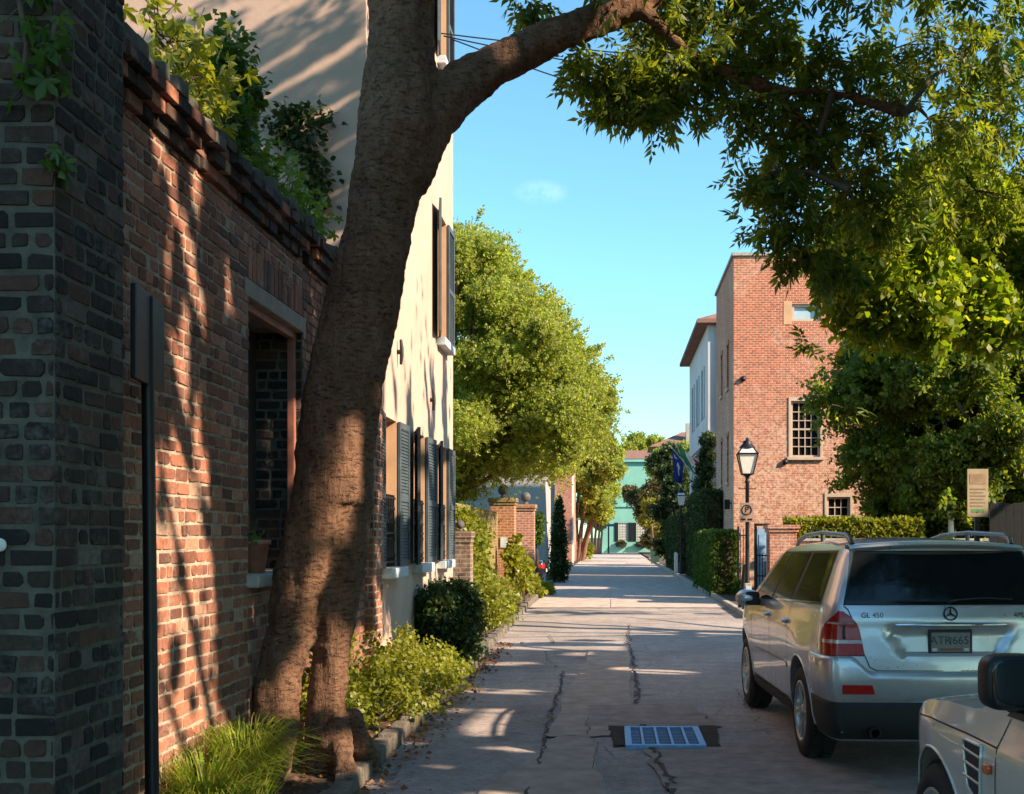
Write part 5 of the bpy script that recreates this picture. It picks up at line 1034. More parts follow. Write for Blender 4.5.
shrub('round_shrub', 'light green shrub behind the tan parking sign', [(7.1, 25.2, 1.35, .45, .5, .55), (7.8, 25.4, 1.3, .5, .5, .6)], M['leaf_yellow'], .12, 50, 12, 62)
for i, (x, y) in enumerate(shrub_later): shrub('round_shrub', 'dark shrub under the evergreen tree, behind the low wall, ' + ('nearest its trunk', 'in the middle of the three', 'furthest from the lane')[i], [(x, y, 1.1, .8, .6, .8), (x + .3, y, 2.0, .8, .6, .8), (x - .4, y, 2.4, .7, .6, .6)], M['leaf_ever'], .15, 90, 14, 90 + i, group='shrubs under the evergreen tree')
# grassy clump at the foot of the tree
def grass_clump(label, blobs, n, ln, seed, mat, wdt=.008):
    rg = np.random.default_rng(seed); t = thing('grass_clump', label, 'ornamental grass', (blobs[0][0], blobs[0][1], .1)); V = []; Q = []
    for x, y, rr, hh_, q in blobs:
        for i in range(int(n * q)):
            a = rg.uniform(0, 2 * math.pi); r0 = rr * .4 * rg.random(); bx_, by_ = x + math.cos(a) * r0, y + math.sin(a) * r0; out = rg.uniform(.35, 1.0) * rr * 1.5; h = hh_ * rg.uniform(.6, 1.15); a += rg.normal(0, .35); k = len(V); w0 = wdt * rg.uniform(.7, 1.3)
            for j in range(6):
                s_ = j / 5; rx = out * s_ ** 1.3; z = .10 + h * (2.1 * s_ - 1.35 * s_ * s_) ; ww = w0 * (1 - s_ * .92); cx_, cy_ = bx_ + math.cos(a) * rx, by_ + math.sin(a) * rx
                V += [(cx_ - math.sin(a) * ww, cy_ + math.cos(a) * ww, z), (cx_ + math.sin(a) * ww, cy_ - math.cos(a) * ww, z)]
            for j in range(5): Q.append((k + 2 * j, k + 2 * j + 1, k + 2 * j + 3, k + 2 * j + 2))
    np_mesh('blades', V, Q, mat, t, True); return t
grass_clump('arching clump of long grassy leaves between the brick wall and the tree', [(-2.42, 7.15, .34, .55, 1), (-2.35, 7.7, .36, .6, 1.2), (-2.45, 8.05, .30, .62, .8), (-2.3, 6.85, .28, .4, .7)], 420, .6, 71, M['grass'])
grass_clump('small tuft of strappy leaves behind the tree trunk, at the edge of the bed', [(-2.35, 10.0, .26, .5, 1), (-2.2, 9.75, .2, .3, .6)], 200, .4, 72, M['grass'])
# fallen leaves along the kerb
rg = np.random.default_rng(77); n = 900; yy = rg.uniform(7.5, 21, n); xx = np.interp(yy, [7, 9, 19, 30], [-1.83, -1.88, -2.0, -2.2]) + np.abs(rg.normal(0, .16, n)) + .03; pts = np.stack([xx, yy, np.full(n, .03)], 1)
tag(leaves('fallen_leaves', pts, np.concatenate([rg.normal(0, 1, (n, 2)), np.zeros((n, 1))], 1), .05, M['dead_leaf'], 'wide', flat=.9, rng=rg), kind='stuff')
rg = np.random.default_rng(78); n = 700; pts = np.stack([rg.uniform(-2.6, -1.95, n), rg.uniform(6.5, 16, n), np.full(n, .125)], 1)
tag(leaves('leaf_litter', pts, np.concatenate([rg.normal(0, 1, (n, 2)), np.zeros((n, 1))], 1), .055, M['dead_leaf'], 'wide', flat=.9, rng=rg), kind='stuff')
# vines
def vine(label, pts, n, size, mat, seed, spread=.12, kind='lobed', drape=.5, culls=False):
    rg = np.random.default_rng(seed); pts = [Vector(p) for p in pts]; t = thing('climbing_vine', label, 'vine', pts[0]); seg = rg.integers(0, len(pts) - 1, n); f = rg.random(n); p = np.array([list(pts[s_].lerp(pts[s_ + 1], q)) for s_, q in zip(seg, f)]) + rg.normal(0, spread, (n, 3)) * np.array([.7, 1, 1])
    d = rg.normal(0, .7, (n, 3)); d[:, 2] -= drape; d[:, 0] += .3; leaves('foliage', p, d, size, mat, kind, t, rng=rg, flat=.35, roll=.7)
    m_ = MB(); m_.tube([q + Vector((-.02, 0, -.02)) for q in pts], [.012] * len(pts), 5)
    for i in range(0, n, 4): a = pts[seg[i]].lerp(pts[seg[i] + 1], f[i]); m_.tube([a, Vector(p[i])], [.005, .002], 4, cap=False)
    m_.build('stem', M['twig'], t, True); return t
vine('lobed vine leaves hanging down the face of the dark brick pillar', [P(20, -30, 4.85), P(32, 40, 4.86), P(28, 80, 4.87)], 20, .10, M['leaf_ivy'], 81, .06, drape=1.4)
vine('small sprig of vine growing on the corner of the dark brick pillar', [P(52, 148, 4.88), P(64, 168, 4.95)], 7, .085, M['leaf_ivy'], 82, .03, drape=1.0)
vine('lobed vine leaves over the edge of the dark brick pillar', [P(60, 20, 4.9), P(52, 60, 4.9), P(60, 90, 4.92)], 14, .09, M['leaf_ivy'], 87, .05, drape=1.4)
def wz_at(px, py, X): Y = F * -X / (CX - px); return Vector((X, Y, CH - (py - CY) / F * Y))
vine('sunlit yellow green creeper along the near end of the wall coping', [wz_at(150, 20, -2.78), wz_at(175, 55, -2.76), wz_at(200, 85, -2.74), wz_at(215, 110, -2.72)], 300, .088, M['leaf_yellow'], 83, .16)
shrub('climbing_vine', 'upright dark leafy sprays standing on the wall coping against the house', [(*wz_at(230, 60, -2.95), .16, .3, .38, 1), (*wz_at(240, 95, -2.9), .18, .3, .26, 1), (*wz_at(225, 120, -2.85), .16, .25, .2, .8)], M['leaf_hedge'], .07, 60, 9, 84, cat='vine', stems=False)
vine('green creeper trailing along the wall coping behind the window opening', [wz_at(220, 118, -2.8), wz_at(250, 150, -2.78), wz_at(275, 178, -2.76), wz_at(300, 205, -2.76), wz_at(318, 225, -2.76)], 330, .08, M['leaf_ivy'], 85, .11)
shrub('climbing_vine', 'thin dark creeper climbing the shaded end wall of the pink house', [(P(300, 120, 13.3).x, 13.28, P(300, 120, 13.3).z, .45, .08, .25, .7), (P(312, 150, 13.3).x, 13.28, P(312, 160, 13.3).z, .25, .08, .5, .8), (P(308, 200, 13.3).x, 13.28, P(308, 200, 13.3).z, .28, .08, .4, .8), (P(290, 128, 13.3).x, 13.28, P(288, 130, 13.3).z, .2, .06, .3, .5)], M['leaf_dark'], .075, 40, 8, 86, cat='vine', stems=False)

# ================================================================== street furniture
def gas_lamp(label, x, y, h):
    t = thing('gas_lamp', label, 'street lamp', (x, y, 0), group='gas lamps along the lane'); s_ = h / 4.2
    m_ = MB(); m_.lathe([(0, 0), (.16, 0), (.16, .10), (.12, .16), (.12, .55), (.085, .62), (.06, .75), (.052, 1.0), (.045, 3.15), (.07, 3.19), (.045, 3.23), (.05, 3.30), (.10, 3.36), (0, 3.36)], 14, Matrix.Translation((x, y, 0)) @ Matrix.Scale(s_, 4)); m_.tube([(x - .22, y, 3.02 * s_), (x + .22, y, 3.02 * s_)], .012, 6); m_.build('pole', M['iron'], t, True)
    z0, z1, z2, z3 = 3.37 * s_, 3.86 * s_, 4.06 * s_, 4.24 * s_; a, b = .13, .235
    lan = MB()
    for k in range(4):
        c0, c1 = [(math.cos(math.pi / 4 + q * math.pi / 2), math.sin(math.pi / 4 + q * math.pi / 2)) for q in (k, k + 1)]; w2 = math.sqrt(2)
        A, B = Vector((x + c0[0] * a * w2, y + c0[1] * a * w2, z0)), Vector((x + c0[0] * b * w2, y + c0[1] * b * w2, z1)); A2, B2 = Vector((x + c1[0] * a * w2, y + c1[1] * a * w2, z0)), Vector((x + c1[0] * b * w2, y + c1[1] * b * w2, z1))
        lan.tube([A, B], .014, 6); lan.tube([A, A2], .016, 6); lan.tube([B, B2], .020, 6); T_ = Vector((x + c0[0] * .12, y + c0[1] * .12, z2)); lan.tube([B, T_], .014, 6)
    lan.lathe([(.20, z2 - .06), (.16, z2), (.10, z2 + .06), (.11, z2 + .10), (.05, z2 + .13), (.03, z3), (0, z3 + .03)], 12, Matrix.Translation((x, y, 0))); lan.build('lantern', M['iron'], t, True)
    g_ = MB(); w2 = math.sqrt(2); ring = lambda r_, z: [Vector((x + math.cos(math.pi / 4 + q * math.pi / 2) * r_ * w2, y + math.sin(math.pi / 4 + q * math.pi / 2) * r_ * w2, z)) for q in range(4)]
    r0, r1, r2 = ring(a - .012, z0 + .01), ring(b - .012, z1), ring(.11, z2 - .02); vs = r0 + r1 + r2; g_.add(vs, [(k, (k + 1) % 4, 4 + (k + 1) % 4, 4 + k) for k in range(4)] + [(4 + k, 4 + (k + 1) % 4, 8 + (k + 1) % 4, 8 + k) for k in range(4)] + [(3, 2, 1, 0), (8, 9, 10, 11)]); g_.build('glass', M['lantern_glass'], t, True)
    return t
LX, LY = 3.27, 29.0
gas_lamp('black gas lamp with pale lantern, carrying a parking sign, before the brick building', LX, LY, 4.22)
gas_lamp('smaller looking distant gas lamp post below the hanging flags', P(681, 0, 57.6).x, 57.6, 4.2)
ps = thing('parking_sign', 'small brown sign with a crossed letter P in a circle, on the lamp post', 'sign', (LX, LY - .08, 2.5))
zc = CH - (512 - CY) / F * LY; m_ = MB(); m_.box(LX - .19, LX + .15, LY - .085, LY - .07, zc - .24, zc + .22, bev=.006); m_.box(LX - .04, LX + .04, LY - .07, LY - .03, zc - .05, zc + .05); m_.build('plate', M['sign_brown'], ps, True)
Mx = Matrix.Translation((LX - .02, LY - .09, zc + .05)) @ Matrix.Rotation(math.pi / 2, 4, 'X')
m_ = MB(); m_.tube([Mx @ Vector((.115 * math.cos(a), .115 * math.sin(a), 0)) for a in np.linspace(0, 2 * math.pi, 25)], .012, 6, cap=False); m_.build('ring', M['black_paint'], ps, True)
text_mesh('lettering', 'P', .19, Mx, M['black_paint'], ps, .004, True)
m_ = MB(); m_.box(LX - .15, LX - .05, LY - .092, LY - .083, zc - .20, zc - .16); m_.box(LX + .0, LX + .11, LY - .092, LY - .083, zc - .20, zc - .16); m_.build('arrow', M['black_paint'], ps, True)
# leaning bollard by the lamp, pale plate, white post further off
q = P(741, 612, 29.6); bo = thing('bollard', 'black wooden bollard leaning beside the nearer gas lamp', 'bollard', (q.x, q.y, 0)); MB().tube([(q.x - .03, q.y, -.05), (q.x + .05, q.y, .6), (q.x + .10, q.y, 1.16)], [.075, .07, .065], 10).build('post', M['black_paint'], bo, True); MB().lathe([(.066, 0), (.05, .03), (0, .045)], 10, Matrix.Translation((q.x + .10, q.y, 1.16))).build('cap', M['iron'], bo, True)
mt = thing('meter_box', 'small pale metal box strapped to the foot of the nearer gas lamp', 'box', (LX, LY - .15, .5)); MB().box(LX - .09, LX + .07, LY - .30, LY - .121, .42, .76, bev=.015).build('box', M['stone'], mt, True); MB().box(LX - .07, LX + .05, LY - .308, LY - .301, .46, .70, bev=.003).build('door', M['stone_blue'], mt, True)
q = P(676, 573, 59); bo = thing('white_post', 'short white post at the kerb beside the distant gas lamp', 'bollard', (q.x, q.y, 0)); MB().box(q.x - .09, q.x + .09, 58.9, 59.1, -.02, 1.05, bev=.02).build('post', M['white_paint'], bo, True); MB().lathe([(.10, 0), (.06, .05), (0, .08)], 10, Matrix.Translation((q.x, 59, 1.05))).build('cap', M['white_paint'], bo, True)
q = P(655, 564, 83); wb_ = thing('wheelie_bin', 'dark green wheeled bin at the right edge of the far lane', 'bin', (q.x, q.y, 0)); m_ = MB(); x, y = q.x, q.y
m_.add([(x - .26, y - .26, .06), (x + .26, y - .26, .06), (x + .26, y + .26, .06), (x - .26, y + .26, .06), (x - .34, y - .33, .98), (x + .34, y - .33, .98), (x + .34, y + .33, .98), (x - .34, y + .33, .98)], [(3, 2, 1, 0), (0, 1, 5, 4), (1, 2, 6, 5), (2, 3, 7, 6), (3, 0, 4, 7), (4, 5, 6, 7)]); binm = mk('bin_green', (.03, .07, .05), .5); m_.build('body', binm, wb_, True); MB().box(x - .37, x + .37, y - .36, y + .36, .983, 1.07, bev=.03).build('lid', binm, wb_, True)
for s_ in (-1, 1): MB().lathe([(.03, -.03), (.1, -.03), (.1, .03), (.03, .03)], 14, Matrix.Translation((x + s_ * .22, y + .28, .1)) @ Matrix.Rotation(math.pi / 2, 4, 'Y')).build('wheel', M['rubber'], wb_, True)
# gate, wall and blue door beside the nearer lamp
gp = thing('brick_gate_pier', 'square red brick pier with a corbelled cap, ending the wall behind the silver car', 'brick pier', (4.8, 33, 0)); x0, x1 = P(770, 0, 32.6).x, P(797, 0, 32.6).x
m_ = MB(); m_.box(x0, x1, 32.6, 33.4, 0, 2.0); m_.build('shaft', M['brick_far'], gp, True); m_ = MB(); m_.box(x0 - .04, x1 + .04, 32.56, 33.44, 2.003, 2.09, bev=.01); m_.box(x0 - .08, x1 + .08, 32.52, 33.48, 2.093, 2.2, bev=.015); m_.build('cap', M['brick_far'], gp, True)
wl = thing('low_brick_wall', 'long low brick wall running behind the parked cars on the right', 'wall', (8, 33, 0)); MB().box(x1 + .002, 12, 32.8, 33.15, 0, 1.75, bev=.01).build('wall', M['brick_far'], wl, True); MB().box(x1 + .09, 12, 32.75, 33.17, 1.753, 1.83, bev=.015).build('coping', M['stone'], wl, True)
gt = thing('iron_gate', 'narrow black iron gate between the gas lamp and the brick pier', 'gate', (4.1, 33.0, 0)); m_ = MB(); g0, g1 = P(757, 0, 33).x, x0 - .03
for x in np.arange(g0, g1, .075): m_.tube([(x, 33.0, .05), (x, 33.0, 1.42)], .011, 5)
for z in (.15, .8, 1.36): m_.box(g0 - .02, g1, 32.98, 33.02, z - .018, z + .018)
m_.build('bars', M['iron'], gt, True); MB().box(g1 - .002, g1 + .028, 32.95, 33.05, 0, 1.9, bev=.005).build('post', M['stone'], gt, True); MB().box(g0 - .08, g0 - .022, 32.95, 33.05, 0, 1.6, bev=.005).build('post', M['iron'], gt, True)
dr = thing('garden_door', 'pale blue painted panel door standing behind the narrow iron gate', 'door', (4.1, 36, 0)); a, b = P(757, 0, 36).x, P(767, 0, 36).x; m_ = MB(); m_.box(a, b, 36, 36.06, .05, 2.12, bev=.01); bl = mk('blue_paint', (.22, .38, .55), .6); o = m_.build('leaf', bl, dr, True)
for z in (.3, 1.2): MB().box(a + .06, b - .06, 35.985, 35.999, z, z + .75, bev=.004).build('panel', bl, o)
MB().box(a - .08, a - .003, 35.97, 36.09, 0, 2.2, bev=.008).build('frame', M['black_paint'], dr, True); MB().box(a - .08, b + .1, 35.97, 36.09, 2.203, 2.28, bev=.008).build('frame', M['black_paint'], dr, True)
fn = thing('iron_fence', 'short run of black iron railings at the end of the box hedge', 'fence', (3.8, 36.7, 0)); m_ = MB()
for x in np.arange(3.85, 4.15, .09): m_.tube([(x, 36.8, .03), (x, 36.8, 2.1)], .012, 5)
m_.box(3.8, 4.16, 36.785, 36.815, .3, .34); m_.box(3.8, 4.16, 36.785, 36.815, 1.9, 1.94); m_.build('railings', M['iron'], fn, True); MB().box(3.84, 3.9, 36.76, 36.84, 0, 2.2, bev=.01).build('post', M['iron'], fn, True)
# tan parking sign on a post, dark board fence, brick wall and porch column at the far right
SY = 15.0; sp_ = thing('tan_sign', 'faded tan rectangular parking sign on a post behind the silver car', 'sign', (P(977, 0, SY).x, SY, 0)); a, b = P(967, 517, SY), P(988, 469, SY)
m_ = MB(); m_.box(a.x, b.x, SY - .012, SY - .004, a.z, b.z, bev=.003); m_.build('plate', M['sign_tan'], sp_, True); cx_ = (a.x + b.x) / 2
m_ = MB(); m_.box(cx_ - .03, cx_ + .03, SY, SY + .05, .05, b.z - .02, bev=.004); m_.build('post', M['black_paint'], sp_, True)
red = mk('sign_red', (.36, .24, .15), .6); grn = mk('sign_green', (.12, .30, .12), .6); ln_ = mk('sign_line', (.27, .20, .13), .6); H_s = b.z - a.z
MB().box(a.x + .03, b.x - .03, SY - .0145, SY - .0125, b.z - .19, b.z - .06).build('heading', red, sp_, True)
m_ = MB()
for i in range(6): z = b.z - .26 - i * .042; m_.box(a.x + .035, b.x - .035 - (.03 if i % 2 else 0), SY - .0145, SY - .0125, z, z + .016)
m_.build('lettering', ln_, sp_, True); MB().box(a.x + .05, b.x - .05, SY - .0145, SY - .0125, a.z + .06, a.z + .10).build('arrow', grn, sp_, True)
q = P(977, 512, SY); MB().lathe([(0, .004), (.008, .004), (.009, 0)], 10, Matrix.Translation((q.x, SY - .012, q.z)) @ Matrix.Rotation(math.pi / 2, 4, 'X')).build('bolt', M['iron'], sp_, True)
x0 = P(990, 0, 23).x; fb = thing('board_fence', 'dark board fence on a low brick wall at the far right', 'fence', (9, 23, 0)); m_ = MB()
for i in range(28): x = x0 + i * .152; m_.box(x, x + .145, 23, 23.03, 1.62, 2.52 + .02 * math.sin(i * 2.1), bev=.004)
m_.box(x0, x0 + 4.2, 23.032, 23.08, 1.8, 1.9); m_.box(x0, x0 + 4.2, 23.032, 23.08, 2.3, 2.4); m_.build('boards', M['black_paint'], fb, True); MB().box(x0 - .05, x0 + 4.3, 22.9, 23.25, 0, 1.6, bev=.01).build('base_wall', M['brick_pier'], fb, True)
pc_ = thing('porch', 'pale porch column and blue grey wall glimpsed under the dark evergreen tree', 'porch', (9, 31, 0)); xa, xb = P(946, 0, 33.6).x, P(956, 0, 33.6).x; MB().lathe([(0, 0), (.15, 0), (.13, .1), (.09, .16), (.08, 2.4), (.12, 2.5), (.12, 2.6), (0, 2.6)], 16, Matrix.Translation(((xa + xb) / 2, 33.6, 0))).build('column', M['white_paint'], pc_, True)
MB().box(P(925, 0, 41).x, P(1100, 0, 41).x, 41.0, 41.2, 0, 4.2).build('wall', M['stone_blue'], pc_, True); MB().box(P(925, 0, 41).x - .2, P(1100, 0, 41).x, 40.2, 41.3, 4.203, 4.45).build('roof', M['roof'], pc_, True)
# flags
def flag_obj(name, label, root, tip, drop, wdt, mats, stripes, seed):
    t = thing(name, label, 'flag', root, group='flags on poles from the white building'); root, tip = Vector(root), Vector(tip); MB().tube([root, tip], [.03, .018], 8).build('pole', M['white_paint'], t, True); MB().lathe([(0, -.05), (.045, 0), (0, .05)], 10, Matrix.Translation(tip)).build('finial', M['chrome'], t, True)
    n, m_ = 18, 15; V = []; rg = random.Random(seed); d = (root - tip).normalized()
    for i in range(n + 1):
        for j in range(m_ + 1):
            u, v = i / n, j / m_; q = tip + d * (.08 + v * wdt); fold = .13 * math.sin(v * 7 + seed) * u + .07 * math.sin(u * 5 + v * 9 + seed); V.append((q.x + u * drop[0] + fold * .5, q.y + fold + .1 * u * math.sin(v * 4), q.z - u * drop[1] * (1 - .22 * v)))
    Q = []; mi = []
    for i in range(n):
        for j in range(m_): a = i * (m_ + 1) + j; Q.append((a, a + 1, a + m_ + 2, a + m_ + 1)); mi.append(stripes((j + .5) / m_, (i + .5) / n))
    return t, np_mesh('cloth', V, Q, mats, t, True, mi, True)
fl = lambda n, c: mk(n, c, .8, var=.08, bmp=0.05)
FB, FG, FW, FR = fl('flag_blue', (.025, .04, .22)), fl('flag_green', (.02, .22, .09)), fl('flag_white', (.75, .75, .75)), fl('flag_red', (.55, .03, .05))
flag_obj('tricolour_flag', 'green, white and red flag on a slanting pole', (WBX, 61.5, 3.9), P(676, 444, 60), (1.15, .85), 1.45, [FG, FW, FR], lambda v, u: 0 if u < .36 else (1 if u < .68 else 2), 1)
def pal(v, u):    # white crescent and palmetto on blue
    x, y = u, v
    if (x - .16) ** 2 * 2.2 + (y - .25) ** 2 < .012 and (x - .12) ** 2 * 2.2 + (y - .29) ** 2 > .010: return 1
    if abs(y - .5) < .05 and .42 < x < .75: return 1
    if (x - .40) ** 2 * 2 + (y - .5) ** 2 < .028 and not (.40 < x < .50 and .38 < y < .44): return 1
    return 0
flag_obj('blue_flag', 'dark blue flag with a white palm and crescent on a slanting pole', (WBX, 60, 4.5), P(672, 448, 58.5), (.05, 1.55), .9, [FB, FW], pal, 4)
# overhead wires
def wire(label, a, b, sag):
    a, b = Vector(a), Vector(b); n = 24; pts = [a.lerp(b, i / n) - Vector((0, 0, sag * 4 * (i / n) * (1 - i / n))) for i in range(n + 1)]; o = MB().tube(pts, .011, 6).build('overhead_wire', M['black_paint']); tag(o, label, 'wire', 'overhead wires across the lane')
def far(px, py, Y, k=1.35, ref=None): return P(px, py, Y)
wire('topmost thin black wire crossing the sky from the house', (HX, 19.0, P(437, 33, 19).z), P(1180, 70, 21), .25)
wire('middle thin black wire crossing the sky from the house', (HX, 19.6, P(445, 36, 19.6).z), P(1180, 106, 18), .35)
wire('lowest thin black wire, sloping down across the open sky', (HX, 20.2, P(448, 38, 20.2).z), P(1180, 205, 19), .45)
# drain grate
dg = thing('drain_grate', 'blue grey steel storm drain grate set in a broken patch of the lane', 'drain', (.47, 11.1, 0)); hz = .036
q = [G(609, 728), G(716, 728), G(719, 748), G(612, 748)]; mb = MB(); r = random.Random(3); pts = []
for i in range(4):
    for k in range(9): e = q[i].lerp(q[(i + 1) % 4], k / 9); pts.append((e.x + r.uniform(-.02, .02), e.y + r.uniform(-.03, .03), .0235))
mb.add(pts, [tuple(range(len(pts)))]); tag(mb.build('drain_surround', M['debris']), kind='structure')
x0, x1, y0, y1 = G(628, 740).x, G(699, 740).x, G(660, 749.5).y, G(660, 731).y; m_ = MB()
for a, b, c, d in ((x0 - .03, x1 + .03, y0 - .03, y0 + .03), (x0 - .03, x1 + .03, y1 - .03, y1 + .03), (x0 - .03, x0 + .03, y0 + .032, y1 - .032), (x1 - .03, x1 + .03, y0 + .032, y1 - .032)): m_.box(a, b, c, d, -.1, hz + .008, bev=.004)
m_.build('frame', M['steel_sky'], dg, True); m_ = MB()
for i in range(1, 5): x = x0 + (x1 - x0) * i / 5; m_.box(x - .013, x + .013, y0 + .03, y1 - .03, -.02, hz + .006, bev=.003)
ny = 11; m_b = MB()
for i in range(5):
    xa, xb = x0 + (x1 - x0) * i / 5, x0 + (x1 - x0) * (i + 1) / 5
    for j in range(ny): y = y0 + .06 + (y1 - y0 - .10) * j / ny; m_b.box(xa + .02, xb - .02, y, y + .030, -.02, hz - .007)
m_.build('bars', M['steel_sky'], dg, True); tag(m_b.build('slats', M['steel_dark'], dg, True), kind='stuff'); MB().box(x0 + .032, x1 - .032, y0 + .032, y1 - .032, .0238, .0243).build('pit_shade_sheet', M['crack'], dg, True)  # thin dark sheet stands in for the shaded hollow under the grate

# ================================================================== cars
def smooth01(x): x = max(0.0, min(1.0, x)); return x * x * (3 - 2 * x)
class Car:
    def __init__(s, name, label, cat, spec, loc, yaw, paint):
        s.sp = spec; s.root = thing(name, label, cat, loc, yaw); s.paint = paint; s.L = spec['L']
    def I(s, key, x): t = s.sp[key]; return float(np.interp(x, [q[0] for q in t], [q[1] for q in t]))
    def zr(s, z): return s.I('rear', z)
    def zf(s, z): return s.I('front', z)
    def c(s, yi): return s.I('plan', yi)
    def hz(s, z, yi):
        h = s.I('hz', z)
        for ya in s.sp['axles']:          # gentle muscle over the wheels
            h += .014 * math.exp(-((yi - ya) / .42) ** 2) * smooth01((z - .45) / .3) * smooth01((1.12 - z) / .2)
        return h
    def yi_of(s, y, z):
        a = s.zr(z) + .05; b = 1.3
        if y < b: return (y - a) / (1 - a / b)
        f = s.zf(z); k = .9
        if y > s.L - k: return (y + f * (1 - s.L / k)) / (1 - f / k)
        return y
    def hw(s, y, z): yi = s.yi_of(y, z); return s.hz(z, yi) * s.c(yi)
    def S(s, y, z, off=0.0, side=-1):
        h = s.hw(y, z); e = .01
        n = Vector((1, -(s.hw(y + e, z) - s.hw(y - e, z)) / (2 * e), -(s.hw(y, z + e) - s.hw(y, z - e)) / (2 * e))).normalized()
        return Vector((side * (h + n.x * off), y + n.y * off, z + n.z * off))
    def recess(s, u, z):
        r = s.sp.get('recess')
        if not r: return 0
        z0, z1, w0, w1, dep = r; wz = w0 + (w1 - w0) * (z - z0) / (z1 - z0); d = min(wz - abs(u), z - z0, (z1 - z)); return dep * smooth01(d / .022)
    def R(s, u, z, off=0.0):
        h = s.hz(z, 0) * s.c(0); f = max(-1, min(1, u / h)); return Vector((u, s.zr(z) + .05 * f * f + s.recess(u, z) - off, z))
    def body(s):
        sp = s.sp; L_ = s.L; ys = sorted(set([0, .01, .025, .05, .08, .12, .17, .23, .3, .38, .47] + list(np.arange(.56, L_ - 1.0, .08)) + list(np.arange(L_ - 1.0, L_ - .3, .05)) + [L_ - .18 - q for q in (.12, .08, .05, .025, .01, 0)])); nh = 25; fr = [1 - k / (nh - 1) for k in range(nh)]
        zbot = sp['zbot']; nl, ng = 30, 16; rows = []
        def ring(yi):
            zt = s.I('zt', yi); ze = zt - sp.get('crown', .05); zb = min(s.I('zb', yi), ze - .02); pts = []
            B = max(0, 1 - yi / 1.3); Fb = max(0, 1 - (L_ - yi) / .9)
            yy = lambda z: yi + (s.zr(z) + .05) * B - s.zf(z) * Fb
            for f in fr[::-1][:-1]: h = s.hz(zbot, yi) * s.c(yi); pts.append((f * h * .97, yy(zbot), zbot + .0, f))
            for k in range(nl): z = zbot + (zb - zbot) * k / nl; pts.append((s.hz(z, yi) * s.c(yi), yy(z), z, 1))
            for k in range(ng): z = zb + (ze - zb) * k / (ng - 1); h = s.hz(z, yi) * s.c(yi); pts.append((h, yy(z), z, 1))
            he = s.hz(ze, yi) * s.c(yi)
            for f in fr[1:]: z = ze + (zt - ze) * (1 - f ** 2.6); pts.append((f * he, yy(ze), z, f))
            return pts
        R_ = [ring(y) for y in ys]; n = len(R_[0]); ns = len(ys); V = []; Fc = []
        for sd in (-1, 1):
            b = len(V)
            for i in range(ns):
                for (x, y, z, f) in R_[i]:
                    if i == 0: y = s.zr(z) + .05 * f * f
                    if i == ns - 1: y = L_ - .18 - s.zf(z) + .18 * (1 - f * f)
                    V.append((sd * x, y, z))
            for i in range(ns - 1):
                for k in range(n - 1):
                    q = (b + i * n + k, b + i * n + k + 1, b + (i + 1) * n + k + 1, b + (i + 1) * n + k); Fc.append(q if sd > 0 else q[::-1])
        side0, side1 = nh - 1, nh - 1 + nl + ng     # rows along the flank
        for i, endf in ((0, 0), (ns - 1, 1)):       # rear and front faces
            b = len(V); rws = list(range(side0, side1)); us = [-f for f in fr] + [f for f in fr[::-1][1:]]
            for j in rws:
                x, y, z, _ = R_[i][j]
                for f in us: u = f * x; V.append((u, (s.zr(z) + .05 * f * f + s.recess(u, z)) if endf == 0 else (L_ - .18 - s.zf(z) + .18 * (1 - f * f)), z))
            m = len(us)
            for j in range(len(rws) - 1):
                for k in range(m - 1): q = (b + j * m + k, b + j * m + k + 1, b + (j + 1) * m + k + 1, b + (j + 1) * m + k); Fc.append(q if endf == 0 else q[::-1])
            # close the little gap up to the crowned roof edge and the sill
            for (row, base) in ((side1 - 1, b + (len(rws) - 1) * m),):
                top = []
                for sd in (-1, 1):
                    for k, f in enumerate(fr[1:]): top.append((sd * f, (i, row + 1 + k, sd)))
                tv = [None] * m
                for q, u in enumerate(us):
                    if abs(abs(u) - 1) < 1e-6: tv[q] = base + q; continue
                    k = int(round((1 - abs(u)) * (nh - 1))); idx = row + k; off = 0 if u <= 0 else ns * n; tv[q] = off + i * n + idx
                for q in range(m - 1):
                    f_ = (base + q, base + q + 1, tv[q + 1], tv[q]); f_ = tuple(dict.fromkeys(f_))
                    if len(f_) > 2: Fc.append(f_)
        me = bpy.data.meshes.new('body'); me.from_pydata(V, [], Fc); bm = bmesh.new(); bm.from_mesh(me); bmesh.ops.remove_doubles(bm, verts=bm.verts, dist=.0006)
        bmesh.ops.holes_fill(bm, edges=[e for e in bm.edges if e.is_boundary], sides=0); bmesh.ops.recalc_face_normals(bm, faces=bm.faces); bm.to_mesh(me); bm.free()
        o = bpy.data.objects.new('cut', me); COL.objects.link(o); cs = []
        for ya in sp['axles']:
            for sd in (-1, 1):
                m_ = MB(); Mx = Matrix.Translation((sd * .95, ya, sp['wr'] + .015)) @ Matrix.Rotation(math.pi / 2, 4, 'Y'); m_.lathe([(0, -.36), (sp['ar'], -.36), (sp['ar'], .3), (0, .3)], 56, Mx, close=False); c_ = m_.build('cutter', [], None, weld=True); cs.append(c_)
                md = o.modifiers.new('b', 'BOOLEAN'); md.operation = 'DIFFERENCE'; md.solver = 'EXACT'; md.object = c_
        bpy.context.view_layer.update(); out = bpy.data.meshes.new_from_object(o.evaluated_get(bpy.context.evaluated_depsgraph_get()))
        for q in cs + [o]: bpy.data.objects.remove(q)
        out.materials.clear(); out.polygons.foreach_set('material_index', [0] * len(out.polygons)); out.polygons.foreach_set('use_smooth', [True] * len(out.polygons)); out.set_sharp_from_angle(angle=math.radians(32)); out.update()
        return link_mesh('body', out, s.paint, s.root)
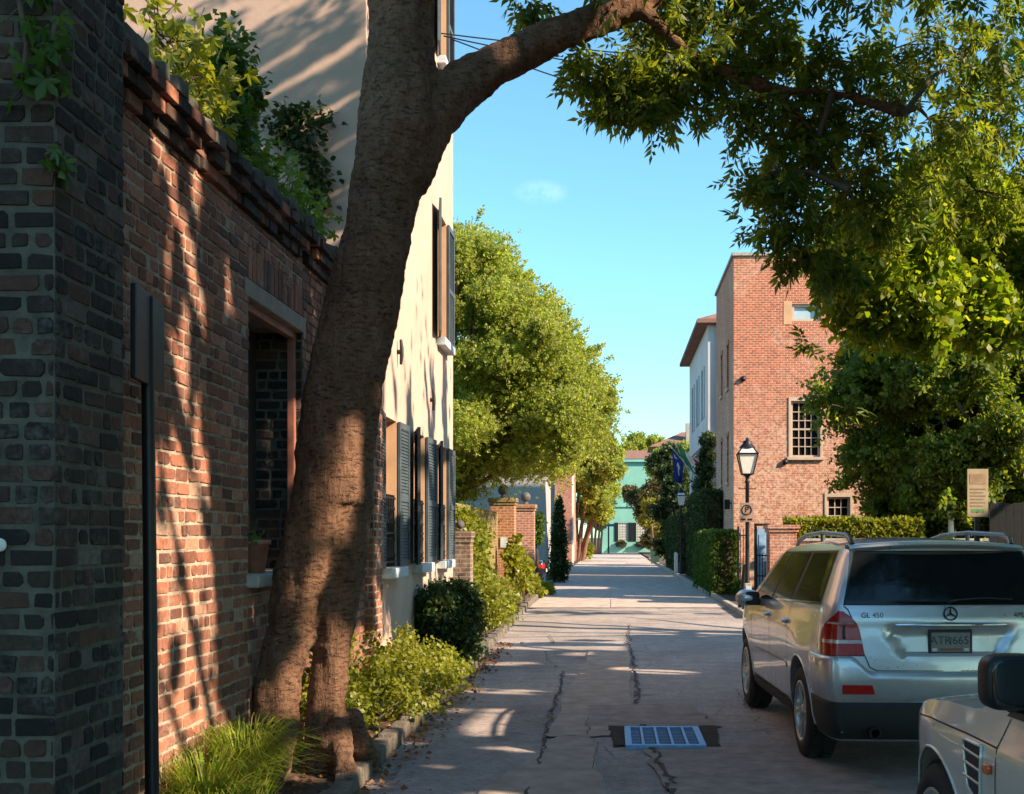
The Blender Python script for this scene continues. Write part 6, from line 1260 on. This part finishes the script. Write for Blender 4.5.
    def side_patch(s, cs, off, mb=None, nu=14, nv=10, side=-1, m=0):
        mb = mb if mb is not None else MB(); bl, br, tr_, tl = [np.array(q, float) for q in cs]; V = []
        for j in range(nv + 1):
            for i in range(nu + 1): u, v = i / nu, j / nv; q = (bl * (1 - u) + br * u) * (1 - v) + (tl * (1 - u) + tr_ * u) * v; V.append(s.S(q[0], q[1], off, side))
        Fq = [(j * (nu + 1) + i, j * (nu + 1) + i + 1, (j + 1) * (nu + 1) + i + 1, (j + 1) * (nu + 1) + i) for j in range(nv) for i in range(nu)]
        mb.add(V, [f[::-1] if side < 0 else f for f in Fq], m, True); return mb
    def rear_patch(s, cs, off, mb=None, nu=20, nv=10, m=0):
        mb = mb if mb is not None else MB(); bl, br, tr_, tl = [np.array(q, float) for q in cs]; V = []
        for j in range(nv + 1):
            for i in range(nu + 1): u, v = i / nu, j / nv; q = (bl * (1 - u) + br * u) * (1 - v) + (tl * (1 - u) + tr_ * u) * v; V.append(s.R(q[0], q[1], off))
        mb.add(V, [(j * (nu + 1) + i, j * (nu + 1) + i + 1, (j + 1) * (nu + 1) + i + 1, (j + 1) * (nu + 1) + i) for j in range(nv) for i in range(nu)], m, True); return mb
    def wrap(s, rows, reach, mb=None, nc=22, nr=44, m=0):
        """Skin wrapped from one flank round the tail to the other: rows of (z or z(u), offset)."""
        mb = mb if mb is not None else MB(); V = []; cols = 2 * nc + nr + 1
        for zf_, off in rows:
            for i in range(cols):
                if i < nc or i > nc + nr:
                    sd = -1 if i < nc else 1; k = i / nc if i < nc else (cols - 1 - i) / nc; z = zf_(1.0) if callable(zf_) else zf_; y0 = s.zr(z) + .05; k = 1 - (1 - k) ** 2.2; q = s.S(reach + (y0 - reach) * k, z, off * (min(1, k * 4)), sd)
                else:
                    f = -1 + 2 * (i - nc) / nr; z = zf_(abs(f)) if callable(zf_) else zf_; h = s.hz(z, 0) * s.c(0); q = s.R(f * h, z, off); q.x += math.copysign(off * .75 * abs(f) ** 8, f); q.y += off * .35 * abs(f) ** 8
                V.append(q)
        n = len(rows); mb.add(V, [(j * cols + i, j * cols + i + 1, (j + 1) * cols + i + 1, (j + 1) * cols + i) for j in range(n - 1) for i in range(cols - 1)], m, True); return mb
    def side_line(s, pts, w_=.004, off=.0015, mb=None, side=-1):
        mb = mb if mb is not None else MB(); V = []; P_ = []
        for (a, b) in zip(pts, pts[1:]):
            for k in range(8): t = k / 8; P_.append(np.array(a) * (1 - t) + np.array(b) * t)
        P_.append(np.array(pts[-1], float))
        for i, q in enumerate(P_):
            d = P_[min(i + 1, len(P_) - 1)] - P_[max(i - 1, 0)]; d = d / np.linalg.norm(d); nn = np.array([-d[1], d[0]]) * w_; V += [s.S(*(q + nn), off, side), s.S(*(q - nn), off, side)]
        mb.add(V, [(2 * i, 2 * i + 2, 2 * i + 3, 2 * i + 1) for i in range(len(P_) - 1)]); return mb
    def wheels(s, spokes=5, rim_r=.245, tw=.26):
        wr = s.sp['wr']
        for ya in s.sp['axles']:
            for sd in (-1, 1):
                xo = sd * (s.sp['track']); Mx = Matrix.Translation((xo, ya, wr)) @ Matrix.Rotation(math.pi / 2 * sd, 4, 'Y')     # local +z points outwards
                h_ = MB().lathe([(0, -.06), (.16, -.06), (.16, -.075), (0, -.075)], 24, Mx); wl_ = h_.build('wheel', M['iron'], s.root)
                ty = MB(); rr = rim_r + .012; ty.lathe([(rr, -tw), (rr + .05, -tw - .004), (wr - .03, -tw + .006), (wr - .006, -tw + .03), (wr, -tw * .7), (wr, -tw * .3), (wr - .006, -.03), (wr - .03, -.006), (rr + .05, .006), (rr + .008, .002), (rr, -.02)], 56, Mx, close=True)
                for k in range(64):
                    a = 2 * math.pi * k / 64; ty.box(-.012, .012, -.006, .006, -tw * .86, -tw * .56, M=Mx @ Matrix.Rotation(a, 4, 'Z') @ Matrix.Translation((wr, 0, 0))); ty.box(-.012, .012, -.006, .006, -tw * .40, -tw * .13, M=Mx @ Matrix.Rotation(a + .05, 4, 'Z') @ Matrix.Translation((wr, 0, 0)))
                ty.build('tyre', M['rubber'], wl_)
                rm = MB(); rm.lathe([(rim_r + .012, -.01), (rim_r + .014, .002), (rim_r, .004), (rim_r - .018, -.008), (rim_r - .03, -.05), (rim_r - .03, -tw + .02), (rim_r + .01, -tw + .02)], 48, Mx); rm.lathe([(0, -.012), (.035, -.012), (.06, -.02), (.065, -.05), (0, -.05)], 24, Mx)
                for k in range(spokes):
                    for da in (-.13, .13):
                        Q = Mx @ Matrix.Rotation(2 * math.pi * k / spokes + .3, 4, 'Z'); pts = [(.05, .05 * math.tan(da)), (rim_r - .02, (rim_r - .02) * math.tan(da * 1.25))]
                        ax, ay = pts[0]; bx_, by_ = pts[1]; ww = .016; rm.add([Q @ Vector(v) for v in ((ax, ay - ww, -.02), (ax, ay + ww, -.02), (bx_, by_ + ww * 1.1, -.006), (bx_, by_ - ww * 1.1, -.006), (ax, ay - ww, -.06), (ax, ay + ww, -.06), (bx_, by_ + ww, -.05), (bx_, by_ - ww, -.05))], [(0, 1, 2, 3), (7, 6, 5, 4), (0, 4, 5, 1), (1, 5, 6, 2), (2, 6, 7, 3), (3, 7, 4, 0)])
                rm.build('rim', M['alloy'], wl_, sharp=40)
    def arch_lips(s, rad=.009, ex=.0):
        for ya in s.sp['axles']:
            for sd in (-1, 1):
                pts = []; R_ = s.sp['ar'] + .004
                for a in np.linspace(math.radians(-12), math.radians(192), 40):
                    y, z = ya + R_ * math.cos(a), s.sp['wr'] + .015 + R_ * math.sin(a)
                    if z > s.sp['zbot'] + .03: pts.append(s.S(y, z, ex, sd))
                MB().tube(pts, rad, 8).build('wheel_arch', s.paint, s.root)
def rounded(c, hx, hy, hz_, p=3.0, nu=28, nv=18):     # superellipsoid
    V = []; Fq = []; sg = lambda v, e: math.copysign(abs(v) ** e, v); e = 2 / p
    for j in range(nv + 1):
        b = -math.pi / 2 + math.pi * j / nv
        for i in range(nu): a = 2 * math.pi * i / nu; V.append((c[0] + hx * sg(math.cos(b), e) * sg(math.cos(a), e), c[1] + hy * sg(math.cos(b), e) * sg(math.sin(a), e), c[2] + hz_ * sg(math.sin(b), e)))
    for j in range(nv):
        for i in range(nu): Fq.append((j * nu + i, j * nu + (i + 1) % nu, (j + 1) * nu + (i + 1) % nu, (j + 1) * nu + i))
    return V, Fq

GL = dict(L=5.09, axles=(1.12, 4.195), wr=.392, ar=.455, track=.955, zbot=.30, crown=.055,
          hz=[(.28, .885), (.36, .925), (.45, .945), (.62, .958), (.80, .968), (.95, .972), (1.08, .968), (1.2, .952), (1.29, .930), (1.34, .912), (1.5, .848), (1.65, .790), (1.75, .748), (1.80, .71), (1.86, .66)],
          rear=[(.28, .12), (.38, .05), (.45, .03), (.80, .038), (.94, .048), (1.0, .055), (1.2, .075), (1.22, .07), (1.36, .105), (1.50, .19), (1.75, .355), (1.9, .44)],
          front=[(.28, .08), (.4, .02), (.6, .0), (.8, .01), (1.0, .06), (1.12, .16), (1.2, .3), (1.85, .4)],
          plan=[(0, .905), (.01, .922), (.025, .940), (.05, .957), (.08, .968), (.12, .978), (.2, .988), (.3, .994), (.6, 1), (4.0, 1), (4.3, .99), (4.55, .965), (4.75, .92), (4.85, .87), (4.91, .82)],
          zt=[(0, 1.82), (.3, 1.843), (.8, 1.86), (1.6, 1.868), (2.3, 1.85), (2.75, 1.81), (3.05, 1.73), (3.4, 1.53), (3.75, 1.32), (3.9, 1.235), (4.0, 1.215), (4.4, 1.18), (4.75, 1.12), (4.91, 1.04)],
          zb=[(0, 1.335), (1, 1.325), (2, 1.285), (3, 1.235), (5, 1.2)], recess=(.952, 1.172, .37, .515, .032))
g = Car('silver_suv', 'silver seven seat SUV parked on the right with its rear and side towards the viewer', 'car', GL, (2.60, 9.13, 0), math.radians(2.2), M['paint'])
# a higher roof and glass line measured from the picture; the body shell first
g.body(); g.arch_lips(); g.wheels()
for sd in (-1, 1):
    fr_ = MB(); g.side_patch([(.50, 1.33), (3.64, 1.225), (2.84, 1.725), (.62, 1.762)], .002, fr_, 40, 14, sd); wf = fr_.build('window_band', M['plastic'], g.root)
    for cs in ([(.56, 1.352), (1.58, 1.318), (1.48, 1.728), (.66, 1.742)], [(1.72, 1.312), (2.56, 1.278), (2.40, 1.715), (1.60, 1.728)], [(2.63, 1.275), (3.52, 1.245), (2.86, 1.685), (2.47, 1.712)]): g.side_patch(cs, .005, None, 24, 16, sd).build('side_window', M['glass_dark'], wf)
    g.side_patch([(.50, 1.330), (3.58, 1.228), (3.58, 1.246), (.50, 1.350)], .008, None, 40, 2, sd).build('window_trim', M['chrome'], wf)
    for pts in ([(1.60, 1.31), (1.66, 1.0), (1.64, .86), (1.70, .62), (1.72, .43)], [(2.58, 1.27), (2.60, .9), (2.60, .43)], [(3.68, 1.21), (3.70, .9), (3.68, .43)], [(1.72, .43), (3.68, .43)]): g.side_line(pts, .004, .002, None, sd).build('door_seam', M['plastic'], g.root)
    for y in (1.78, 2.74):
        q = g.S(y, 1.115, .02, sd); V, Fq = rounded((0, 0, 0), .022, .10, .022); b_ = MB().add([Vector(v) + q for v in V], Fq, 0, True); q2 = g.S(y, 1.10, -.004, sd); V, Fq = rounded((0, 0, 0), .012, .075, .045); b_.add([Vector(v) + q2 for v in V], Fq, 0, True); b_.build('door_handle', M['paint'], g.root)
    g.side_patch([(1.63, .31), (3.70, .31), (3.70, .415), (1.63, .415)], .012, None, 30, 3, sd).build('sill_cladding', M['grey_plastic'], g.root)
    g.side_patch([(1.70, .70), (3.66, .68), (3.66, .725), (1.70, .745)], .008, None, 30, 3, sd).build('door_moulding', M['paint'], g.root)
    # mirror
    V, Fq = rounded((sd * 1.075, 3.30, 1.245), .125, .090, .085, 2.2); mr = MB().add(V, Fq, 0, True).build('wing_mirror', M['paint'], g.root)
    V, Fq = rounded((sd * 1.035, 3.228, 1.242), .075, .014, .070, 4); MB().add(V, Fq, 0, True).build('mirror_glass', M['plastic'], mr); MB().tube([(sd * .90, 3.36, 1.20), (sd * 1.0, 3.32, 1.20)], .035, 10).build('mirror_arm', M['plastic'], mr)
    # roof rail
    rl = MB(); x = sd * .655; pts = [(x * .99, .55, 1.81), (x, .61, 1.862), (x, .76, 1.886), (x, 1.6, 1.908), (x, 2.3, 1.888), (x * .99, 2.66, 1.845), (x * .98, 2.86, 1.79)]; rl.tube(pts, [.022, .024, .02, .02, .02, .022, .02], 10); rl.tube([(x, 1.62, 1.83), (x, 1.62, 1.905)], .02, 8); rl.build('roof_rail', M['rail'], g.root)
    # tail lamp: wraps the corner; pointed top
    tl = MB()
    outl = lambda v: (1 - smooth01((v - .62) / .38) * .62)
    def lamp_grid(v0, v1, off, mb, mm=0, fa=0.0, fb=1.0):
        nu_, nv_ = 26, 10; V = []
        for j in range(nv_ + 1):
            v = v0 + (v1 - v0) * j / nv_; z = .965 + .335 * v
            a0 = -.15 * (1 - smooth01((v - .50) / .5) * .97)          # reach along the flank
            uin = .665 + .06 * v + .085 * max(0, (v - .55) / .45) ** 2    # inner edge on the tailgate
            h = g.hz(z, 0) * g.c(0); l1 = -a0; l2 = h - uin
            for i in range(nu_ + 1):
                f = (fa + (fb - fa) * i / nu_) * (l1 + l2)
                if f < l1: q = g.S(g.zr(z) + .05 + (l1 - f), z, off, sd)
                else: q = g.R(sd * (h - (f - l1)), z, off); q.x += sd * off * max(0, 1 - (f - l1) / .1)
                V.append(q)
        Fq = [(j * (nu_ + 1) + i, j * (nu_ + 1) + i + 1, (j + 1) * (nu_ + 1) + i + 1, (j + 1) * (nu_ + 1) + i) for j in range(nv_) for i in range(nu_)]
        mb.add(V, Fq if sd < 0 else [f[::-1] for f in Fq], mm, True)
    lamp_grid(0, 1, .012, tl); lamp = tl.build('tail_lamp', M['lamp_red'], g.root)
    q = MB(); lamp_grid(.265, .345, .0155, q); lamp_grid(.70, .745, .0155, q, 0, .1, .9); q.build('lamp_clear_band', M['lamp_clear'], lamp)
    q = MB(); lamp_grid(-.02, .0, .013, q); lamp_grid(.36, .69, .0145, q, 0, .60, .66); q.build('lamp_seal', M['plastic'], lamp)
    g.rear_patch([(sd * .845, .672), (sd * .60, .672), (sd * .62, .742), (sd * .845, .742)] if sd < 0 else [(.60, .672), (.845, .672), (.845, .742), (.62, .742)], .046, None, 10, 3).build('reflector', M['lamp_red'], g.root)
g.wrap([(.312, .004), (.33, .012), (.45, .014), (.58, .014), (.604, .010), (.606, .002)], .665).build('bumper_cladding', M['grey_plastic'], g.root)
ztop = lambda f: .838 + .112 * smooth01((f - .70) / .16)
g.wrap([(lambda f: ztop(f) + .004, .001), (lambda f: ztop(f) + .002, .022), (lambda f: ztop(f) - .010, .034), (lambda f: ztop(f) - .035, .040), (.78, .041), (.73, .037), (.68, .029), (.63, .016), (.610, .004)], .662).build('bumper', M['paint'], g.root)
gl_ = g.rear_patch([(-.80, 1.352), (.80, 1.352), (.668, 1.752), (-.668, 1.752)], .006, None, 40, 20).build('rear_window', M['glass_dark'], g.root)
g.rear_patch([(-.815, 1.345), (.815, 1.345), (.682, 1.762), (-.682, 1.762)], .003, None, 40, 20).build('window_seal', M['plastic'], gl_)
m_ = MB(); V = []
for i in range(49):
    f = -1 + 2 * i / 48; u = .70 * f; e = .10 * f * f + .12 * max(0, abs(f) - .85) ; dz = .035 - .035 * f * f
    V += [(u, .47 + e, 1.808 + dz), (u, .335 + e, 1.800 + dz), (u, .30 + e, 1.778 + dz), (u, .315 + e, 1.752 + dz), (u, .42 + e * .8, 1.732 + dz)]
m_.add(V, [(i * 5 + k, i * 5 + (k + 1) % 5, (i + 1) * 5 + (k + 1) % 5, (i + 1) * 5 + k) for i in range(48) for k in range(5)], 0, True); m_.build('spoiler', M['paint'], g.root, weld=True, sharp=50)
m_ = MB()
for sd in (-1, 1):      # tailgate shut line
    V = []; pts = [(sd * .815, 1.335), (sd * .785, 1.31), (sd * .74, 1.2), (sd * .672, .97), (sd * .63, .87), (sd * .58, .846), (sd * .0, .844)]; P_ = []
    for a, b in zip(pts, pts[1:]):
        for k in range(8): P_.append((a[0] + (b[0] - a[0]) * k / 8, a[1] + (b[1] - a[1]) * k / 8))
    for u, z in P_: V += [g.R(u, z, .003), g.R(u + sd * -.007, z + .006, .003)]
    m_.add(V, [(2 * i, 2 * i + 1, 2 * i + 3, 2 * i + 2) for i in range(len(P_) - 1)])
m_.build('tailgate_seam', M['plastic'], g.root)
m_ = MB(); n = 24; pts = [g.R(-.43 + .86 * i / n, 1.197, .022) for i in range(n + 1)]; m_.tube(pts, [.008 + .016 * math.sin(math.pi * i / n) ** .5 for i in range(n + 1)], 10); m_.build('tailgate_handle', M['chrome'], g.root)
q = g.R(0, 1.282, .012); m_ = MB(); MxR = Matrix.Translation(q) @ Matrix.Rotation(math.pi / 2 - .2, 4, 'X'); m_.tube([MxR @ Vector((.05 * math.cos(a), .05 * math.sin(a), 0)) for a in np.linspace(0, 2 * math.pi, 33)], .0055, 8, cap=False)
for k in range(3): a = math.pi / 2 + k * 2 * math.pi / 3; m_.tube([MxR @ Vector((0, 0, 0)), MxR @ Vector((.048 * math.cos(a), .048 * math.sin(a), 0))], [.009, .0025], 8)
m_.build('emblem', M['iron'], g.root)
for txt, u in (('GL 450', -.60), ('4MATIC', .60)): q = g.R(u, 1.268, .008); text_mesh('model_lettering', txt, .058, Matrix.Translation(q) @ Matrix.Rotation(math.pi / 2 - .2, 4, 'X'), M['chrome'], g.root, .002)
q = g.R(0, 1.063, .010); MxP = Matrix.Translation(q) @ Matrix.Rotation(math.pi / 2, 4, 'X'); m_ = MB(); m_.box(-.17, .17, -.098, .098, -.008, .008, bev=.006, M=MxP); np_ = m_.build('number_plate', M['plastic'], g.root)
m_ = MB(); m_.box(-.150, .150, -.074, .074, .0082, .011, M=MxP); m_.build('plate_face', mk('plate_face', (.24, .235, .215), .45, var=.1, scale=18, bmp=.05), np_); pltx = mk('plate_ink', (.035, .04, .06), .5)
text_mesh('plate_lettering', 'ATR', .088, MxP @ Matrix.Translation((-.078, .012, .0115)), pltx, np_, .001); text_mesh('plate_lettering', '665', .088, MxP @ Matrix.Translation((.078, .012, .0115)), pltx, np_, .001)
m_ = MB(); m_.box(-.004, .004, -.022, .02, .011, .0122, M=MxP)
for a in (15, 55, 90, 125, 165): a = math.radians(a); m_.add([MxP @ Vector(v) for v in ((0, .018, .0122), (.022 * math.cos(a) - .004, .018 + .022 * math.sin(a), .0122), (.022 * math.cos(a) + .004, .018 + .020 * math.sin(a), .0122))], [(0, 1, 2)])
m_.build('plate_palmetto', pltx, np_); MB().box(-.085, .085, -.066, -.046, .011, .0122, M=MxP).build('plate_band', mk('plate_band', (.30, .10, .07), .5), np_); m_ = MB(); m_.box(-.142, -.105, -.068, -.045, .011, .0122, M=MxP); m_.box(.105, .142, -.068, -.045, .011, .0122, M=MxP); m_.build('plate_sticker', M['white_paint'], np_)
m_ = MB(); pts = [g.R(.05 + .45 * i / 10, 1.385 + .012 * math.sin(i / 10 * 3), .018) for i in range(11)]; m_.tube(pts, .007, 6); m_.tube([g.R(.0, 1.36, .0), g.R(.0, 1.375, .03), g.R(.06, 1.385, .022)], .012, 8); m_.build('rear_wiper', M['plastic'], g.root)
m_ = MB(); m_.lathe([(.035, 0), (.045, 0), (.047, .16), (.035, .16)], 20, Matrix.Translation((-.60, .0, .375)) @ Matrix.Rotation(-math.pi / 2, 4, 'X'), close=True); m_.build('exhaust_pipe', M['iron'], g.root)
def front_end(car, zh, zg, zl):
    L_ = car.L
    def FP(u, z, off): h = car.hz(z, L_ - .18) * car.c(L_ - .18); f = u / h; return Vector((u, L_ - .18 - car.zf(z) + .18 * (1 - f * f) + off, z))
    def fpatch(u0, u1, z0, z1, off, mat, name):
        V = [FP(u0 + (u1 - u0) * i / 12, z0 + (z1 - z0) * j / 5, off) for j in range(6) for i in range(13)]; MB().add(V, [(j * 13 + i + 1, j * 13 + i, (j + 1) * 13 + i, (j + 1) * 13 + i + 1) for j in range(5) for i in range(12)], 0, True).build(name, mat, car.root)
    fpatch(-.42, .42, zg[0], zg[1], .006, M['plastic'], 'grille'); fpatch(-.70, .70, zl[0], zl[1], .006, M['plastic'], 'air_intake')
    for s_ in (-1, 1): fpatch(*sorted((s_ * .46, s_ * .74)), zh[0], zh[1], .007, M['lamp_clear'], 'headlight')
    # windscreen as a sheet a little above the body shell
front_end(g, (.82, 1.0), (.72, 1.0), (.42, .62))
def windscreen(car, y0, y1, w0, w1, mat):
    V = []; n, m_ = 16, 10
    for j in range(m_ + 1):
        for i in range(n + 1):
            yi = y0 + (y1 - y0) * j / m_; zt = car.I('zt', yi); ze = zt - car.sp.get('crown', .05); he = car.hz(ze, yi) * car.c(yi); f = (-1 + 2 * i / n) * .93; V.append((f * he, yi + .004, ze + (zt - ze) * (1 - abs(f) ** 2.6) + .006))
    MB().add(V, [(j * (n + 1) + i, j * (n + 1) + i + 1, (j + 1) * (n + 1) + i + 1, (j + 1) * (n + 1) + i) for j in range(m_) for i in range(n)], 0, True).build('windscreen', mat, car.root)
windscreen(g, 3.08, 3.86, 0, 0, M['glass_dark'])

RS = dict(L=4.79, axles=(1.20, 3.945), wr=.385, ar=.445, track=.965, zbot=.30, crown=.045,
          hz=[(.28, .90), (.40, .945), (.60, .965), (.85, .972), (.96, .970), (1.0, .962), (1.05, .950), (1.14, .93), (1.2, .905), (1.5, .80), (1.7, .725), (1.76, .69)],
          rear=[(.28, .08), (.4, .02), (.5, 0), (.8, 0), (.9, .03), (1.1, .06), (1.7, .30), (1.85, .36)],
          front=[(.28, .10), (.4, .03), (.6, .0), (.85, .01), (.95, .03), (1.02, .10), (1.1, .25), (1.85, .4)],
          plan=[(0, .95), (.05, .975), (.3, .99), (.6, 1), (3.7, 1), (4.0, .992), (4.25, .965), (4.42, .925), (4.54, .865), (4.61, .80)],
          zt=[(0, 1.72), (.4, 1.77), (1.2, 1.79), (2.1, 1.775), (2.5, 1.72), (2.9, 1.44), (3.2, 1.235), (3.35, 1.165), (3.45, 1.15), (3.8, 1.135), (4.2, 1.10), (4.45, 1.045), (4.61, .985)],
          zb=[(0, 1.16), (3, 1.12), (5, 1.1)])
RX, RY, RYAW = 2.74, 1.95, math.radians(3.0)
v = Car('champagne_suv', 'champagne coloured SUV cut off by the frame, its side vent and black mirror showing', 'car', RS, (RX, RY, 0), RYAW, M['paint_gold'])
v.body(); v.arch_lips(.008, .0); v.wheels(6, .25, .27)
for sd in (-1, 1):
    m_ = MB(); v.side_patch([(.55, 1.155), (3.10, 1.125), (2.50, 1.66), (.72, 1.69)], .002, m_, 36, 12, sd); wf = m_.build('window_band', M['plastic'], v.root)
    for cs in ([(.68, 1.18), (1.18, 1.175), (1.12, 1.65), (.80, 1.66)], [(1.26, 1.175), (2.02, 1.16), (1.92, 1.645), (1.22, 1.655)], [(2.10, 1.158), (2.95, 1.14), (2.44, 1.62), (2.0, 1.645)]): v.side_patch(cs, .005, None, 20, 12, sd).build('side_window', M['glass_dark'], wf)
    for pts in ([(1.24, 1.15), (1.26, .7), (1.4, .42)], [(2.06, 1.15), (2.08, .42)], [(3.05, 1.12), (3.13, .98), (3.14, .42)], [(3.13, .985), (3.5, .99), (4.0, .985), (4.35, .955), (4.52, .90)]): v.side_line(pts, .004, .002, None, sd).build('door_seam', M['plastic'], v.root)
    cs = [(3.30, .70), (3.44, .76), (3.50, .965), (3.28, .965)]
    vent = v.side_patch(cs, .004, None, 8, 8, sd).build('side_vent', M['plastic'], v.root); m_ = MB()
    loop = [(3.30, .70), (3.44, .76), (3.50, .965), (3.28, .965), (3.30, .70)]; pts = []
    for a, b in zip(loop, loop[1:]):
        for k in range(5): t_ = k / 5; pts.append(v.S(a[0] + (b[0] - a[0]) * t_, a[1] + (b[1] - a[1]) * t_, .006, sd))
    m_.tube(pts + pts[:1], .008, 8, cap=False); m_.build('vent_frame', M['paint_gold'], vent); m_ = MB()
    for z in (.80, .86, .915): V = [v.S(3.29 + .19 * k / 6 - .04 * (0), z + .012 * k / 6, .010, sd) for k in range(7)]; m_.tube(V, .007, 6)
    m_.build('vent_blade', M['alloy'], vent)
    q = v.S(3.20, .885, .012, sd); V, Fq = rounded((0, 0, 0), .012, .036, .022, 4); MB().add([Vector(w_) + q for w_ in V], Fq, 0, True).build('side_indicator', M['orange'], v.root)
    for y in (1.42, 2.22): q = v.S(y, 1.02, .02, sd); V, Fq = rounded((0, 0, 0), .02, .09, .02); MB().add([Vector(w_) + q for w_ in V], Fq, 0, True).build('door_handle', M['paint_gold'], v.root)
    v.side_patch([(1.66, .31), (3.48, .31), (3.48, .40), (1.66, .40)], .012, None, 20, 3, sd).build('sill_cladding', M['grey_plastic'], v.root)
    V, Fq = rounded((sd * .985, 2.92, 1.29), .125, .085, .112, 4.2); mr = MB().add(V, Fq, 0, True).build('wing_mirror', M['black_paint'], v.root); V, Fq = rounded((sd * .985, 2.842, 1.29), .112, .010, .098, 5); MB().add(V, Fq, 0, True).build('mirror_glass', M['glass_dark'], mr); MB().tube([(sd * .86, 2.98, 1.19), (sd * .98, 2.94, 1.20)], .04, 10).build('mirror_arm', M['black_paint'], mr)
    v.rear_patch(([(-.90, .80), (-.66, .80), (-.66, 1.12), (-.86, 1.12)] if sd < 0 else [(.66, .80), (.90, .80), (.86, 1.12), (.66, 1.12)]), .008, None, 10, 8).build('tail_lamp', M['lamp_red'], v.root)
v.rear_patch([(-.76, 1.20), (.76, 1.20), (.62, 1.64), (-.62, 1.64)], .006, None, 30, 14).build('rear_window', M['glass_dark'], v.root)
front_end(v, (.80, .95), (.74, .94), (.42, .62)); windscreen(v, 2.56, 3.26, 0, 0, M['glass_dark'])

SD = dict(L=4.6, axles=(1.0, 3.7), wr=.32, ar=.37, track=.89, zbot=.22, crown=.04,
          hz=[(.2, .82), (.4, .88), (.7, .905), (.9, .89), (.98, .85), (1.3, .66), (1.45, .58)],
          rear=[(.2, .06), (.5, 0), (.8, .03), (.95, .08), (1.5, .3)], front=[(.2, .06), (.5, 0), (.8, .06), (1.0, .2), (1.5, .3)],
          plan=[(0, .92), (.05, .96), (.3, .99), (.6, 1), (3.8, 1), (4.1, .96), (4.3, .9), (4.42, .82)],
          zt=[(0, 1.02), (.5, 1.06), (.7, 1.09), (1.3, 1.36), (1.9, 1.42), (2.4, 1.40), (3.1, 1.04), (4.0, .92), (4.42, .80)], zb=[(0, .95), (5, .93)])
k = Car('dark_sedan', 'dark car with a red tail lamp, parked in the driveway behind the slimmer gate pier', 'car', SD, (-2.42, 44.6, 0), math.radians(90), mk('car_paint_dark', (.02, .022, .03), .2, .3, coat=1, bmp=0))
k.body(); k.wheels(5, .2, .2)
for sd in (-1, 1):
    k.rear_patch(([(-.80, .72), (-.45, .74), (-.45, .88), (-.76, .88)] if sd < 0 else [(.45, .74), (.80, .72), (.76, .88), (.45, .88)]), .008, None, 10, 6).build('tail_lamp', M['lamp_red'], k.root); k.side_patch([(.06, .72), (.34, .76), (.3, .86), (.08, .88)], .006, None, 8, 5, sd).build('tail_lamp', M['lamp_red'], k.root)
    k.side_patch([(1.0, .98), (3.0, .98), (2.3, 1.32), (1.4, 1.32)], .005, None, 14, 8, sd).build('side_window', M['glass_dark'], k.root)
k.rear_patch([(-.26, .58), (.26, .58), (.26, .70), (-.26, .70)], .01, None, 6, 3).build('number_plate', M['white_paint'], k.root); k.rear_patch([(-.84, .26), (.84, .26), (.84, .40), (-.84, .40)], .006, None, 16, 3).build('bumper', M['chrome'], k.root)

print('objects', len(SC.objects), 'faces', sum(len(o.data.polygons) for o in SC.objects if o.type == 'MESH'))
